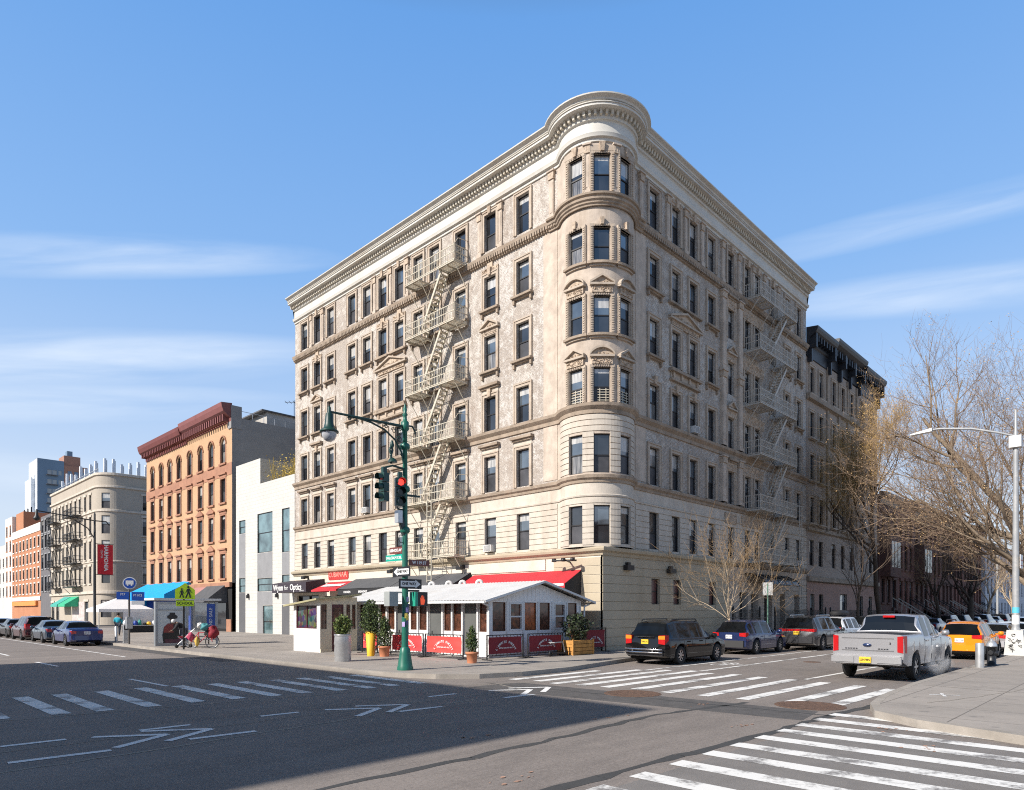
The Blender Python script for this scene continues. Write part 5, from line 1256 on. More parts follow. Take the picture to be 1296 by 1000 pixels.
def head(l,ztop,dirv,lit,y=0):
    cx,cy=PX-l,PY+y; h=MB(); d=Vector((*dirv,0)); s=Vector((-d.y,d.x,0))
    def b(a0,a1,s0,s1,z0,z1,mb,m=0):
        q=[Vector((cx,cy,0))+d*a+s*e for a,e in ((a0,s0),(a1,s0),(a1,s1),(a0,s1))]; mb.hexa([(p.x,p.y,z0) for p in q]+[(p.x,p.y,z1) for p in q],m)
    for k in range(3): b(-.11,.09,-.145,.145,ztop-.31*(k+1)+.012,ztop-.31*k-.012,h)
    b(-.08,.06,-.06,.06,ztop,ztop+.18,h)
    for k in range(3):                                  # visors
        zc=ztop-.31*k-.155
        pts0=[];pts1=[]
        for j in range(13):
            a=math.pi*(-.15+1.3*j/12); e=s*(.12*math.cos(a)); base=Vector((cx,cy,zc+.12*math.sin(a)))+e
            pts0.append(base+d*.09); pts1.append(base+d*.27)
        h.grid([pts0,pts1],0,True)
    o=h.build('signal_head',DG,sp)
    for k in range(3):
        m=MB(); zc=ztop-.31*k-.155; row=[Vector((cx,cy,zc))+d*.095+s*(.105*math.cos(j*math.pi/8))+Vector((0,0,.105*math.sin(j*math.pi/8))) for j in range(16)]; m.poly(row); m.build('signal_lens',red_on if (lit and k==0) else (lensr if k==0 else lens),o)
head(.84,6.52,(-1,0),False); head(.28,6.42,(-.35,-1),True,-.1)
mb=MB(); mb.tube([P(.0,6.75),P(.5,6.8),P(.84,6.68)],.035,6); mb.tube([P(0,5.4),P(.3,5.42)],.03,6); mb.bar(P(0,5.9),P(-.45,5.88,-.2),.1,.06)
mb.tube([P(.55,6.85),P(.55,7.15),P(.62,7.3),P(.55,7.42),P(.5,7.3),P(.57,7.1)],.04,6); mb.lathe([(.05,7.38),(.07,7.45),(.05,7.55),(.0,7.65)],P(.52,0),8); mb.lathe([(.16,6.9),(.12,7.0),(.04,7.05)],P(.5,0),8); mb.parts('signal_bracket',DG,sp)
mb=MB(); mb.bar(P(.26,5.35),P(.02,4.6),.12,.16); mb.tube([P(.02,4.55),P(.2,4.58),P(.28,4.45),P(.18,4.33),P(.02,4.36)],.012,5); mb.build('conduit',plain('dark_conduit',(.03,.04,.04),.5),sp)
mb=MB(); mb.box(PX-.42,PX-.25,PY-.2,PY,4.95,5.35); mb.build('control_box',M('galvanised'),sp)
brown=plain('sign_brown',(.16,.045,.035),.5,var=.05); teal=plain('sign_green',(.0,.36,.26),.5,var=.05); black=plain('sign_black',(.012,.012,.014),.45); wht=M('lettering_white')
def plate(x,y0,y1,z0,z1,along,mat,words,size,sx=1,txt=None,back=True):
    # along 'y': faces -X ; along 'x': faces -Y
    m=MB()
    if along=='y': m.box(x,x+.02,y0,y1,z0,z1); o=m.build('street_sign',mat,sp); text_mb(words,size,(x-.001,(y0+y1)/2,(z0+z1)/2),(0,-1,0),(0,0,1),sx,.006).build('lettering',wht,o)
    else: m.box(y0,y1,x,x+.02,z0,z1); o=m.build('street_sign',mat,sp); text_mb(words,size,((y0+y1)/2,x-.001,(z0+z1)/2),(1,0,0),(0,0,1),sx,.006).build('lettering',wht,o)
    return o
plate(PX-.02,PY+.12,PY+.84,4.0,4.22,'y',brown,'LENOX AV',.13); plate(PX-.02,PY+.12,PY+1.05,3.76,3.97,'y',teal,'MALCOLM X BL',.12)
plate(PY-.02,PX+.15,PX+1.0,3.6,3.8,'x',brown,'W 119 ST',.14)
def oneway(face,z0,z1,left):
    m=MB(); a=MB(); w=.92; c=(z0+z1)/2
    if face=='y': f=Fr((PX-.15,PY+.46),(0,-1))
    else: f=Fr((PX-.35,PY-.15),(1,0))
    fbox(m,f,0,w,z0,z1,-.02,0); o=m.build('one_way_sign',black,sp); s=-1 if left else 1; mid=w/2; hh=(z1-z0)*.5
    pts=[(-.40,-.095),(.2,-.095),(.2,-.14),(.41,0),(.2,.14),(.2,.095),(-.40,.095)]; pts=[(mid+s*x,c+zz) for x,zz in pts]
    if left: pts=pts[::-1]
    a.poly([f(u,z,.004) for u,z in pts]); a.build('arrow',wht,o)
    p=f(mid-s*.06,c,.004); text_mb('ONE WAY',.13,p,(f.t[0],f.t[1],0),(0,0,1),.95,.006,ext=.003).build('lettering',black,o)
oneway('y',3.22,3.54,True); oneway('x',2.82,3.14,False)
# pedestrian signals
mb=MB(); mb.box(PX-.62,PX-.28,PY+.0,PY+.3,2.25,2.72); mb.bar((PX-.3,PY+.1,2.7),(PX,PY,2.7),.05); mb.build('pedestrian_signal',plain('signal_grey',(.32,.34,.33),.5),sp)
mb=MB(); mb.box(PX+.3,PX+.72,PY-.28,PY-.02,2.25,2.72,0); mb.bar((PX,PY,2.76),(PX+.5,PY-.1,2.76),.06); o=mb.build('pedestrian_signal',black,sp)
mb=MB(); mb.box(PX+.19,PX+.3,PY-.3,PY,2.25,2.72); mb.build('signal_visor',plain('bright_green_paint',(.02,.3,.2),.4),o)
mb=MB(); hx,hy,hz=PX+.5,PY-.285,2.44; hp=[(-.07,-.14),(.07,-.14),(.11,0),(.1,.05),(.07,.02),(.07,.13),(.045,.13),(.04,.05),(.025,.17),(-.005,.17),(-.005,.05),(-.03,.16),(-.055,.15),(-.04,.04),(-.075,.1),(-.09,.08),(-.08,-.05)]
mb.poly([(hx+a,hy,hz+b) for a,b in hp]); mb.build('hand_symbol',plain('hand_red',(.5,.06,.03),.5,emit=((1,.12,.03),.35)),o)
st=MB(); rr=random.Random(2)
for k in range(9): 
    a=R(200+rr.uniform(0,110)); z=1.5+rr.random()*.9; st.quad(*[(PX+.128*math.cos(a+da),PY+.128*math.sin(a+da),z+dz) for da,dz in ((-.4,0),(.4,0),(.4,.16),(-.4,.16))],k%3)
st.build('sticker',[plain('sticker_yellow',(.7,.55,.1),.6),plain('sticker_lilac',(.45,.35,.65),.6),plain('sticker_dark',(.1,.1,.2),.6)],sp)

# ------------------------------------------------------------------ other poles and signs
def street_lamp_far():
    x,y=-13.5,32.8; t=thing('street_lamp','dark street lamp with a long arm, carrying a red banner before the beige block','street lamp',(x,y,.15)); D=plain('lamp_dark',(.02,.022,.025),.5)
    mb=MB(); mb.lathe([(.22,.15),(.18,.9),(.1,1.0),(.09,4),(.065,8.7),(.0,8.9)],(x,y,0),10); mb.build('pole',D,t)
    mb=MB(); mb.tube([(x+.9,y,8.0),(x+.7,y,8.25),(x,y,8.25),(x-3.3,y,8.6)],.04,6); mb.tube([(x,y,7.0),(x-.4,y,7.7),(x-1.2,y,8.2)],.04,5); mb.build('arm',D,t)
    mb=MB(); mb.lathe([(.03,8.7),(.06,8.62),(.1,8.3),(.2,8.12),(.2,8.05),(.06,7.95)],(x-3.3,y,0),12); mb.build('lamp_head',D,t)
    b=thing('street_banner','red vertical banner with white lettering hanging on the dark street lamp','banner',(x+.1,y,4.6)); f=Fr((x+.15,y-.05),(1,0)); m=MB(); fbox(m,f,0,.95,4.6,6.65,-.012,0); o=m.build('cloth',plain('banner_crimson',(.55,.012,.025),.7,var=.08),b)
    tx=text_mb('HARMONIA',.34,f(.52,5.75,.004),(0,0,-1),(1,0,0),1,.012); tx.add(text_mb('CENTER',.16,f(.25,6.0,.004),(0,0,-1),(1,0,0))); tx.build('lettering',wht,o)
    m=MB(); 
    for z in (4.58,6.68): m.bar((x,y-.05,z),(x+1.15,y-.05,z),.04)
    m.parts('bracket',D,b)
street_lamp_far()
def bus_sign():
    x,y=-13.95,23.95; t=thing('bus_stop_sign','bus stop pole with a round blue sign and blue route panels by the kerb','sign',(x,y,.15)); mb=MB(); mb.bar((x,y,.15),(x,y,3.5),.09); mb.build('pole',plain('pole_grey',(.13,.12,.11),.5),t)
    f=Fr((x-.6,y-.06),(1,-.35)); blu=plain('bus_blue',(.012,.07,.36),.4,var=.05); mb=MB(); c=(x,y-.08,3.72); 
    nn=Vector((f.n[0],f.n[1],0)); tt=Vector((f.t[0],f.t[1],0))
    def disc(r,d,m): mb.poly([tuple(Vector(c)+tt*r*math.cos(k*math.pi/10)+Vector((0,0,r*math.sin(k*math.pi/10)))+nn*d) for k in range(20)],m)
    disc(.36,0,1); disc(.31,.012,0); disc(.36,-.03,1)
    o=mb.build('round_sign',[blu,wht],t); mb=MB()
    def q(a,b,z0,z1,d=.02): mb.poly([tuple(Vector(c)+tt*a+Vector((0,0,z0))+nn*d),tuple(Vector(c)+tt*b+Vector((0,0,z0))+nn*d),tuple(Vector(c)+tt*b+Vector((0,0,z1))+nn*d),tuple(Vector(c)+tt*a+Vector((0,0,z1))+nn*d)])
    q(-.2,.2,-.08,.15); q(-.14,-.06,-.15,-.08); q(.06,.14,-.15,-.08); o2=mb.build('bus_symbol',wht,o)
    mb=MB(); fbox(mb,f,-.08,.55,2.75,3.2,.0,.03,0); fbox(mb,f,.68,1.35,2.7,3.2,.0,.03,0); fbox(mb,f,.68,1.35,2.45,2.68,.0,.03,1); o=mb.build('route_panel',[blu,wht],t)
    text_mb('M7',.2,f(.24,3.05,.034),(*f.t,0),(0,0,1)).build('lettering',wht,o); text_mb('M102',.2,f(1.0,3.0,.034),(*f.t,0),(0,0,1)).build('lettering',wht,o)
    mb=MB(); mb.box(x-.18,x+.14,y-.16,y+.05,1.05,1.75); mb.build('timetable_box',M('galvanised'),t)
bus_sign()
def school_sign():
    x,y=-13.85,15.75; t=thing('school_sign','yellow-green pentagon school crossing sign on a dark pole by the bicycle','sign',(x,y,.15)); mb=MB(); mb.bar((x,y,.15),(x,y,3.3),.07); mb.build('pole',M('dark_void'),t)
    f=Fr((x-.5,y-.06),(1,-.25)); yg=plain('school_yellow',(.50,.72,.01),.5,var=.04); mb=MB()
    nn=Vector((f.n[0],f.n[1],0)); mb.extrude([f(.06,2.68,0),f(.96,2.68,0),f(.96,3.15,0),f(.51,3.5,0),f(.06,3.15,0)],nn*.02); o=mb.build('pentagon_plate',yg,t)
    mb=MB()
    def fig(cx,s):
        d=.026; z0=2.74
        mb.poly([f(cx+.055*s*math.cos(k*.785),z0+.52*s+.055*s*math.sin(k*.785),d) for k in range(8)])
        for pts in ([(-.06,.44),(.05,.46),(.06,.24),(-.05,.24)],[(-.05,.25),(.02,.25),(-.07,0),(-.14,.02)],[(.0,.25),(.06,.25),(.13,.02),(.06,0)],[(.04,.44),(.07,.42),(.15,.26),(.11,.25)],[(-.05,.42),(-.08,.4),(-.13,.24),(-.09,.24)]): mb.poly([f(cx+a*s,z0+b*s,d) for a,b in pts])
    fig(.36,.85); fig(.66,1.05); mb.build('walking_figures',black,o)
    mb=MB(); fbox(mb,f,.1,.92,2.32,2.63,0,.02); o=mb.build('word_plate',yg,t); text_mb('SCHOOL',.2,f(.51,2.47,.024),(*f.t,0),(0,0,1),.9,.006).build('lettering',black,o)
    mb=MB()
    for z in (2.33,2.61): fbox(mb,f,.11,.91,z,z+.012,.02,.024)
    mb.build('border',black,o)
school_sign()
def shelter():
    y=20; t=thing('bus_shelter','glass bus shelter with a large advertisement panel on the wide sidewalk','bus shelter',(-13.8,y,.15)); f=Fr((-13.8,y),(1,0)); ST=plain('shelter_steel',(.34,.36,.38),.4,.5)
    mb=MB(); fbox(mb,f,0,.13,.15,2.6,-.25,.0); fbox(mb,f,1.62,1.75,.15,2.6,-.25,0); fbox(mb,f,.13,1.62,2.48,2.6,-.25,0); fbox(mb,f,.13,1.62,2.12,2.2,-.25,-.01); fbox(mb,f,.13,1.62,.15,.3,-.25,0); fbox(mb,f,3.3,3.4,.15,2.6,-.1,0); fbox(mb,f,1.75,3.3,.4,.46,-.08,-.03); mb.build('frame',ST,t)
    mb=MB(); fbox(mb,f,-.1,3.55,2.68,2.8,-1.5,.12); mb.build('roof',M('white_paint'),t)
    mb=MB(); fbox(mb,f,.13,1.62,.3,2.12,-.2,-.04,0); fbox(mb,f,.13,1.62,2.2,2.48,-.2,-.04,0); o=mb.build('poster_panel',plain('poster_pale',(.55,.58,.58),.3,var=.06),t)
    # a plain poster: a figure in a wide hat and a red and dark garment
    mb=MB(); d=-.032
    def pl(pts,m): 
        nonlocal d; d+=.0025; mb.poly([f(.13+a*1.49,.3+b*1.82,d) for a,b in pts],m)
    pl([(.2,0),(.8,0),(.86,.3),(.8,.5),(.66,.6),(.36,.6),(.22,.5),(.16,.25)],1); pl([(.2,.32),(.82,.32),(.8,.5),(.66,.6),(.36,.6),(.22,.5)],0); pl([(.55,.32),(.82,.32),(.8,.5),(.66,.6),(.55,.58)],1); pl([(.25,0),(.8,0),(.82,.12),(.24,.12)],2)
    pl([(.45,.58),(.57,.58),(.57,.66),(.45,.66)],3); pl([(.51+.085*math.cos(k*.52),.74+.1*math.sin(k*.52)) for k in range(12)],3); pl([(.51+.19*math.cos(k*.52),.8+.075*math.sin(k*.52)) for k in range(12)],1); pl([(.4,.82),(.62,.82),(.6,.93),(.42,.93)],1)
    mb.build('poster_print',[plain('print_red',(.24,.045,.04),.4),plain('print_black',(.025,.022,.022),.4),plain('print_plum',(.09,.03,.05),.4),plain('print_skin',(.16,.08,.05),.5)],o)
    m,nt,b=newmat('clear_glass'); b.inputs['Base Color'].default_value=(.85,.9,.9,1); b.inputs['Roughness'].default_value=.03; b.inputs['Alpha'].default_value=.22
    mb=MB(); mb.quad(f(1.75,.46,-.05),f(3.3,.46,-.05),f(3.3,2.6,-.05),f(1.75,2.6,-.05)); mb.build('glass_screen',m,t)
    mb=MB(); fbox(mb,f,1.8,3.2,.58,.63,-.6,-.2); 
    for u in (2.0,3.0): fbox(mb,f,u,u+.05,.15,.58,-.45,-.35)
    mb.build('bench',plain('bench_wood',(.2,.13,.08),.7),t)
    mb=MB(); fbox(mb,f,2.78,3.25,.5,2.5,-.045,-.03); o=mb.build('blue_notice',plain('notice_blue',(.02,.07,.32),.5),t); text_mb('GRAND SALE',.26,f(3.0,1.5,-.025),(0,0,1),(-1,0,0)).parts('lettering',wht,o)
shelter()
def meter(x,y,label,bulk=True):
    t=thing('pay_station',label,'parking meter',(x,y,.15)); mb=MB(); mb.box(x-.13,x+.13,y-.1,y+.1,.15,1.25); mb.lathe([(.16,1.25),(.16,1.4),(.05,1.55)],(x,y,0),8); mb.build('cabinet',M('galvanised'),t); mb=MB(); mb.box(x-.1,x+.1,y-.115,y-.1,.95,1.2); mb.build('screen',M('dark_void'),t)
meter(-13.75,25.3,'grey parking pay station at the kerb behind the last parked blue sedan')
# right-hand lamp post
def lamp_right():
    x,y=9.9,-15.05; t=thing('street_lamp','tall silver lamp post with a square graffitied base beside the right-hand kerb','street lamp',(x,y,.15)); S=plain('lamp_silver',(.30,.31,.32),.5,.15,var=.1,dirt=(.5,.48,.45),dscale=2)
    mb=MB(); mb.hexa([(x-.38,y-.38,.15),(x+.38,y-.38,.15),(x+.38,y+.38,.15),(x-.38,y+.38,.15),(x-.29,y-.29,1.25),(x+.29,y-.29,1.25),(x+.29,y+.29,1.25),(x-.29,y+.29,1.25)]); o=mb.build('base',plain('base_grey',(.48,.48,.46),.5),t)
    mb=MB(); rr=random.Random(4)
    for face in (0,1):
        for k in range(14):
            u=rr.uniform(-.24,.2); z=rr.uniform(.35,1.05); pts=[]
            for j in range(6): pts.append((u+rr.uniform(-.08,.1),z+rr.uniform(-.09,.1)))
            for p,q in zip(pts,pts[1:]):
                ins=lambda zz:.385-.09*(zz-.15)/1.1
                if face==0: mb.bar((x+p[0],y-ins(p[1]),p[1]),(x+q[0],y-ins(q[1]),q[1]),.012)
                else: mb.bar((x-ins(p[1]),y+p[0],p[1]),(x-ins(q[1]),y+q[0],q[1]),.012)
    mb.parts('graffiti',M('dark_void'),o)
    mb=MB(); mb.lathe([(.18,1.25),(.14,1.4),(.13,3),(.1,9.0),(.085,9.9),(.06,10.0),(.05,10.9),(.0,10.95)],(x,y,0),14); mb.build('pole',S,t)
    mb=MB(); mb.tube([(x,y,9.75),(x-.1,y+.6,10.0),(x-.2,y+1.6,10.35),(x-.3,y+2.8,10.55),(x-.35,y+3.4,10.55)],.05,8); mb.build('arm',S,t)
    mb=MB(); mb.hexa([(x-.5,y+3.1,10.46),(x-.2,y+3.1,10.46),(x-.25,y+4.0,10.42),(x-.48,y+4.0,10.42),(x-.47,y+3.1,10.62),(x-.23,y+3.1,10.62),(x-.3,y+4.0,10.48),(x-.44,y+4.0,10.48)]); mb.build('lamp_head',M('white_paint'),t)
    mb=MB(); mb.box(x-.22,x+.22,y-.22,y+.22,9.25,9.75); mb.build('junction_box',M('white_paint'),t)
    mb=MB(); mb.box(x-.28,x+.45,y-.2,y-.18,3.95,4.55); o=mb.build('street_sign',wht,t)
    mb=MB(); mb.box(x-.22,x+.38,y-.204,y-.2,4.28,4.33); mb.box(x-.22,x+.3,y-.204,y-.2,4.05,4.1); mb.build('lettering',plain('sign_red_line',(.4,.05,.05),.5),o)
    mb=MB(); mb.lathe([(.143,2.0),(.141,2.25)],(x,y,0),14,cap=False); mb.build('sticker',plain('sticker_cyan',(.1,.45,.6),.5),t)
    mb=MB(); mb.lathe([(.148,1.5),(.146,1.9)],(x,y,0),14,cap=False); mb.build('sticker',wht,t)
lamp_right()
# lamp posts further up the side street
for x,y,l in ((78,-4.3,'thin grey lamp post far up the side street among the bare trees'),):
    t=thing('street_lamp',l,'street lamp',(x,y,.15)); mb=MB(); mb.lathe([(.2,.15),(.15,1),(.12,9.3),(.05,9.5)],(x,y,0),8); mb.build('pole',M('lamp_silver'),t); mb=MB(); mb.tube([(x,y,9.2),(x-.2,y-1.6,9.9),(x-.3,y-3,10.2)],.07,6); mb.build('arm',M('lamp_silver'),t)
# hydrant + bollard
x,y=2.25,-15.35; t=thing('fire_hydrant','black fire hydrant with a silver top beside the silver bollard','fire hydrant',(x,y,.15)); mb=MB(); mb.lathe([(.2,.15),(.2,.2),(.14,.22),(.13,.78),(.17,.8),(.17,.84)],(x,y,0),14); mb.lathe([(.07,-.2),(.08,-.2),(.08,.2),(.07,.2)],(x,y,.62),10,0,'x'); mb.lathe([(.07,-.2),(.09,-.19),(.09,0)],(x,y,.6),10,0,'y'); mb.build('barrel',plain('hydrant_black',(.015,.016,.018),.4),t)
mb=MB(); mb.lathe([(.17,.84),(.16,.92),(.11,1.0),(.05,1.04),(.045,1.1),(.0,1.1)],(x,y,0),14); mb.build('bonnet',M('galvanised'),t)
x,y=1.05,-15.2; mb=MB(); mb.lathe([(.13,.15),(.13,.95),(.12,.99),(.0,1.0)],(x,y,0),16); tag(mb.build('bollard',M('galvanised')),'plain silver bollard at the kerb next to the hydrant','bollard')
# sign post by the small tree
x,y=9.6,-4.1; t=thing('parking_sign','grey-backed parking sign on a green post beside the small bare tree','sign',(x,y,.15)); mb=MB(); mb.bar((x,y,.15),(x,y,3.6),.06); mb.build('post',plain('post_green',(.07,.16,.12),.5),t); mb=MB(); mb.box(x-.01,x+.01,y-.28,y+.28,2.95,3.65); mb.build('plate',M('galvanised'),t)
# market tent on the wide sidewalk
t=thing('canopy_tent','white pop-up canopy tent over a sidewalk stall','tent',(-7.3,48.5,.15)); x0,x1,y0,y1=-9.6,-5.2,47,51
mb=MB(); c=((x0+x1)/2,(y0+y1)/2,3.35); q=[(x0,y0,2.25),(x1,y0,2.25),(x1,y1,2.25),(x0,y1,2.25)]
for a,b in zip(q,q[1:]+q[:1]): mb.poly([a,b,c]); mb.quad(a,b,(b[0],b[1],1.98),(a[0],a[1],1.98))
mb.build('canopy',plain('tent_white',(.78,.78,.78),.7,var=.04),t)
mb=MB(); mb.quad((x0+1.9,y0,.4),(x1,y0,.4),(x1,y0,1.98),(x0+1.9,y0,1.98)); mb.quad((x1,y0,.2),(x1,y1,.2),(x1,y1,1.98),(x1,y0,1.98)); mb.build('side_panel',plain('tent_panel',(.66,.66,.68),.7,var=.06),t)
for a in q:
    mb=MB(); mb.bar((a[0],a[1],.15),(a[0],a[1],2.25),.06); mb.build('leg',M('galvanised'),t)
t=thing('stall_table','low stall table with a dark cloth under the white tent','table',(-6.2,46.6,.15)); mb=MB(); mb.box(-7.8,-5.0,46.3,46.9,.15,.75); mb.build('cloth',M('black_cloth'),t); mb=MB(); mb.box(-7.85,-4.95,46.25,46.95,.75,.79); mb.build('tabletop',M('white_paint'),t)
goods=[('red bag','red_cloth'),('white carton','white_paint'),('blue bag','blue_paint'),('teal pack','teal_cloth'),('dark bundle','black_cloth'),('yellow pack','yellow_paint'),('white bag','tent_white'),('grey case','grey_panel')]
for k,(nm,mt) in enumerate(goods):
    gx=-7.6+k*.38; mb=MB(); w,h=.14+.03*(k%3),.22+.09*(k%4); mb.lathe([(w*.8,.8),(w,.84),(w*.95,.8+h*.7),(w*.5,.8+h)],(gx,46.5+.1*(k%2),0),7); tag(mb.build('stall_goods',M(mt)),f'{nm} on the dark stall table before the tent','goods','goods on the stall table')
# picnic shelters: A-frame board
x,y=-10.2,33; 
# bollards/post at kerb near cars
mb=MB(); mb.lathe([(.09,.15),(.09,1.1),(.0,1.16)],(-13.7,27.3,0),10); tag(mb.build('kerb_post',M('galvanised')),'short pale post at the kerb between the pay station and the parked cars','bollard')
# ------------------------------------------------------------------ vehicles
def lerp_prof(pr,x):
    if x<=pr[0][0]: return pr[0][1]
    for (a,u),(b,v) in zip(pr,pr[1:]):
        if x<=b:
            t=(x-a)/(b-a); t=t*t*(3-2*t)*.6+t*.4; return u+(v-u)*t
    return pr[-1][1]
CARGLASS=glass('car_glass',(.006,.007,.008),ior=1.5); TYRE=plain('tyre',(.018,.018,.018),.85); ALLOY=plain('alloy',(.55,.55,.56),.3,.9); CHROME=plain('chrome',(.7,.7,.7),.15,1.0); TRIM=plain('black_trim',(.02,.02,.021),.6)
TAIL=plain('tail_lamp',(.45,.01,.012),.2,var=.2,coat=1); AMBER=plain('amber_lamp',(.75,.22,.02),.2,coat=1); HEADL=plain('head_lamp',(.7,.72,.74),.1,coat=1); YPLATE=plain('plate_yellow',(.80,.50,.03),.5,var=.05); WPLATE=plain('plate_white',(.75,.76,.78),.5)
def paint(n,c,metal=.35,rough=.3): return plain('paint_'+n,c,rough,metal,var=.03,coat=1,spec=.5 if metal>.15 else .05)
def wheel(t,x,y,r,w,alloy,spokes=7):
    s=1 if y>0 else -1; m=MB(); m.lathe([(r*.62,-w/2),(r*.93,-w/2),(r,-w*.3),(r,w*.3),(r*.93,w/2),(r*.62,w/2)],(x,y,r),22,0,'y',cap=False); o=m.build('wheel',TYRE,t,sharp=40)
    m=MB(); m.lathe([(r*.66,-w*.45),(r*.64,w*.3*s if s>0 else w*.3)],(x,y,r),22,1,'y',cap=False)
    yo=y+s*w*.42; 
    def ring(r0,r1,y0,mat):
        rows=[[(x+rr*math.cos(k*math.pi/11),y0,r+rr*math.sin(k*math.pi/11)) for k in range(22)] for rr in (r0,r1)]; m.grid(rows,mat,True,True)
    ring(r*.68,r*.55,yo,0); ring(r*.2,.001,yo,0); ring(r*.6,.001,y+s*w*.1,1)
    for k in range(spokes):
        a=k*2*math.pi/spokes; c,q=math.cos(a),math.sin(a); h=r*.075
        m.hexa([(x+c*r*.15-q*h,yo-.02*s,r+q*r*.15+c*h),(x+c*r*.58-q*h,yo-.02*s,r+q*r*.58+c*h),(x+c*r*.58+q*h,yo-.02*s,r+q*r*.58-c*h),(x+c*r*.15+q*h,yo-.02*s,r+q*r*.15-c*h),
                (x+c*r*.15-q*h,yo,r+q*r*.15+c*h),(x+c*r*.58-q*h,yo,r+q*r*.58+c*h),(x+c*r*.58+q*h,yo,r+q*r*.58-c*h),(x+c*r*.15+q*h,yo,r+q*r*.15-c*h)],0)
    m.build('rim',[ALLOY if alloy else TRIM,TRIM],o)
def car(name,label,cat,loc,rz,sp,group=None):
    t=thing(name,label,cat,loc,rz,group,world=False)
    Lh=sp['L']/2; W=sp['W']/2; wb=sp['wb']; rr_=sp['r']; xr=-Lh+sp['ro']; xf=xr+wb; R_=rr_*1.17
    belt,roof=sp['belt'],sp['roof']; zb0=sp.get('zb',.24); rw=sp.get('rw',.70)*W; plan=sp.get('plan',[(-1,.90),(-.9,.97),(-.6,1),(.5,1),(.85,.95),(1,.80)])
    xs=set()
    k=-Lh
    while k<=Lh+.001: xs.add(round(k,3)); k+=.09
    for xw in (xr,xf):
        for j in range(13): xs.add(round(xw+R_*math.cos(j*math.pi/12),3))
    for p in belt+roof: xs.add(round(p[0]*Lh,3))
    for p in sp['pillars']: xs.add(round(p[0]*Lh,3)); xs.add(round(p[1]*Lh,3))
    xs=sorted(x for x in xs if -Lh<=x<=Lh); xs=[x for i,x in enumerate(xs) if i==0 or x-xs[i-1]>.004]
    rows=[]
    for x in xs:
        u=x/Lh; w=W*lerp_prof(plan,u); zs=lerp_prof(belt,u); zr=max(zs,lerp_prof(roof,u)); g=zr-zs
        zb=zb0+max(0,abs(u)-.88)*1.1
        for xw in (xr,xf):
            if abs(x-xw)<R_: zb=max(zb,rr_+math.sqrt(max(0,R_*R_-(x-xw)**2))*.98)
        zb=min(zb,zs-.12); q=min(1,g/.3)
        w6=w*.93-(w*.93-rw)*q*min(1,(g/.5+.25)); zm=max(zb+.05,zs*.62)
        rows.append([(x,0,zb),(x,w*.86,zb),(x,w*.975,zb+.03),(x,w,max(zm,zb+.04)),(x,w*.99,max(zs-.10,zb+.06)),(x,w*.955,zs-.015),(x,w*.93,zs+.005),
                     (x,w6+.0,zs+.01+g*.86),(x,w6*.93,zs+.015+g*.97),(x,w6*.55,zs+.03+g),(x,0,zs+.04+g)])
    body=MB(); gl={'side':MB(),'front':MB(),'rear':MB()}; tr=MB(); bed=sp.get('bed')
    for i in range(len(rows)-1):
        x=(xs[i]+xs[i+1])/2; u=x/Lh; dz=(max(lerp_prof(belt,xs[i+1]/Lh),lerp_prof(roof,xs[i+1]/Lh))-max(lerp_prof(belt,xs[i]/Lh),lerp_prof(roof,xs[i]/Lh)))/(xs[i+1]-xs[i])
        g=max(0,lerp_prof(roof,u)-lerp_prof(belt,u)); zr=lerp_prof(roof,u)
        for s in (1,-1):
            for j in range(10):
                a,b,c,d=rows[i][j],rows[i+1][j],rows[i+1][j+1],rows[i][j+1]; q=[(p[0],p[1]*s,p[2]) for p in ((a,b,c,d) if s>0 else (d,c,b,a))]
                mb=body
                if j==6 and g>.16 and any(p0<u<p1 for p0,p1 in sp['side']) and not any(p0<u<p1 for p0,p1 in sp['pillars']): mb=gl['side']
                elif j>=7 and g>.05 and sp['ws'][0]<u<sp['ws'][1] and dz<-.2: mb=gl['front']
                elif j>=7 and g>.05 and sp['rg'][0]<u<sp['rg'][1] and dz>.3 and j>=8: mb=gl['rear']
                elif j>=7 and bed and bed[0]<u<bed[1]: mb=tr
                elif j<=2 and sp.get('cladding') : mb=tr
                mb.quad(*q,0,True)
    for k in (0,-1):
        r=rows[k]; pts=[(p[0],p[1],p[2]) for p in r]+[(p[0],-p[1],p[2]) for p in r[::-1][1:-1]]; body.poly(pts)
    bo=body.build('body',sp['paint'],t)
    import bmesh
    bm=bmesh.new(); bm.from_mesh(bo.data); bmesh.ops.remove_doubles(bm,verts=bm.verts,dist=.0015); bmesh.ops.recalc_face_normals(bm,faces=bm.faces); bm.to_mesh(bo.data); bm.free(); bo.data.set_sharp_from_angle(angle=R(38))
    for n,k in (('side_window','side'),('windscreen','front'),('rear_window','rear')):
        if gl[k].f: gl[k].parts(n,CARGLASS,t)
    if tr.f: tr.build('cladding',TRIM,t)
    m=MB(); m.box(-Lh+sp.get('ub',.25),Lh-.3,-W*.84,W*.84,max(.2,zb0-.06),min(.62,lerp_prof(belt,0)-.3)); m.build('underbody',M('dark_void'),t)
    for x in (xr,xf):
        for y in (W*.885,-W*.885): wheel(t,x,y,rr_,.22,sp.get('alloy',True),sp.get('spokes',7))
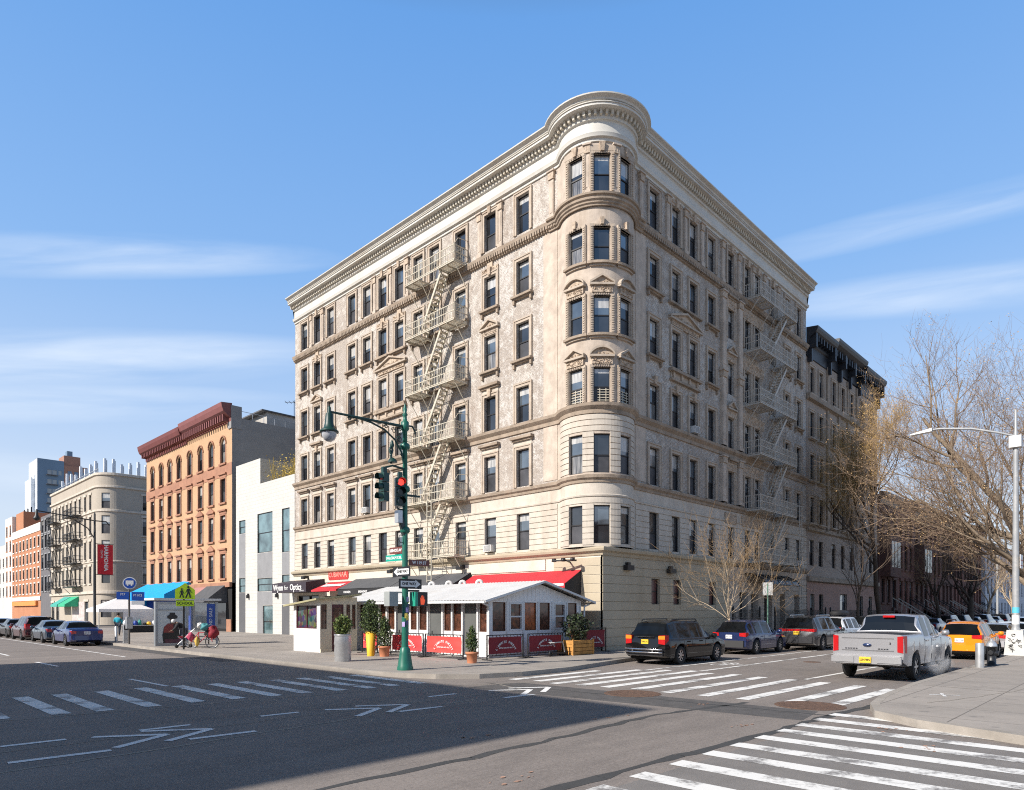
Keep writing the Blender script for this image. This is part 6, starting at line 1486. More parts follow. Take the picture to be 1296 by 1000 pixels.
    if sp.get('lod'): 
        for s in (1,-1):
            m=MB(); z=sp['lamp_z']; m.box(-Lh-.015,-Lh+.1,s*W*.55,s*W*.87,z-.09,z+.09); m.build('tail_lamp',TAIL,t)
            m=MB(); m.box(Lh-.2,Lh-.0,s*W*.45,s*W*.72,.62,.75); m.build('head_lamp',HEADL,t)
        m=MB(); m.box(-Lh-.03,-Lh+.1,-W*.86,W*.86,.33,.6); m.build('bumper',sp.get('bump',sp['paint']),t)
        m=MB(); m.box(-Lh-.035,-Lh-.0,-.16,.16,sp.get('plate_z',.85)-.08,sp.get('plate_z',.85)+.08); m.build('licence_plate',sp.get('plate',WPLATE),t); return t
    # rear
    z0,z1=sp['lamp']; pw=W*lerp_prof(plan,-1)
    for s in (1,-1):
        m=MB(); y0,y1=pw*sp.get('lw',.68),pw*.985
        q=[(-Lh-.02,s*y0,z0+.03),(-Lh-.01,s*y1,z0),(-Lh-.01,s*y1,z1),(-Lh-.02,s*y0,z1-.02)]; r_=[(p[0]+.2,p[1]+(s*.05 if abs(p[1])>abs(y0)+.01 else 0),p[2]) for p in q]
        m.hexa(q+r_); o=m.build('tail_lamp',TAIL,t)
        if sp.get('amber'):
            m=MB(); m.hexa([(p[0]-.004,p[1],zz) for p,zz in zip(q,(z1-.16,z1-.16,z1-.02,z1-.03))]+[(p[0]+.02,p[1],zz) for p,zz in zip(q,(z1-.16,z1-.16,z1-.02,z1-.03))]); m.build('indicator',AMBER,o)
        m=MB(); m.box(Lh-.25,Lh-.02,s*W*.45,s*W*.76,.68,.82); m.build('head_lamp',HEADL,t)
        if sp.get('mirror'):
            xm,zm=sp['mirror']; m=MB(); m.lathe([(.03,-.11),(.09,-.09),(.1,0),(.09,.09),(.03,.11)],(xm,s*(W+.1),zm),8,0,'y'); m.bar((xm,s*(W-.1),zm-.03),(xm,s*(W+.05),zm-.03),.06); m.build('wing_mirror',sp['paint'] if not sp.get('blackmirror') else TRIM,t)
    bz=sp.get('bumper',(.36,.62)); m=MB(); y=pw*.97
    m.hexa([(-Lh-.09,-y*.9,bz[0]),(-Lh-.09,y*.9,bz[0]),(-Lh+.3,y*1.04,bz[0]),(-Lh+.3,-y*1.04,bz[0]),(-Lh-.07,-y*.9,bz[1]),(-Lh-.07,y*.9,bz[1]),(-Lh+.3,y*1.04,bz[1]),(-Lh+.3,-y*1.04,bz[1])]); bo=m.build('bumper',sp.get('bump',sp['paint']),t)
    if sp.get('guard'):
        m=MB(); 
        for z in (.5,.62): m.tube([(-Lh-.12,-y*.95,z),(-Lh-.2,-y*.8,z),(-Lh-.2,y*.8,z),(-Lh-.12,y*.95,z)],.03,6)
        for yy in (-.45,.45): m.box(-Lh-.2,-Lh-.14,yy-.03,yy+.03,.48,.64)
        m.build('guard_bar',CHROME,t)
    pz=sp['plate_z']; m=MB(); m.box(-Lh-.03-sp.get('plate_off',0),-Lh+.02,-.16,.16,pz-.085,pz+.085); pl=m.build('licence_plate',sp.get('plate',WPLATE),t)
    text_mb(sp.get('reg','KJR 4821'),.09,(-Lh-.031-sp.get('plate_off',0),0,pz),(0,-1,0),(0,0,1),.8,.002,ext=.002).build('lettering',M('dark_void'),pl)
    m=MB()
    for f in sp.get('rearbar',[]): m.box(-Lh-.028,-Lh+.05,-f[0],f[0],f[1],f[2])
    if m.f: m.build('rear_lamp_bar' if sp.get('barlamp') else 'garnish',TAIL if sp.get('barlamp') else CHROME,t)
    if sp.get('badge'): sp['badge'](t,Lh)
    m=MB(); 
    for xs_ in sp.get('seams',()):                       # door shut lines and handles
        for s in (1,-1):
            zb=.45; zt=lerp_prof(belt,xs_)-.05; w=W*lerp_prof(plan,xs_); m.hexa([(xs_*Lh-.006,s*(w*.975),zb),(xs_*Lh+.006,s*(w*.975),zb),(xs_*Lh+.006,s*(w+.002),zb+.25),(xs_*Lh-.006,s*(w+.002),zb+.25),(xs_*Lh-.006,s*w*.95,zt),(xs_*Lh+.006,s*w*.95,zt),(xs_*Lh+.006,s*(w*.993+.002),zt-.03),(xs_*Lh-.006,s*(w*.993+.002),zt-.03)])
    if m.f: m.parts('door_seam',TRIM,t)
    m=MB()
    for xs_ in sp.get('handles',()):
        for s in (1,-1): zt=lerp_prof(belt,xs_)-.13; w=W*lerp_prof(plan,xs_); m.box(xs_*Lh-.1,xs_*Lh+.1,min(s*w*.98,s*(w+.025)),max(s*w*.98,s*(w+.025)),zt-.02,zt+.02)
    if m.f: m.parts('door_handle',sp['paint'],t)
    if sp.get('rails'):
        m=MB(); a,b,z=sp['rails']
        for s in (1,-1): m.tube([(a*Lh,s*rw*.95,z-.08),(a*Lh+.12,s*rw*.95,z),(b*Lh-.12,s*rw*.95,z),(b*Lh,s*rw*.95,z-.08)],.025,6)
        m.parts('roof_rail',sp.get('railmat',TRIM),t)
    return t
SUV=dict(L=5.05,W=2.0,wb=2.95,ro=1.02,r=.36,belt=[(-1,.92),(-.93,1.02),(.3,1.02),(.5,1.0),(.9,.86),(1,.62)],roof=[(-1,.9),(-.97,1.05),(-.80,1.62),(-.6,1.69),(0,1.70),(.12,1.66),(.46,1.02),(1,.6)],
   side=[(-.80,.33)],pillars=[(-.66,-.60),(-.28,-.22),(.12,.16)],ws=(.05,.5),rg=(-.99,-.72),lamp=(.78,1.18),plate_z=.9,mirror=(.95,1.08),seams=(-.5,-.25,.16,.42),handles=(-.36,.02))
BLACK=paint('black',(.006,.006,.0065),0,.35); NAVY=paint('navy',(.010,.022,.085),.2); GREY=paint('grey',(.045,.044,.047),.3); SILVER=paint('silver',(.37,.37,.385),.55,.35); ORANGE=paint('orange',(.80,.26,.015),.15); WHITEP=paint('white',(.72,.73,.74),.1); BLUE=paint('blue',(.010,.025,.13),.2); MAROON=paint('maroon',(.07,.012,.015),.2); SLATE=paint('slate',(.03,.055,.09),.4)
CURB='vehicles parked along the side street'
car('parked_suv','black estate SUV with yellow plate and chrome rear guard bar, parked nearest the tan corner','car',(-1.78,-5.25,0),0,dict(SUV,paint=BLACK,plate=YPLATE,amber=True,guard=True,rails=(-.7,.1,1.76),rearbar=[(.4,1.08,1.1)],bump=paint('black2',(.05,.05,.052),.3),lamp=(.80,1.16),reg='T648213C'),group=CURB)
def frec(c): 
    return c
car('parked_wagon','dark blue raised estate car with roof rails behind the black SUV','car',(6.15,-4.75,0),0,dict(SUV,L=4.86,W=1.88,wb=2.75,ro=1.0,belt=[(-1,.92),(-.93,1.0),(.3,.98),(.5,.95),(.9,.8),(1,.6)],roof=[(-1,.9),(-.96,1.03),(-.76,1.53),(-.55,1.62),(0,1.63),(.1,1.6),(.45,.98),(1,.6)],paint=NAVY,rails=(-.72,.15,1.74),cladding=False,lamp=(.86,1.06),lw=.62,bump=TRIM,bumper=(.36,.68),reg='JGX 7124',plate_z=.86),group=CURB)
car('parked_suv','large grey SUV with a full-width red rear light bar, third along the tan house kerb','car',(12.0,-5.75,0),0,dict(SUV,L=5.3,W=2.08,r=.39,belt=[(-1,1.0),(-.93,1.1),(.3,1.1),(.5,1.08),(.9,.98),(1,.7)],roof=[(-1,1.0),(-.97,1.13),(-.84,1.70),(-.6,1.79),(0,1.80),(.1,1.77),(.40,1.1),(1,.6)],paint=GREY,lamp=(.99,1.15),lw=.45,rearbar=[(.85,1.03,1.13)],barlamp=True,bumper=(.4,.72),plate=YPLATE,plate_z=.93,plate_off=.01,rails=(-.7,.1,1.86),railmat=CHROME,reg='T712908C'),group=CURB)
# pickup truck
def truck_badge(t,Lh):
    m=MB(); m.lathe([(.0,-.03),(.115,-.028),(.12,-.02),(.12,0)],(0,0,0),20,0,'x'); m.v=[(-Lh-.012+p[0],p[1]*1.0,1.08+p[2]*.42) for p in m.v]; m.build('emblem',paint('emblem_blue',(.012,.03,.10),.3),t)
    m=MB(); m.box(-Lh-.012,-Lh+.02,-.72,.72,.9,.93); m.box(-Lh-.014,-Lh+.02,-.72,.72,1.27,1.29); m.build('tailgate_seam',paint('silver_dark',(.3,.3,.31),.7),t)
    m=MB(); 
    for k in range(5): m.box(-Lh-.013,-Lh,.62-k*.075-.05,.62-k*.075,.95,.985); 
    for k in range(4): m.box(-Lh-.013,-Lh,-.3-k*.075-.05,-.3-k*.075,.95,.985)
    m.box(-Lh-.013,-Lh,-.64,-.61,1.1,1.17); m.parts('badge',CHROME,t)
    m=MB(); m.box(-.28*Lh-.07,-.28*Lh+.05,-.17,.17,1.885,1.95); m.build('high_brake_lamp',TAIL,t)
    m=MB(); m.box(-Lh-.17,-Lh+.05,-.92,.92,.52,.76); m.box(-Lh-.2,-Lh-.1,-.96,-.32,.56,.74); m.box(-Lh-.2,-Lh-.1,.32,.96,.56,.74); m.build('step_bumper',paint('bumper_silver',(.42,.42,.43),.6,.35),t)
    m=MB(); 
    for s in (1,-1): m.box(-.5,1.9,s*.93-.06,s*.93+.06,.36,.44)
    m.parts('side_step',TRIM,t)
TRK=dict(L=5.85,W=2.03,wb=3.75,ro=1.22,r=.41,zb=.44,rw=.76,belt=[(-1,1.38),(-.32,1.38),(-.3,1.30),(.42,1.30),(.5,1.28),(.95,1.18),(1,.9)],roof=[(-1,1.3),(-.335,1.35),(-.265,1.90),(-.2,1.96),(.1,1.97),(.17,1.93),(.45,1.32),(1,.9)],plan=[(-1,.97),(-.9,1),(.7,1),(.92,.97),(1,.88)],
   side=[(-.24,.34)],pillars=[(-.05,.0),(.14,.17)],ws=(.1,.5),rg=(-.34,-.26),bed=(-.97,-.36),lamp=(.86,1.36),lw=.83,plate_z=.64,plate_off=.19,plate=YPLATE,mirror=(1.15,1.38),seams=(-.28,-.02,.37),handles=(-.2,.08),paint=SILVER,bump=TRIM,bumper=(.5,.6),badge=truck_badge,ub=.75,spokes=6,reg='22847MN')
car('pickup_truck','silver crew-cab pickup truck with yellow plate waiting at the right-hand crosswalk','pickup truck',(-1.9,-13.42,0),R(-1),TRK)
car('parked_crossover','bright orange crossover with black trim, parked behind the hydrant','car',(9.45,-13.45,0),0,dict(SUV,L=4.45,W=1.8,wb=2.66,ro=.92,r=.35,belt=[(-1,.92),(-.93,1.0),(.3,.99),(.5,.96),(.9,.82),(1,.6)],roof=[(-1,.9),(-.96,1.03),(-.78,1.50),(-.55,1.60),(0,1.61),(.1,1.58),(.45,.99),(1,.6)],paint=ORANGE,rails=(-.72,.15,1.7),cladding=True,lamp=(.9,1.08),lw=.55,bump=ORANGE,bumper=(.4,.62),reg='LDA 3350',plate_z=.84),group=CURB)
SED=dict(L=4.85,W=1.84,wb=2.8,ro=1.05,r=.33,belt=[(-1,.88),(-.95,.97),(-.62,1.0),(.3,.95),(.5,.92),(.92,.74),(1,.55)],roof=[(-1,.8),(-.62,.99),(-.34,1.38),(-.15,1.45),(.02,1.45),(.1,1.42),(.48,.93),(1,.5)],side=[(-.46,.36)],pillars=[(-.1,-.06),(.1,.13)],ws=(.05,.5),rg=(-.63,-.3),lamp=(.72,.92),plate_z=.78,mirror=(.85,.98),seams=(-.38,-.08,.3),handles=(-.22,.1))
car('parked_sedan','silver-grey sedan parked ahead of the orange crossover','car',(15.3,-13.5,0),0,dict(SED,paint=SILVER,lamp=(.76,.94),lw=.4,reg='HRK 9054'),group=CURB)
LODS=dict(SUV,lod=True,lamp_z=1.0); LODC=dict(SED,lod=True,lamp_z=.84)
others=[('white',LODC,WHITEP,21.0,-13.5,'white sedan with red lamps parked beyond the silver-grey sedan, behind the lamp post'),('white2',LODS,WHITEP,18.6,-5.0,'white hatchback with a dark roof box parked left of the pickup cab'),
 ('b',LODS,BLACK,24.5,-4.9,'black SUV parked beyond the white hatchback'),('c',LODS,SLATE,30.3,-4.9,'slate grey SUV parked under the first street tree'),('d',LODS,BLACK,36.2,-4.9,'black SUV parked before the bay-windowed brownstone'),('e',LODC,NAVY,42,-4.9,'dark blue sedan parked by the second brownstone stoop'),('f',LODS,MAROON,47.8,-4.9,'maroon SUV parked by the brownstone stoops'),('g',LODS,BLACK,53.5,-4.9,'black SUV parked beside the thick dark tree'),('h',LODC,BLUE,59.3,-4.9,'blue sedan parked beyond the thick dark tree'),('i',LODS,GREY,65,-4.9,'grey SUV parked before the slender pale tree'),('j',LODC,SILVER,71,-4.9,'silver sedan parked beyond the slender pale tree'),('k',LODS,BLACK,77,-4.9,'black SUV parked by the far lamp post'),('l',LODS,NAVY,83,-4.9,'navy SUV furthest up the left kerb'),
 ('m',LODS,WHITEP,27,-13.5,'white SUV parked fourth along the right-hand kerb'),('n',LODC,BLACK,33,-13.5,'black sedan parked fifth along the right-hand kerb'),('o',LODS,GREY,39,-13.5,'grey SUV parked sixth along the right-hand kerb'),('p',LODC,WHITEP,45,-13.5,'white sedan furthest along the right-hand kerb')]
for k,spx,pn,x,y,l in others:
    t=car('parked_car',l,'car',(x,y,0),0,dict(spx,paint=pn),group=CURB)
    if k=='white2':
        m=MB(); m.lathe([(.05,-1.0),(.3,-.9),(.42,-.2),(.42,.5),(.25,.95),(.05,1.0)],(-.4,0,0),12,0,'x'); m.v=[(p[0],p[1],1.95+p[2]*.45) for p in m.v]; tag(m.build('roof_box',TRIM),'dark rounded roof box on top of the white hatchback','roof box').location=(18.6,-5.0,0)
AV='cars parked along the avenue kerb'
avl=[('parked_sedan',SED,BLUE,(-15.55,28.6),'shiny dark blue sedan nearest of the cars parked along the avenue kerb',WPLATE),('parked_sedan',SED,SLATE,(-15.6,34.3),'slate blue sedan second in the row of cars on the avenue',WPLATE),('parked_suv',SUV,MAROON,(-15.65,40.2),'maroon SUV third in the row on the avenue',WPLATE),('parked_sedan',SED,BLACK,(-15.6,46.2),'black sedan fourth in the row on the avenue',WPLATE),('parked_sedan',SED,SILVER,(-15.7,52),'silver sedan at the far left edge of the row on the avenue',WPLATE)]
for n,spx,pn,(x,y),l,pl in avl: car(n,l,'car',(x,y,0),R(90),dict(spx,paint=pn,plate=pl),group=AV)
car('parked_sedan','dark sedan parked in the cross street behind the white tent','car',(-8.6,72,0),R(0),dict(LODC,paint=BLACK))

# ------------------------------------------------------------------ trees
def bare_tree(name,label,base,th,r0,seed,spec,barkmat,twigmat=None,lean=(0,0,0),budmat=None,bud=0,group='bare street trees',up=.25,budsize=.05,dens=1.0,limbs=()):
    rg=random.Random(seed); t=thing(name,label,'tree',base,group=group); T=MB(); C=MB(); Bd=MB()
    def grow(p,d,l,r,lv):
        n=max(2,min(7,int(l/.35)+1)) if lv<3 else 3; pts=[p.copy()]; dd=d.copy(); 
        for k in range(n):
            dd=(dd+Vector((rg.uniform(-1,1),rg.uniform(-1,1),rg.uniform(-1,1)))*spec['wob']*(.6 if lv==0 else 1)+Vector((0,0,up*(.1 if lv==0 else .22 if lv<3 else .42)))).normalized(); pts.append(pts[-1]+dd*(l/n))
        rad=[r*(1-.62*k/n) for k in range(n+1)]
        (T if lv==0 else C).tube(pts,rad,(9,7,5,4,3,3,3)[lv],0 if lv<3 else 1,cap=False)
        if lv>=spec['lv']:
            if bud and rg.random()<bud:
                for k in range(3):
                    q=pts[-1]+Vector((rg.gauss(0,.08),rg.gauss(0,.08),rg.gauss(0,.08))); e=Vector((rg.uniform(-1,1),rg.uniform(-1,1),rg.uniform(-1,1))).normalized()*budsize*rg.uniform(.6,1.5); f=e.orthogonal()*.5; Bd.quad(q,q+e*.5+f,q+e,q+e*.5-f)
            return
        nch=spec['n'][lv]; nch=int(nch*dens+rg.random()) if lv>0 else nch
        for c in range(nch):
            tpos=(spec['t0'][lv]+(1-spec['t0'][lv])*(c+rg.random()*.8)/nch); i=min(n-1,int(tpos*n)); q=pts[i].lerp(pts[i+1],tpos*n-i); base_d=(pts[i+1]-pts[i]).normalized()
            a=rg.uniform(0,6.283) if lv else c*6.283/nch+rg.uniform(-.4,.4); o=base_d.orthogonal().normalized(); o2=base_d.cross(o); side=o*math.cos(a)+o2*math.sin(a); ang=R(rg.uniform(*spec['ang'][lv]))
            nd=(base_d*math.cos(ang)+side*math.sin(ang)).normalized(); nl=l*rg.uniform(*spec['len'][lv]); rr=max(.006,r*(1-.62*tpos)*rg.uniform(.42,.68))
            grow(q,nd,nl,min(rr,spec.get('rmax',[9]*6)[lv+1]),lv+1)
    for q,dv,ll,rr in limbs: grow(Vector(q),Vector(dv).normalized(),ll,rr,1)
    grow(Vector(base)-Vector((0,0,.1)),(Vector((0,0,1))+Vector(lean)).normalized(),th,r0,0)
    T.build('trunk',barkmat,t); C.add(Bd,2); C.build('crown',[barkmat,twigmat or barkmat]+([budmat] if budmat else []),t)
    return t
bark=plain('bark_tan',(.22,.17,.12),.9,var=.35,scale=4,bmp=.6,bscale=12); barkd=plain('bark_dark',(.055,.04,.03),.9,var=.35,scale=4); barkp=plain('bark_pale',(.42,.33,.23),.9,var=.25,scale=5); twig=plain('twig_tan',(.30,.20,.105),.85,var=.3); twigp=plain('twig_mauve',(.25,.175,.12),.85,var=.3); budg=plain('bud_gold',(.46,.30,.11),.7,var=.4,scale=6); budt=plain('bud_tan',(.42,.28,.14),.7,var=.35,scale=6)
BIG=dict(lv=5,wob=.2,n=[9,7,6,5,4],t0=[.5,.25,.2,.15,.1],ang=[(25,65),(25,60),(25,65),(25,65),(25,65)],len=[(.95,1.35),(.5,.75),(.45,.7),(.45,.7),(.5,.8)],rmax=[9,.3,.15,.07,.034,.019])
bare_tree('street_tree','large bare tree with tan budding twigs overhanging the right-hand sidewalk','x',0,0,0,BIG,bark) if False else None
bare_tree('street_tree','large spreading bare tree with tan buds, over the right-hand sidewalk behind the lamp post',(19.5,-15.5,.15),6.2,.4,21,BIG,bark,twigp,lean=(-.10,.26,0),budmat=budt,bud=.3,budsize=.05,up=.42,dens=.95,limbs=[((19.2,-14.4,4.8),(.3,1,.15),5.6,.17),((19.0,-14.2,6.0),(-.2,1,.5),6.0,.2),((18.8,-14.0,6.6),(-.2,.6,1),8,.22)])
bare_tree('street_tree','second large bare tree further along the right-hand sidewalk',(34,-16.2,.15),6.5,.36,5,dict(BIG,lv=4,n=[6,6,6,6]),bark,twigp,lean=(-.05,.12,0),budmat=budt,bud=.25,budsize=.06,up=.4)
SMALL=dict(lv=4,wob=.16,n=[9,5,4,4],t0=[.75,.2,.2,.2],ang=[(18,62),(20,50),(20,50),(20,60)],len=[(1.3,1.9),(.45,.7),(.4,.7),(.5,.8)],rmax=[9,.045,.02,.012,.008])
bare_tree('street_tree','small pale bare tree with fanned branches behind the blue estate car',(5.5,-3.95,.15),2.0,.075,12,SMALL,barkp,twig,up=.3)
MID=dict(lv=4,wob=.2,n=[6,5,5,5],t0=[.45,.3,.2,.2],ang=[(20,45),(25,55),(25,60),(25,60)],len=[(.75,1.05),(.5,.7),(.45,.7),(.5,.8)],rmax=[9,.12,.05,.025,.014])
bare_tree('street_tree','slim bare tree in front of the pink stone ground floor',(24.6,-3.9,.15),4.6,.14,31,MID,plain('bark_brown',(.11,.08,.06),.9,var=.3),None,up=.45)
bare_tree('street_tree','tall slim golden-budded tree catching the sun in front of the black-corniced house',(27.5,-4.8,.15),12.5,.2,17,dict(MID,lv=5,n=[12,6,5,5,4],t0=[.42,.25,.2,.2,.2],ang=[(20,62)]+[(25,60)]*4,len=[(.28,.46),(.4,.6),(.45,.7),(.5,.8),(.5,.8)],rmax=[9,.09,.045,.028,.018,.013]),barkd,plain('twig_gold',(.38,.25,.10),.8,var=.3),budmat=budg,bud=.6,budsize=.055,up=.5)
for i,(x,y,h,r,mt,l) in enumerate([(45,-5,4.2,.2,barkd,'dark bare tree before the first brownstone stoop'),(57,-5,4.6,.42,barkd,'thick dark forked tree before the brownstone row'),(66,-5,4.8,.2,barkp,'slender pale-barked tree beyond the thick dark tree'),(86,-5,4.8,.22,barkp,'pale bare tree in front of the pale blue house'),(52,-16,6,.3,bark,'third bare tree along the right-hand sidewalk'),(75,-16,6,.3,barkd,'furthest bare tree along the right-hand sidewalk')]):
    bare_tree('street_tree',l,(x,y,.15),h,r,40+i,dict(MID,rmax=[9,.2,.08,.035,.02]),mt,twig if i!=1 else barkd,up=.4,budmat=budt,bud=.15 if i>3 else 0,budsize=.12)
for x,y in ((8.4,-3.9),(24.6,-3.9)): pass
# ------------------------------------------------------------------ people, bicycle, pushchair
def skin_body(verts,edges,radii,name,mat,parent,root=0):
    me=bpy.data.meshes.new(name); me.from_pydata(verts,edges,[]); o=bpy.data.objects.new(name,me); COL.objects.link(o)
    md=o.modifiers.new('s','SKIN'); 
    sv=me.skin_vertices[0].data if me.skin_vertices else None
    if sv is None:
        import bmesh
        bm=bmesh.new(); bm.from_mesh(me); lay=bm.verts.layers.skin.verify(); bm.to_mesh(me); bm.free(); sv=me.skin_vertices[0].data
    for i,r in enumerate(radii): sv[i].radius=(r,r); sv[i].use_root=(i==root)
    md.use_smooth_shade=True; s=o.modifiers.new('u','SUBSURF'); s.levels=2; s.render_levels=2
    bpy.context.view_layer.update(); m2=bpy.data.meshes.new_from_object(o.evaluated_get(bpy.context.evaluated_depsgraph_get())); bpy.data.objects.remove(o); m2.name=name; m2.materials.clear(); m2.materials.append(mat)
    for p in m2.polygons: p.use_smooth=True
    q=bpy.data.objects.new(name,m2); COL.objects.link(q); q.parent=parent; return q
SKIN=plain('skin',(.22,.12,.075),.6); HAIR=plain('hair',(.015,.012,.01),.8)
def person(label,loc,rz,top,bottom,pose,hat=None):
    t=thing('person',label,'person',loc,rz,world=False)
    if pose=='stand':
        J=[(0,0,.95),(0,.0,1.2),(.01,0,1.42),(.02,0,1.52),(.04,0,1.66), (0,.11,.9),(.02,.12,.5),(-.02,.13,.08),(.14,.14,.03), (0,-.11,.9),(-.06,-.12,.5),(-.14,-.12,.09),(.02,-.13,.03), (0,.2,1.38),(.05,.27,1.12),(.22,.2,1.02),(.3,.18,1.02),(0,-.2,1.38),(-.02,-.27,1.1),(.14,-.25,.92),(.2,-.24,.88)]
    else:   # bending over
        J=[(0,0,.92),(.12,0,1.12),(.28,0,1.28),(.38,0,1.33),(.5,0,1.36), (0,.11,.88),(.05,.12,.48),(-.03,.13,.08),(.13,.14,.03), (0,-.11,.88),(-.03,-.12,.48),(-.1,-.12,.08),(.06,-.13,.03), (.26,.19,1.26),(.4,.22,1.02),(.55,.16,.9),(.62,.15,.88),(.26,-.19,1.26),(.38,-.23,1.0),(.54,-.18,.88),(.61,-.16,.86)]
    E=[(0,1),(1,2),(2,3),(3,4),(0,5),(5,6),(6,7),(7,8),(0,9),(9,10),(10,11),(11,12),(2,13),(13,14),(14,15),(15,16),(2,17),(17,18),(18,19),(19,20)]
    rad=[.15,.14,.15,.06,.10,.1,.07,.045,.04,.1,.07,.045,.04,.075,.05,.035,.03,.075,.05,.035,.03]
    skin_body(J,E,rad,'body',SKIN,t)
    up=[0,1,2,13,14,15,17,18,19]; mp={v:i for i,v in enumerate(up)}; skin_body([J[v] for v in up],[(mp[a],mp[b]) for a,b in E if a in mp and b in mp],[rad[v]*1.22+.01 for v in up],'jacket',top,t)
    lo=[0,5,6,7,9,10,11]; mp={v:i for i,v in enumerate(lo)}; skin_body([J[v] for v in lo],[(mp[a],mp[b]) for a,b in E if a in mp and b in mp],[rad[v]*1.2+.012 for v in lo],'trousers',bottom,t)
    h=Vector(J[4]); m=MB(); m.lathe([(.0,.13),(.07,.115),(.105,.06),(.112,.0),(.1,-.05),(.07,-.07)],(h.x-.015,h.y,h.z+.02),12); m.build('hair' if hat is None else 'cap',hat or HAIR,t)
    m=MB(); m.lathe([(.02,-.03),(.018,0),(.004,.03)],(h.x+.1,h.y,h.z),6); 
    for s in (.04,-.04): m.box(h.x+.085,h.x+.1,s-.012,s+.012,h.z+.015,h.z+.03)
    m.box(h.x+.085,h.x+.098,-.025,.025,h.z-.058,h.z-.048)
    m.build('face',HAIR,t)
    for j,s in ((16,1),(20,-1)):
        p=Vector(J[j]); m=MB()
        for k in range(4): m.tube([p+Vector((.02,(k-1.5)*.018,-.0)),p+Vector((.065,(k-1.5)*.02,-.02)),p+Vector((.085,(k-1.5)*.02,-.05+.005*k))],[.009,.008,.006],5)
        m.tube([p+Vector((0,-.03*s,0)),p+Vector((.04,-.05*s,-.02))],.009,5); m.build('fingers',SKIN,t)
    for j in (7,11):
        p=Vector(J[j]); m=MB(); m.lathe([(.02,-.09),(.05,-.06),(.05,.08),(.035,.16),(.01,.19)],(0,0,0),8,0,'x'); m.v=[(q[0]+p.x,q[1]+p.y,max(.0,q[2]*.8+.045)) for q in m.v]; m.build('shoe',M('dark_void'),t)
person('person in a turquoise jacket and dark trousers standing at the white tent',(-10.2,39.5,.15),R(60),plain('turquoise_cloth',(.02,.42,.55),.8,var=.2),plain('denim_dark',(.02,.03,.05),.8),'stand')
person('person in a black jacket and white cap bending over the loaded pushchair by the shelter',(-13.05,18.0,.15),R(165),M('black_cloth'),plain('denim_grey',(.12,.13,.15),.8),'bend',hat=M('white_paint'))
def bicycle():
    t=thing('bicycle','bicycle with a red and blue frame loaded with bags, parked by the school sign','bicycle',(-12.75,16.3,.15),R(-38),world=False); fr=MB(); r=.34; xa,xb=-.52,.52
    for a,b in (((-.52,0,r),(-.1,0,.3)),((-.1,0,.3),(-.18,0,.86)),((-.52,0,r),(-.17,0,.8)),((-.1,0,.3),(.36,0,.78)),((-.17,0,.8),(.36,0,.84)),((.34,0,.95),(.52,0,r))): fr.tube([a,b],.022,6)
    fr.build('frame',plain('bike_red',(.5,.04,.06),.4),t); m=MB(); m.tube([(.3,-.28,1.0),(.36,0,1.02),(.3,.28,1.0)],.016,6); m.tube([(.34,0,.95),(.36,0,1.02)],.016,6); m.build('handlebar',TRIM,t)
    m=MB(); m.lathe([(.02,-.14),(.08,-.12),(.05,.05),(.02,.14)],(0,0,0),8,0,'x'); m.v=[(p[0]-.2,p[1],.9+p[2]*.4) for p in m.v]; m.build('saddle',TRIM,t)
    for x in (xa,xb):
        m=MB(); m.tube([(x+r*math.cos(k*math.pi/12),0,r+r*math.sin(k*math.pi/12)) for k in range(25)],.022,6,cap=False); o=m.build('wheel',TYRE,t); m=MB()
        for k in range(14): m.bar((x,0,r),(x+r*.96*math.cos(k*math.pi/7),0,r+r*.96*math.sin(k*math.pi/7)),.005)
        m.tube([(x+r*.93*math.cos(k*math.pi/12),0,r+r*.93*math.sin(k*math.pi/12)) for k in range(25)],.012,5,cap=False); m.build('spokes',M('galvanised'),o)
bicycle()
def sack(label,c,rx,ry,rz_,mat,seed,cat='bag',group='bags heaped on the bicycle and pushchair'):
    r=random.Random(seed); m=MB(); rows=[]
    for i in range(9):
        ph=math.pi*i/8; rows.append([(c[0]+rx*.85*math.sin(ph)**.7*math.cos(th)*(1+.28*math.sin(3*th+seed+i*1.7)),c[1]+ry*.85*math.sin(ph)**.7*math.sin(th)*(1+.25*math.cos(4*th+seed*2+i*1.1)),c[2]+rz_*.85*math.cos(ph)*(1+.25*math.sin(th*2+seed))) for th in [k*2*math.pi/14 for k in range(14)]])
    m.grid(rows,0,True,True); tag(m.build('bag',mat),label,cat,group)
bx,by=-12.75,16.3
sack('bulging red bag hung over the rear wheel of the bicycle',(bx+.45,by-.35,.98),.3,.28,.34,plain('bag_red',(.26,.012,.025),.7,var=.2),1)
sack('teal and white bag piled on the bicycle saddle',(bx+.12,by-.12,1.25),.26,.24,.2,plain('bag_teal',(.06,.25,.27),.7,var=.3),2)
sack('white carrier bag on top of the bicycle load',(bx-.08,by+.03,1.32),.16,.16,.16,M('white_paint'),3)
sack('black bag behind the red bag on the bicycle',(bx+.3,by-.1,.95),.22,.2,.3,M('black_cloth'),4)
sack('pink bag hanging at the front of the bicycle',(bx-.42,by+.38,.75),.22,.18,.24,plain('bag_pink',(.42,.05,.11),.7,var=.25),5)
sack('yellow bag leaning on the bicycle frame',(bx-.2,by+.1,.5),.14,.14,.26,plain('bag_yellow',(.55,.38,.08),.7,var=.25),6)
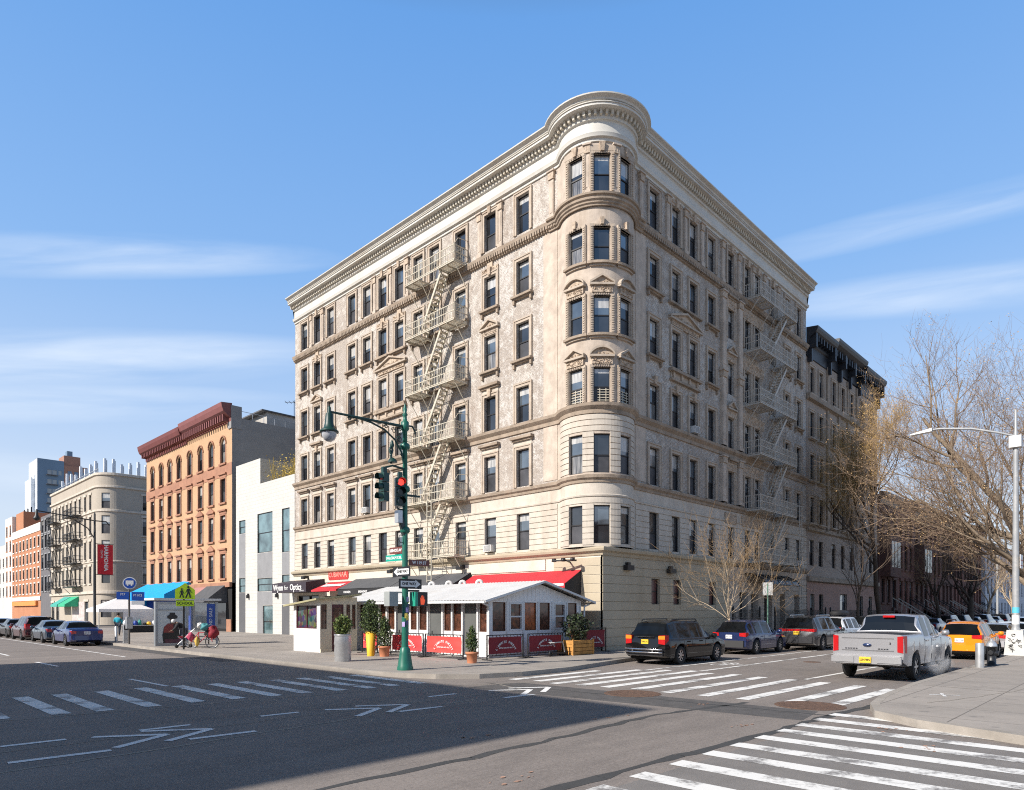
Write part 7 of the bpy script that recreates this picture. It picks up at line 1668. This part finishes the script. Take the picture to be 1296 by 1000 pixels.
def pushchair():
    t=thing('pushchair','folding pushchair with a silver frame and red and blue seat loaded with things','pushchair',(-13.2,17.35,.15),R(160),world=False); fr=MB()
    for s in (.22,-.22):
        fr.tube([(-.45,s,1.0),(-.2,s,.75),(.4,s,.12)],.018,6); fr.tube([(.35,s,.6),(-.25,s,.12)],.018,6); fr.tube([(-.25,s,.12),(.4,s,.12)],.014,5)
    fr.tube([(-.45,-.22,1.0),(-.45,.22,1.0)],.016,6); fr.build('frame',M('galvanised'),t)
    for x in (-.25,.4):
        for s in (.22,-.22):
            m=MB(); m.lathe([(.03,-.02),(.09,-.02),(.1,0),(.09,.02),(.03,.02)],(x,s,.1),14,0,'y'); m.build('wheel',TYRE,t)
    m=MB(); m.hexa([(-.15,-.2,.4),(.3,-.2,.45),(.3,.2,.45),(-.15,.2,.4),(-.3,-.2,.85),(-.1,-.2,.55),(-.1,.2,.55),(-.3,.2,.85)]); m.build('seat',plain('seat_blue',(.02,.03,.14),.8),t); m=MB(); m.hexa([(-.05,-.19,.55),(.3,-.19,.46),(.3,.19,.46),(-.05,.19,.55),(-.05,-.19,.62),(.32,-.19,.6),(.32,.19,.6),(-.05,.19,.62)]); m.build('cushion',M('bag_red'),t)
pushchair()
# exhaust puff behind the truck's right rear wheel
sm=MB(); sm.box(-1.15,1.15,-.45,.45,-.36,.42)
m,nt,b=newmat('exhaust_vapour'); nt.nodes.remove(b); pv=N(nt,'ShaderNodeVolumePrincipled'); pv.inputs['Color'].default_value=(.97,.97,.97,1); pv.inputs['Anisotropy'].default_value=.2
v=coords(nt,(1/1.1,1/.42,1/.36)); ln=N(nt,'ShaderNodeVectorMath',operation='LENGTH'); L(nt,v,ln.inputs[0])
fall=ramp(nt,ln.outputs['Value'],.15,.95,1,0); nz_=ramp(nt,noise(nt,3.2,6,.7,coords(nt)),.44,.64,0,1)
mu=N(nt,'ShaderNodeMath',operation='MULTIPLY'); L(nt,fall,mu.inputs[0]); L(nt,nz_,mu.inputs[1]); m2_=N(nt,'ShaderNodeMath',operation='MULTIPLY'); L(nt,mu.outputs[0],m2_.inputs[0]); m2_.inputs[1].default_value=2.6
L(nt,m2_.outputs[0],pv.inputs['Density']); L(nt,pv.outputs[0],nt.nodes['Material Output'].inputs['Volume'])
so_=sm.build('exhaust_smoke',m); so_.location=(-2.6,-14.75,.42); tag(so_,'thin white exhaust puff at the right rear wheel of the pickup','smoke',kind='stuff')

# ------------------------------------------------------------------ sky, sun, camera
EL,AZ=R(34),R(10)                                        # sun: from -X, turned 10 deg towards +Y
S=Vector((-math.cos(EL)*math.cos(AZ),math.cos(EL)*math.sin(AZ),math.sin(EL)))
su=bpy.data.lights.new('sun','SUN'); su.energy=4.4; su.angle=R(.5); su.color=(1,.93,.84); so=bpy.data.objects.new('sun',su); COL.objects.link(so); so.rotation_euler=S.to_track_quat('Z','Y').to_euler()
w=bpy.data.worlds.new('World'); scene.world=w; w.use_nodes=True; nt=w.node_tree; bg=nt.nodes['Background']
sky=N(nt,'ShaderNodeTexSky'); sky.sky_type='NISHITA'; sky.sun_disc=False; sky.sun_elevation=EL; sky.sun_rotation=math.atan2(S.x,S.y); sky.air_density=1.0; sky.dust_density=.6; sky.ozone_density=2.2; sky.altitude=20
tc=N(nt,'ShaderNodeTexCoord'); sp_=N(nt,'ShaderNodeSeparateXYZ'); L(nt,tc.outputs['Generated'],sp_.inputs[0])
def vdot(v):
    n=N(nt,'ShaderNodeVectorMath',operation='DOT_PRODUCT'); L(nt,tc.outputs['Generated'],n.inputs[0]); n.inputs[1].default_value=tuple(v); return n.outputs['Value']
def mth(op,a,b):
    n=N(nt,'ShaderNodeMath',operation=op)
    for i,x in enumerate((a,b)):
        if hasattr(x,'links'): L(nt,x,n.inputs[i])
        else: n.inputs[i].default_value=x
    return n.outputs[0]
cov=None                                                # thin cirrus streaks, each round a compass bearing and height
for az,el_,wd,ht,sl,amt in ((15,24.3,13,1.2,13,.5),(13,17.4,16,1.7,12,.55),(9,13.9,17,1.2,10,.45),(79,26.4,15,1.0,-2,.34),(80,21.6,13,1.3,-8,.45),(15,9.5,20,1.3,0,.3)):
    az,el_=R(az),R(el_); c0=Vector((math.sin(az)*math.cos(el_),math.cos(az)*math.cos(el_),math.sin(el_))); t0=Vector((math.cos(az),-math.sin(az),0)); u0=t0.cross(c0)
    t1=t0*math.cos(R(sl))+u0*math.sin(R(sl)); u1=u0*math.cos(R(sl))-t0*math.sin(R(sl))
    x_=vdot(t1); y_=vdot(u1-c0*0); off=u1.dot(c0)
    cb=N(nt,'ShaderNodeCombineXYZ'); L(nt,x_,cb.inputs[0]); L(nt,y_,cb.inputs[1]); L(nt,vdot(c0),cb.inputs[2])
    mq=N(nt,'ShaderNodeMapping'); mq.inputs['Scale'].default_value=(3.2,26,3); mq.inputs['Location'].default_value=(az*3,el_*7,0); L(nt,cb.outputs[0],mq.inputs['Vector'])
    nz=noise(nt,1.0,6,.55,mq.outputs['Vector'],.4)
    rr_=mth('ADD',mth('POWER',mth('ABSOLUTE',mth('DIVIDE',x_,math.sin(R(wd))),0),2.0),mth('POWER',mth('ABSOLUTE',mth('DIVIDE',y_,math.sin(R(ht))),0),2.0))
    g0=mth('MULTIPLY',ramp(nt,rr_,0,1.5,1,0),ramp(nt,nz,.30,.68)); g0=mth('MULTIPLY',mth('MULTIPLY',g0,ramp(nt,vdot(c0),.3,.6)),amt)
    cov=g0 if cov is None else mth('MAXIMUM',cov,g0)
class _C: pass
cl=_C(); cl.outputs=[cov]
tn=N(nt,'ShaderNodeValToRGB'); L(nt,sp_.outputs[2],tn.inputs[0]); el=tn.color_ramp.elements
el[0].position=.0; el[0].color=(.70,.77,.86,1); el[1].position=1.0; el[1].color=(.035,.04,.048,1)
for p,cc in ((.12,(.64,.74,.89)),(.25,(.46,.63,.90)),(.42,(.26,.49,.88)),(.66,(.145,.375,.82)),(.74,(.10,.19,.34)),(.84,(.05,.06,.075))): e=el.new(p); e.color=(*cc,1)  # upper sky darkened on purpose, to cut sky fill in the shadows
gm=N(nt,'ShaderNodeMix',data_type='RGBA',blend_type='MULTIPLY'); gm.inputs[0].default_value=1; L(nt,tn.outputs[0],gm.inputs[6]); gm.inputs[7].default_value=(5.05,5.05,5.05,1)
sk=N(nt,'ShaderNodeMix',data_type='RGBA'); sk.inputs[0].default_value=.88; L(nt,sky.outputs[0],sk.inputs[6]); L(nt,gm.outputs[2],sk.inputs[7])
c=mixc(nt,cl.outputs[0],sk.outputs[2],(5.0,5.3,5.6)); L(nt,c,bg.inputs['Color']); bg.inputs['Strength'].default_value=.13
cam=bpy.data.cameras.new('camera'); co_=bpy.data.objects.new('camera',cam); COL.objects.link(co_); co_.location=CAM
cam.sensor_width=36; cam.lens=854/1296*36; cam.shift_y=273/1296; cam.clip_end=3000; cam.clip_start=.1
th_=math.atan2(854,829); fwd=Vector((math.sin(th_),math.cos(th_),0)); co_.rotation_euler=(math.pi/2,0,-th_)
scene.camera=co_
vs_=scene.view_settings; scene.display_settings.display_device='sRGB'; vs_.view_transform='Standard'; vs_.look='None'; vs_.exposure=.66; vs_.gamma=1; vs_.use_curve_mapping=False
scene.cycles.use_denoising=False; scene.cycles.use_adaptive_sampling=False; scene.cycles.sample_clamp_indirect=3; scene.cycles.blur_glossy=1.0; scene.cycles.filter_width=1.1; scene.cycles.max_bounces=5; scene.cycles.diffuse_bounces=3; scene.cycles.glossy_bounces=3; scene.cycles.transparent_max_bounces=6; scene.cycles.volume_bounces=1
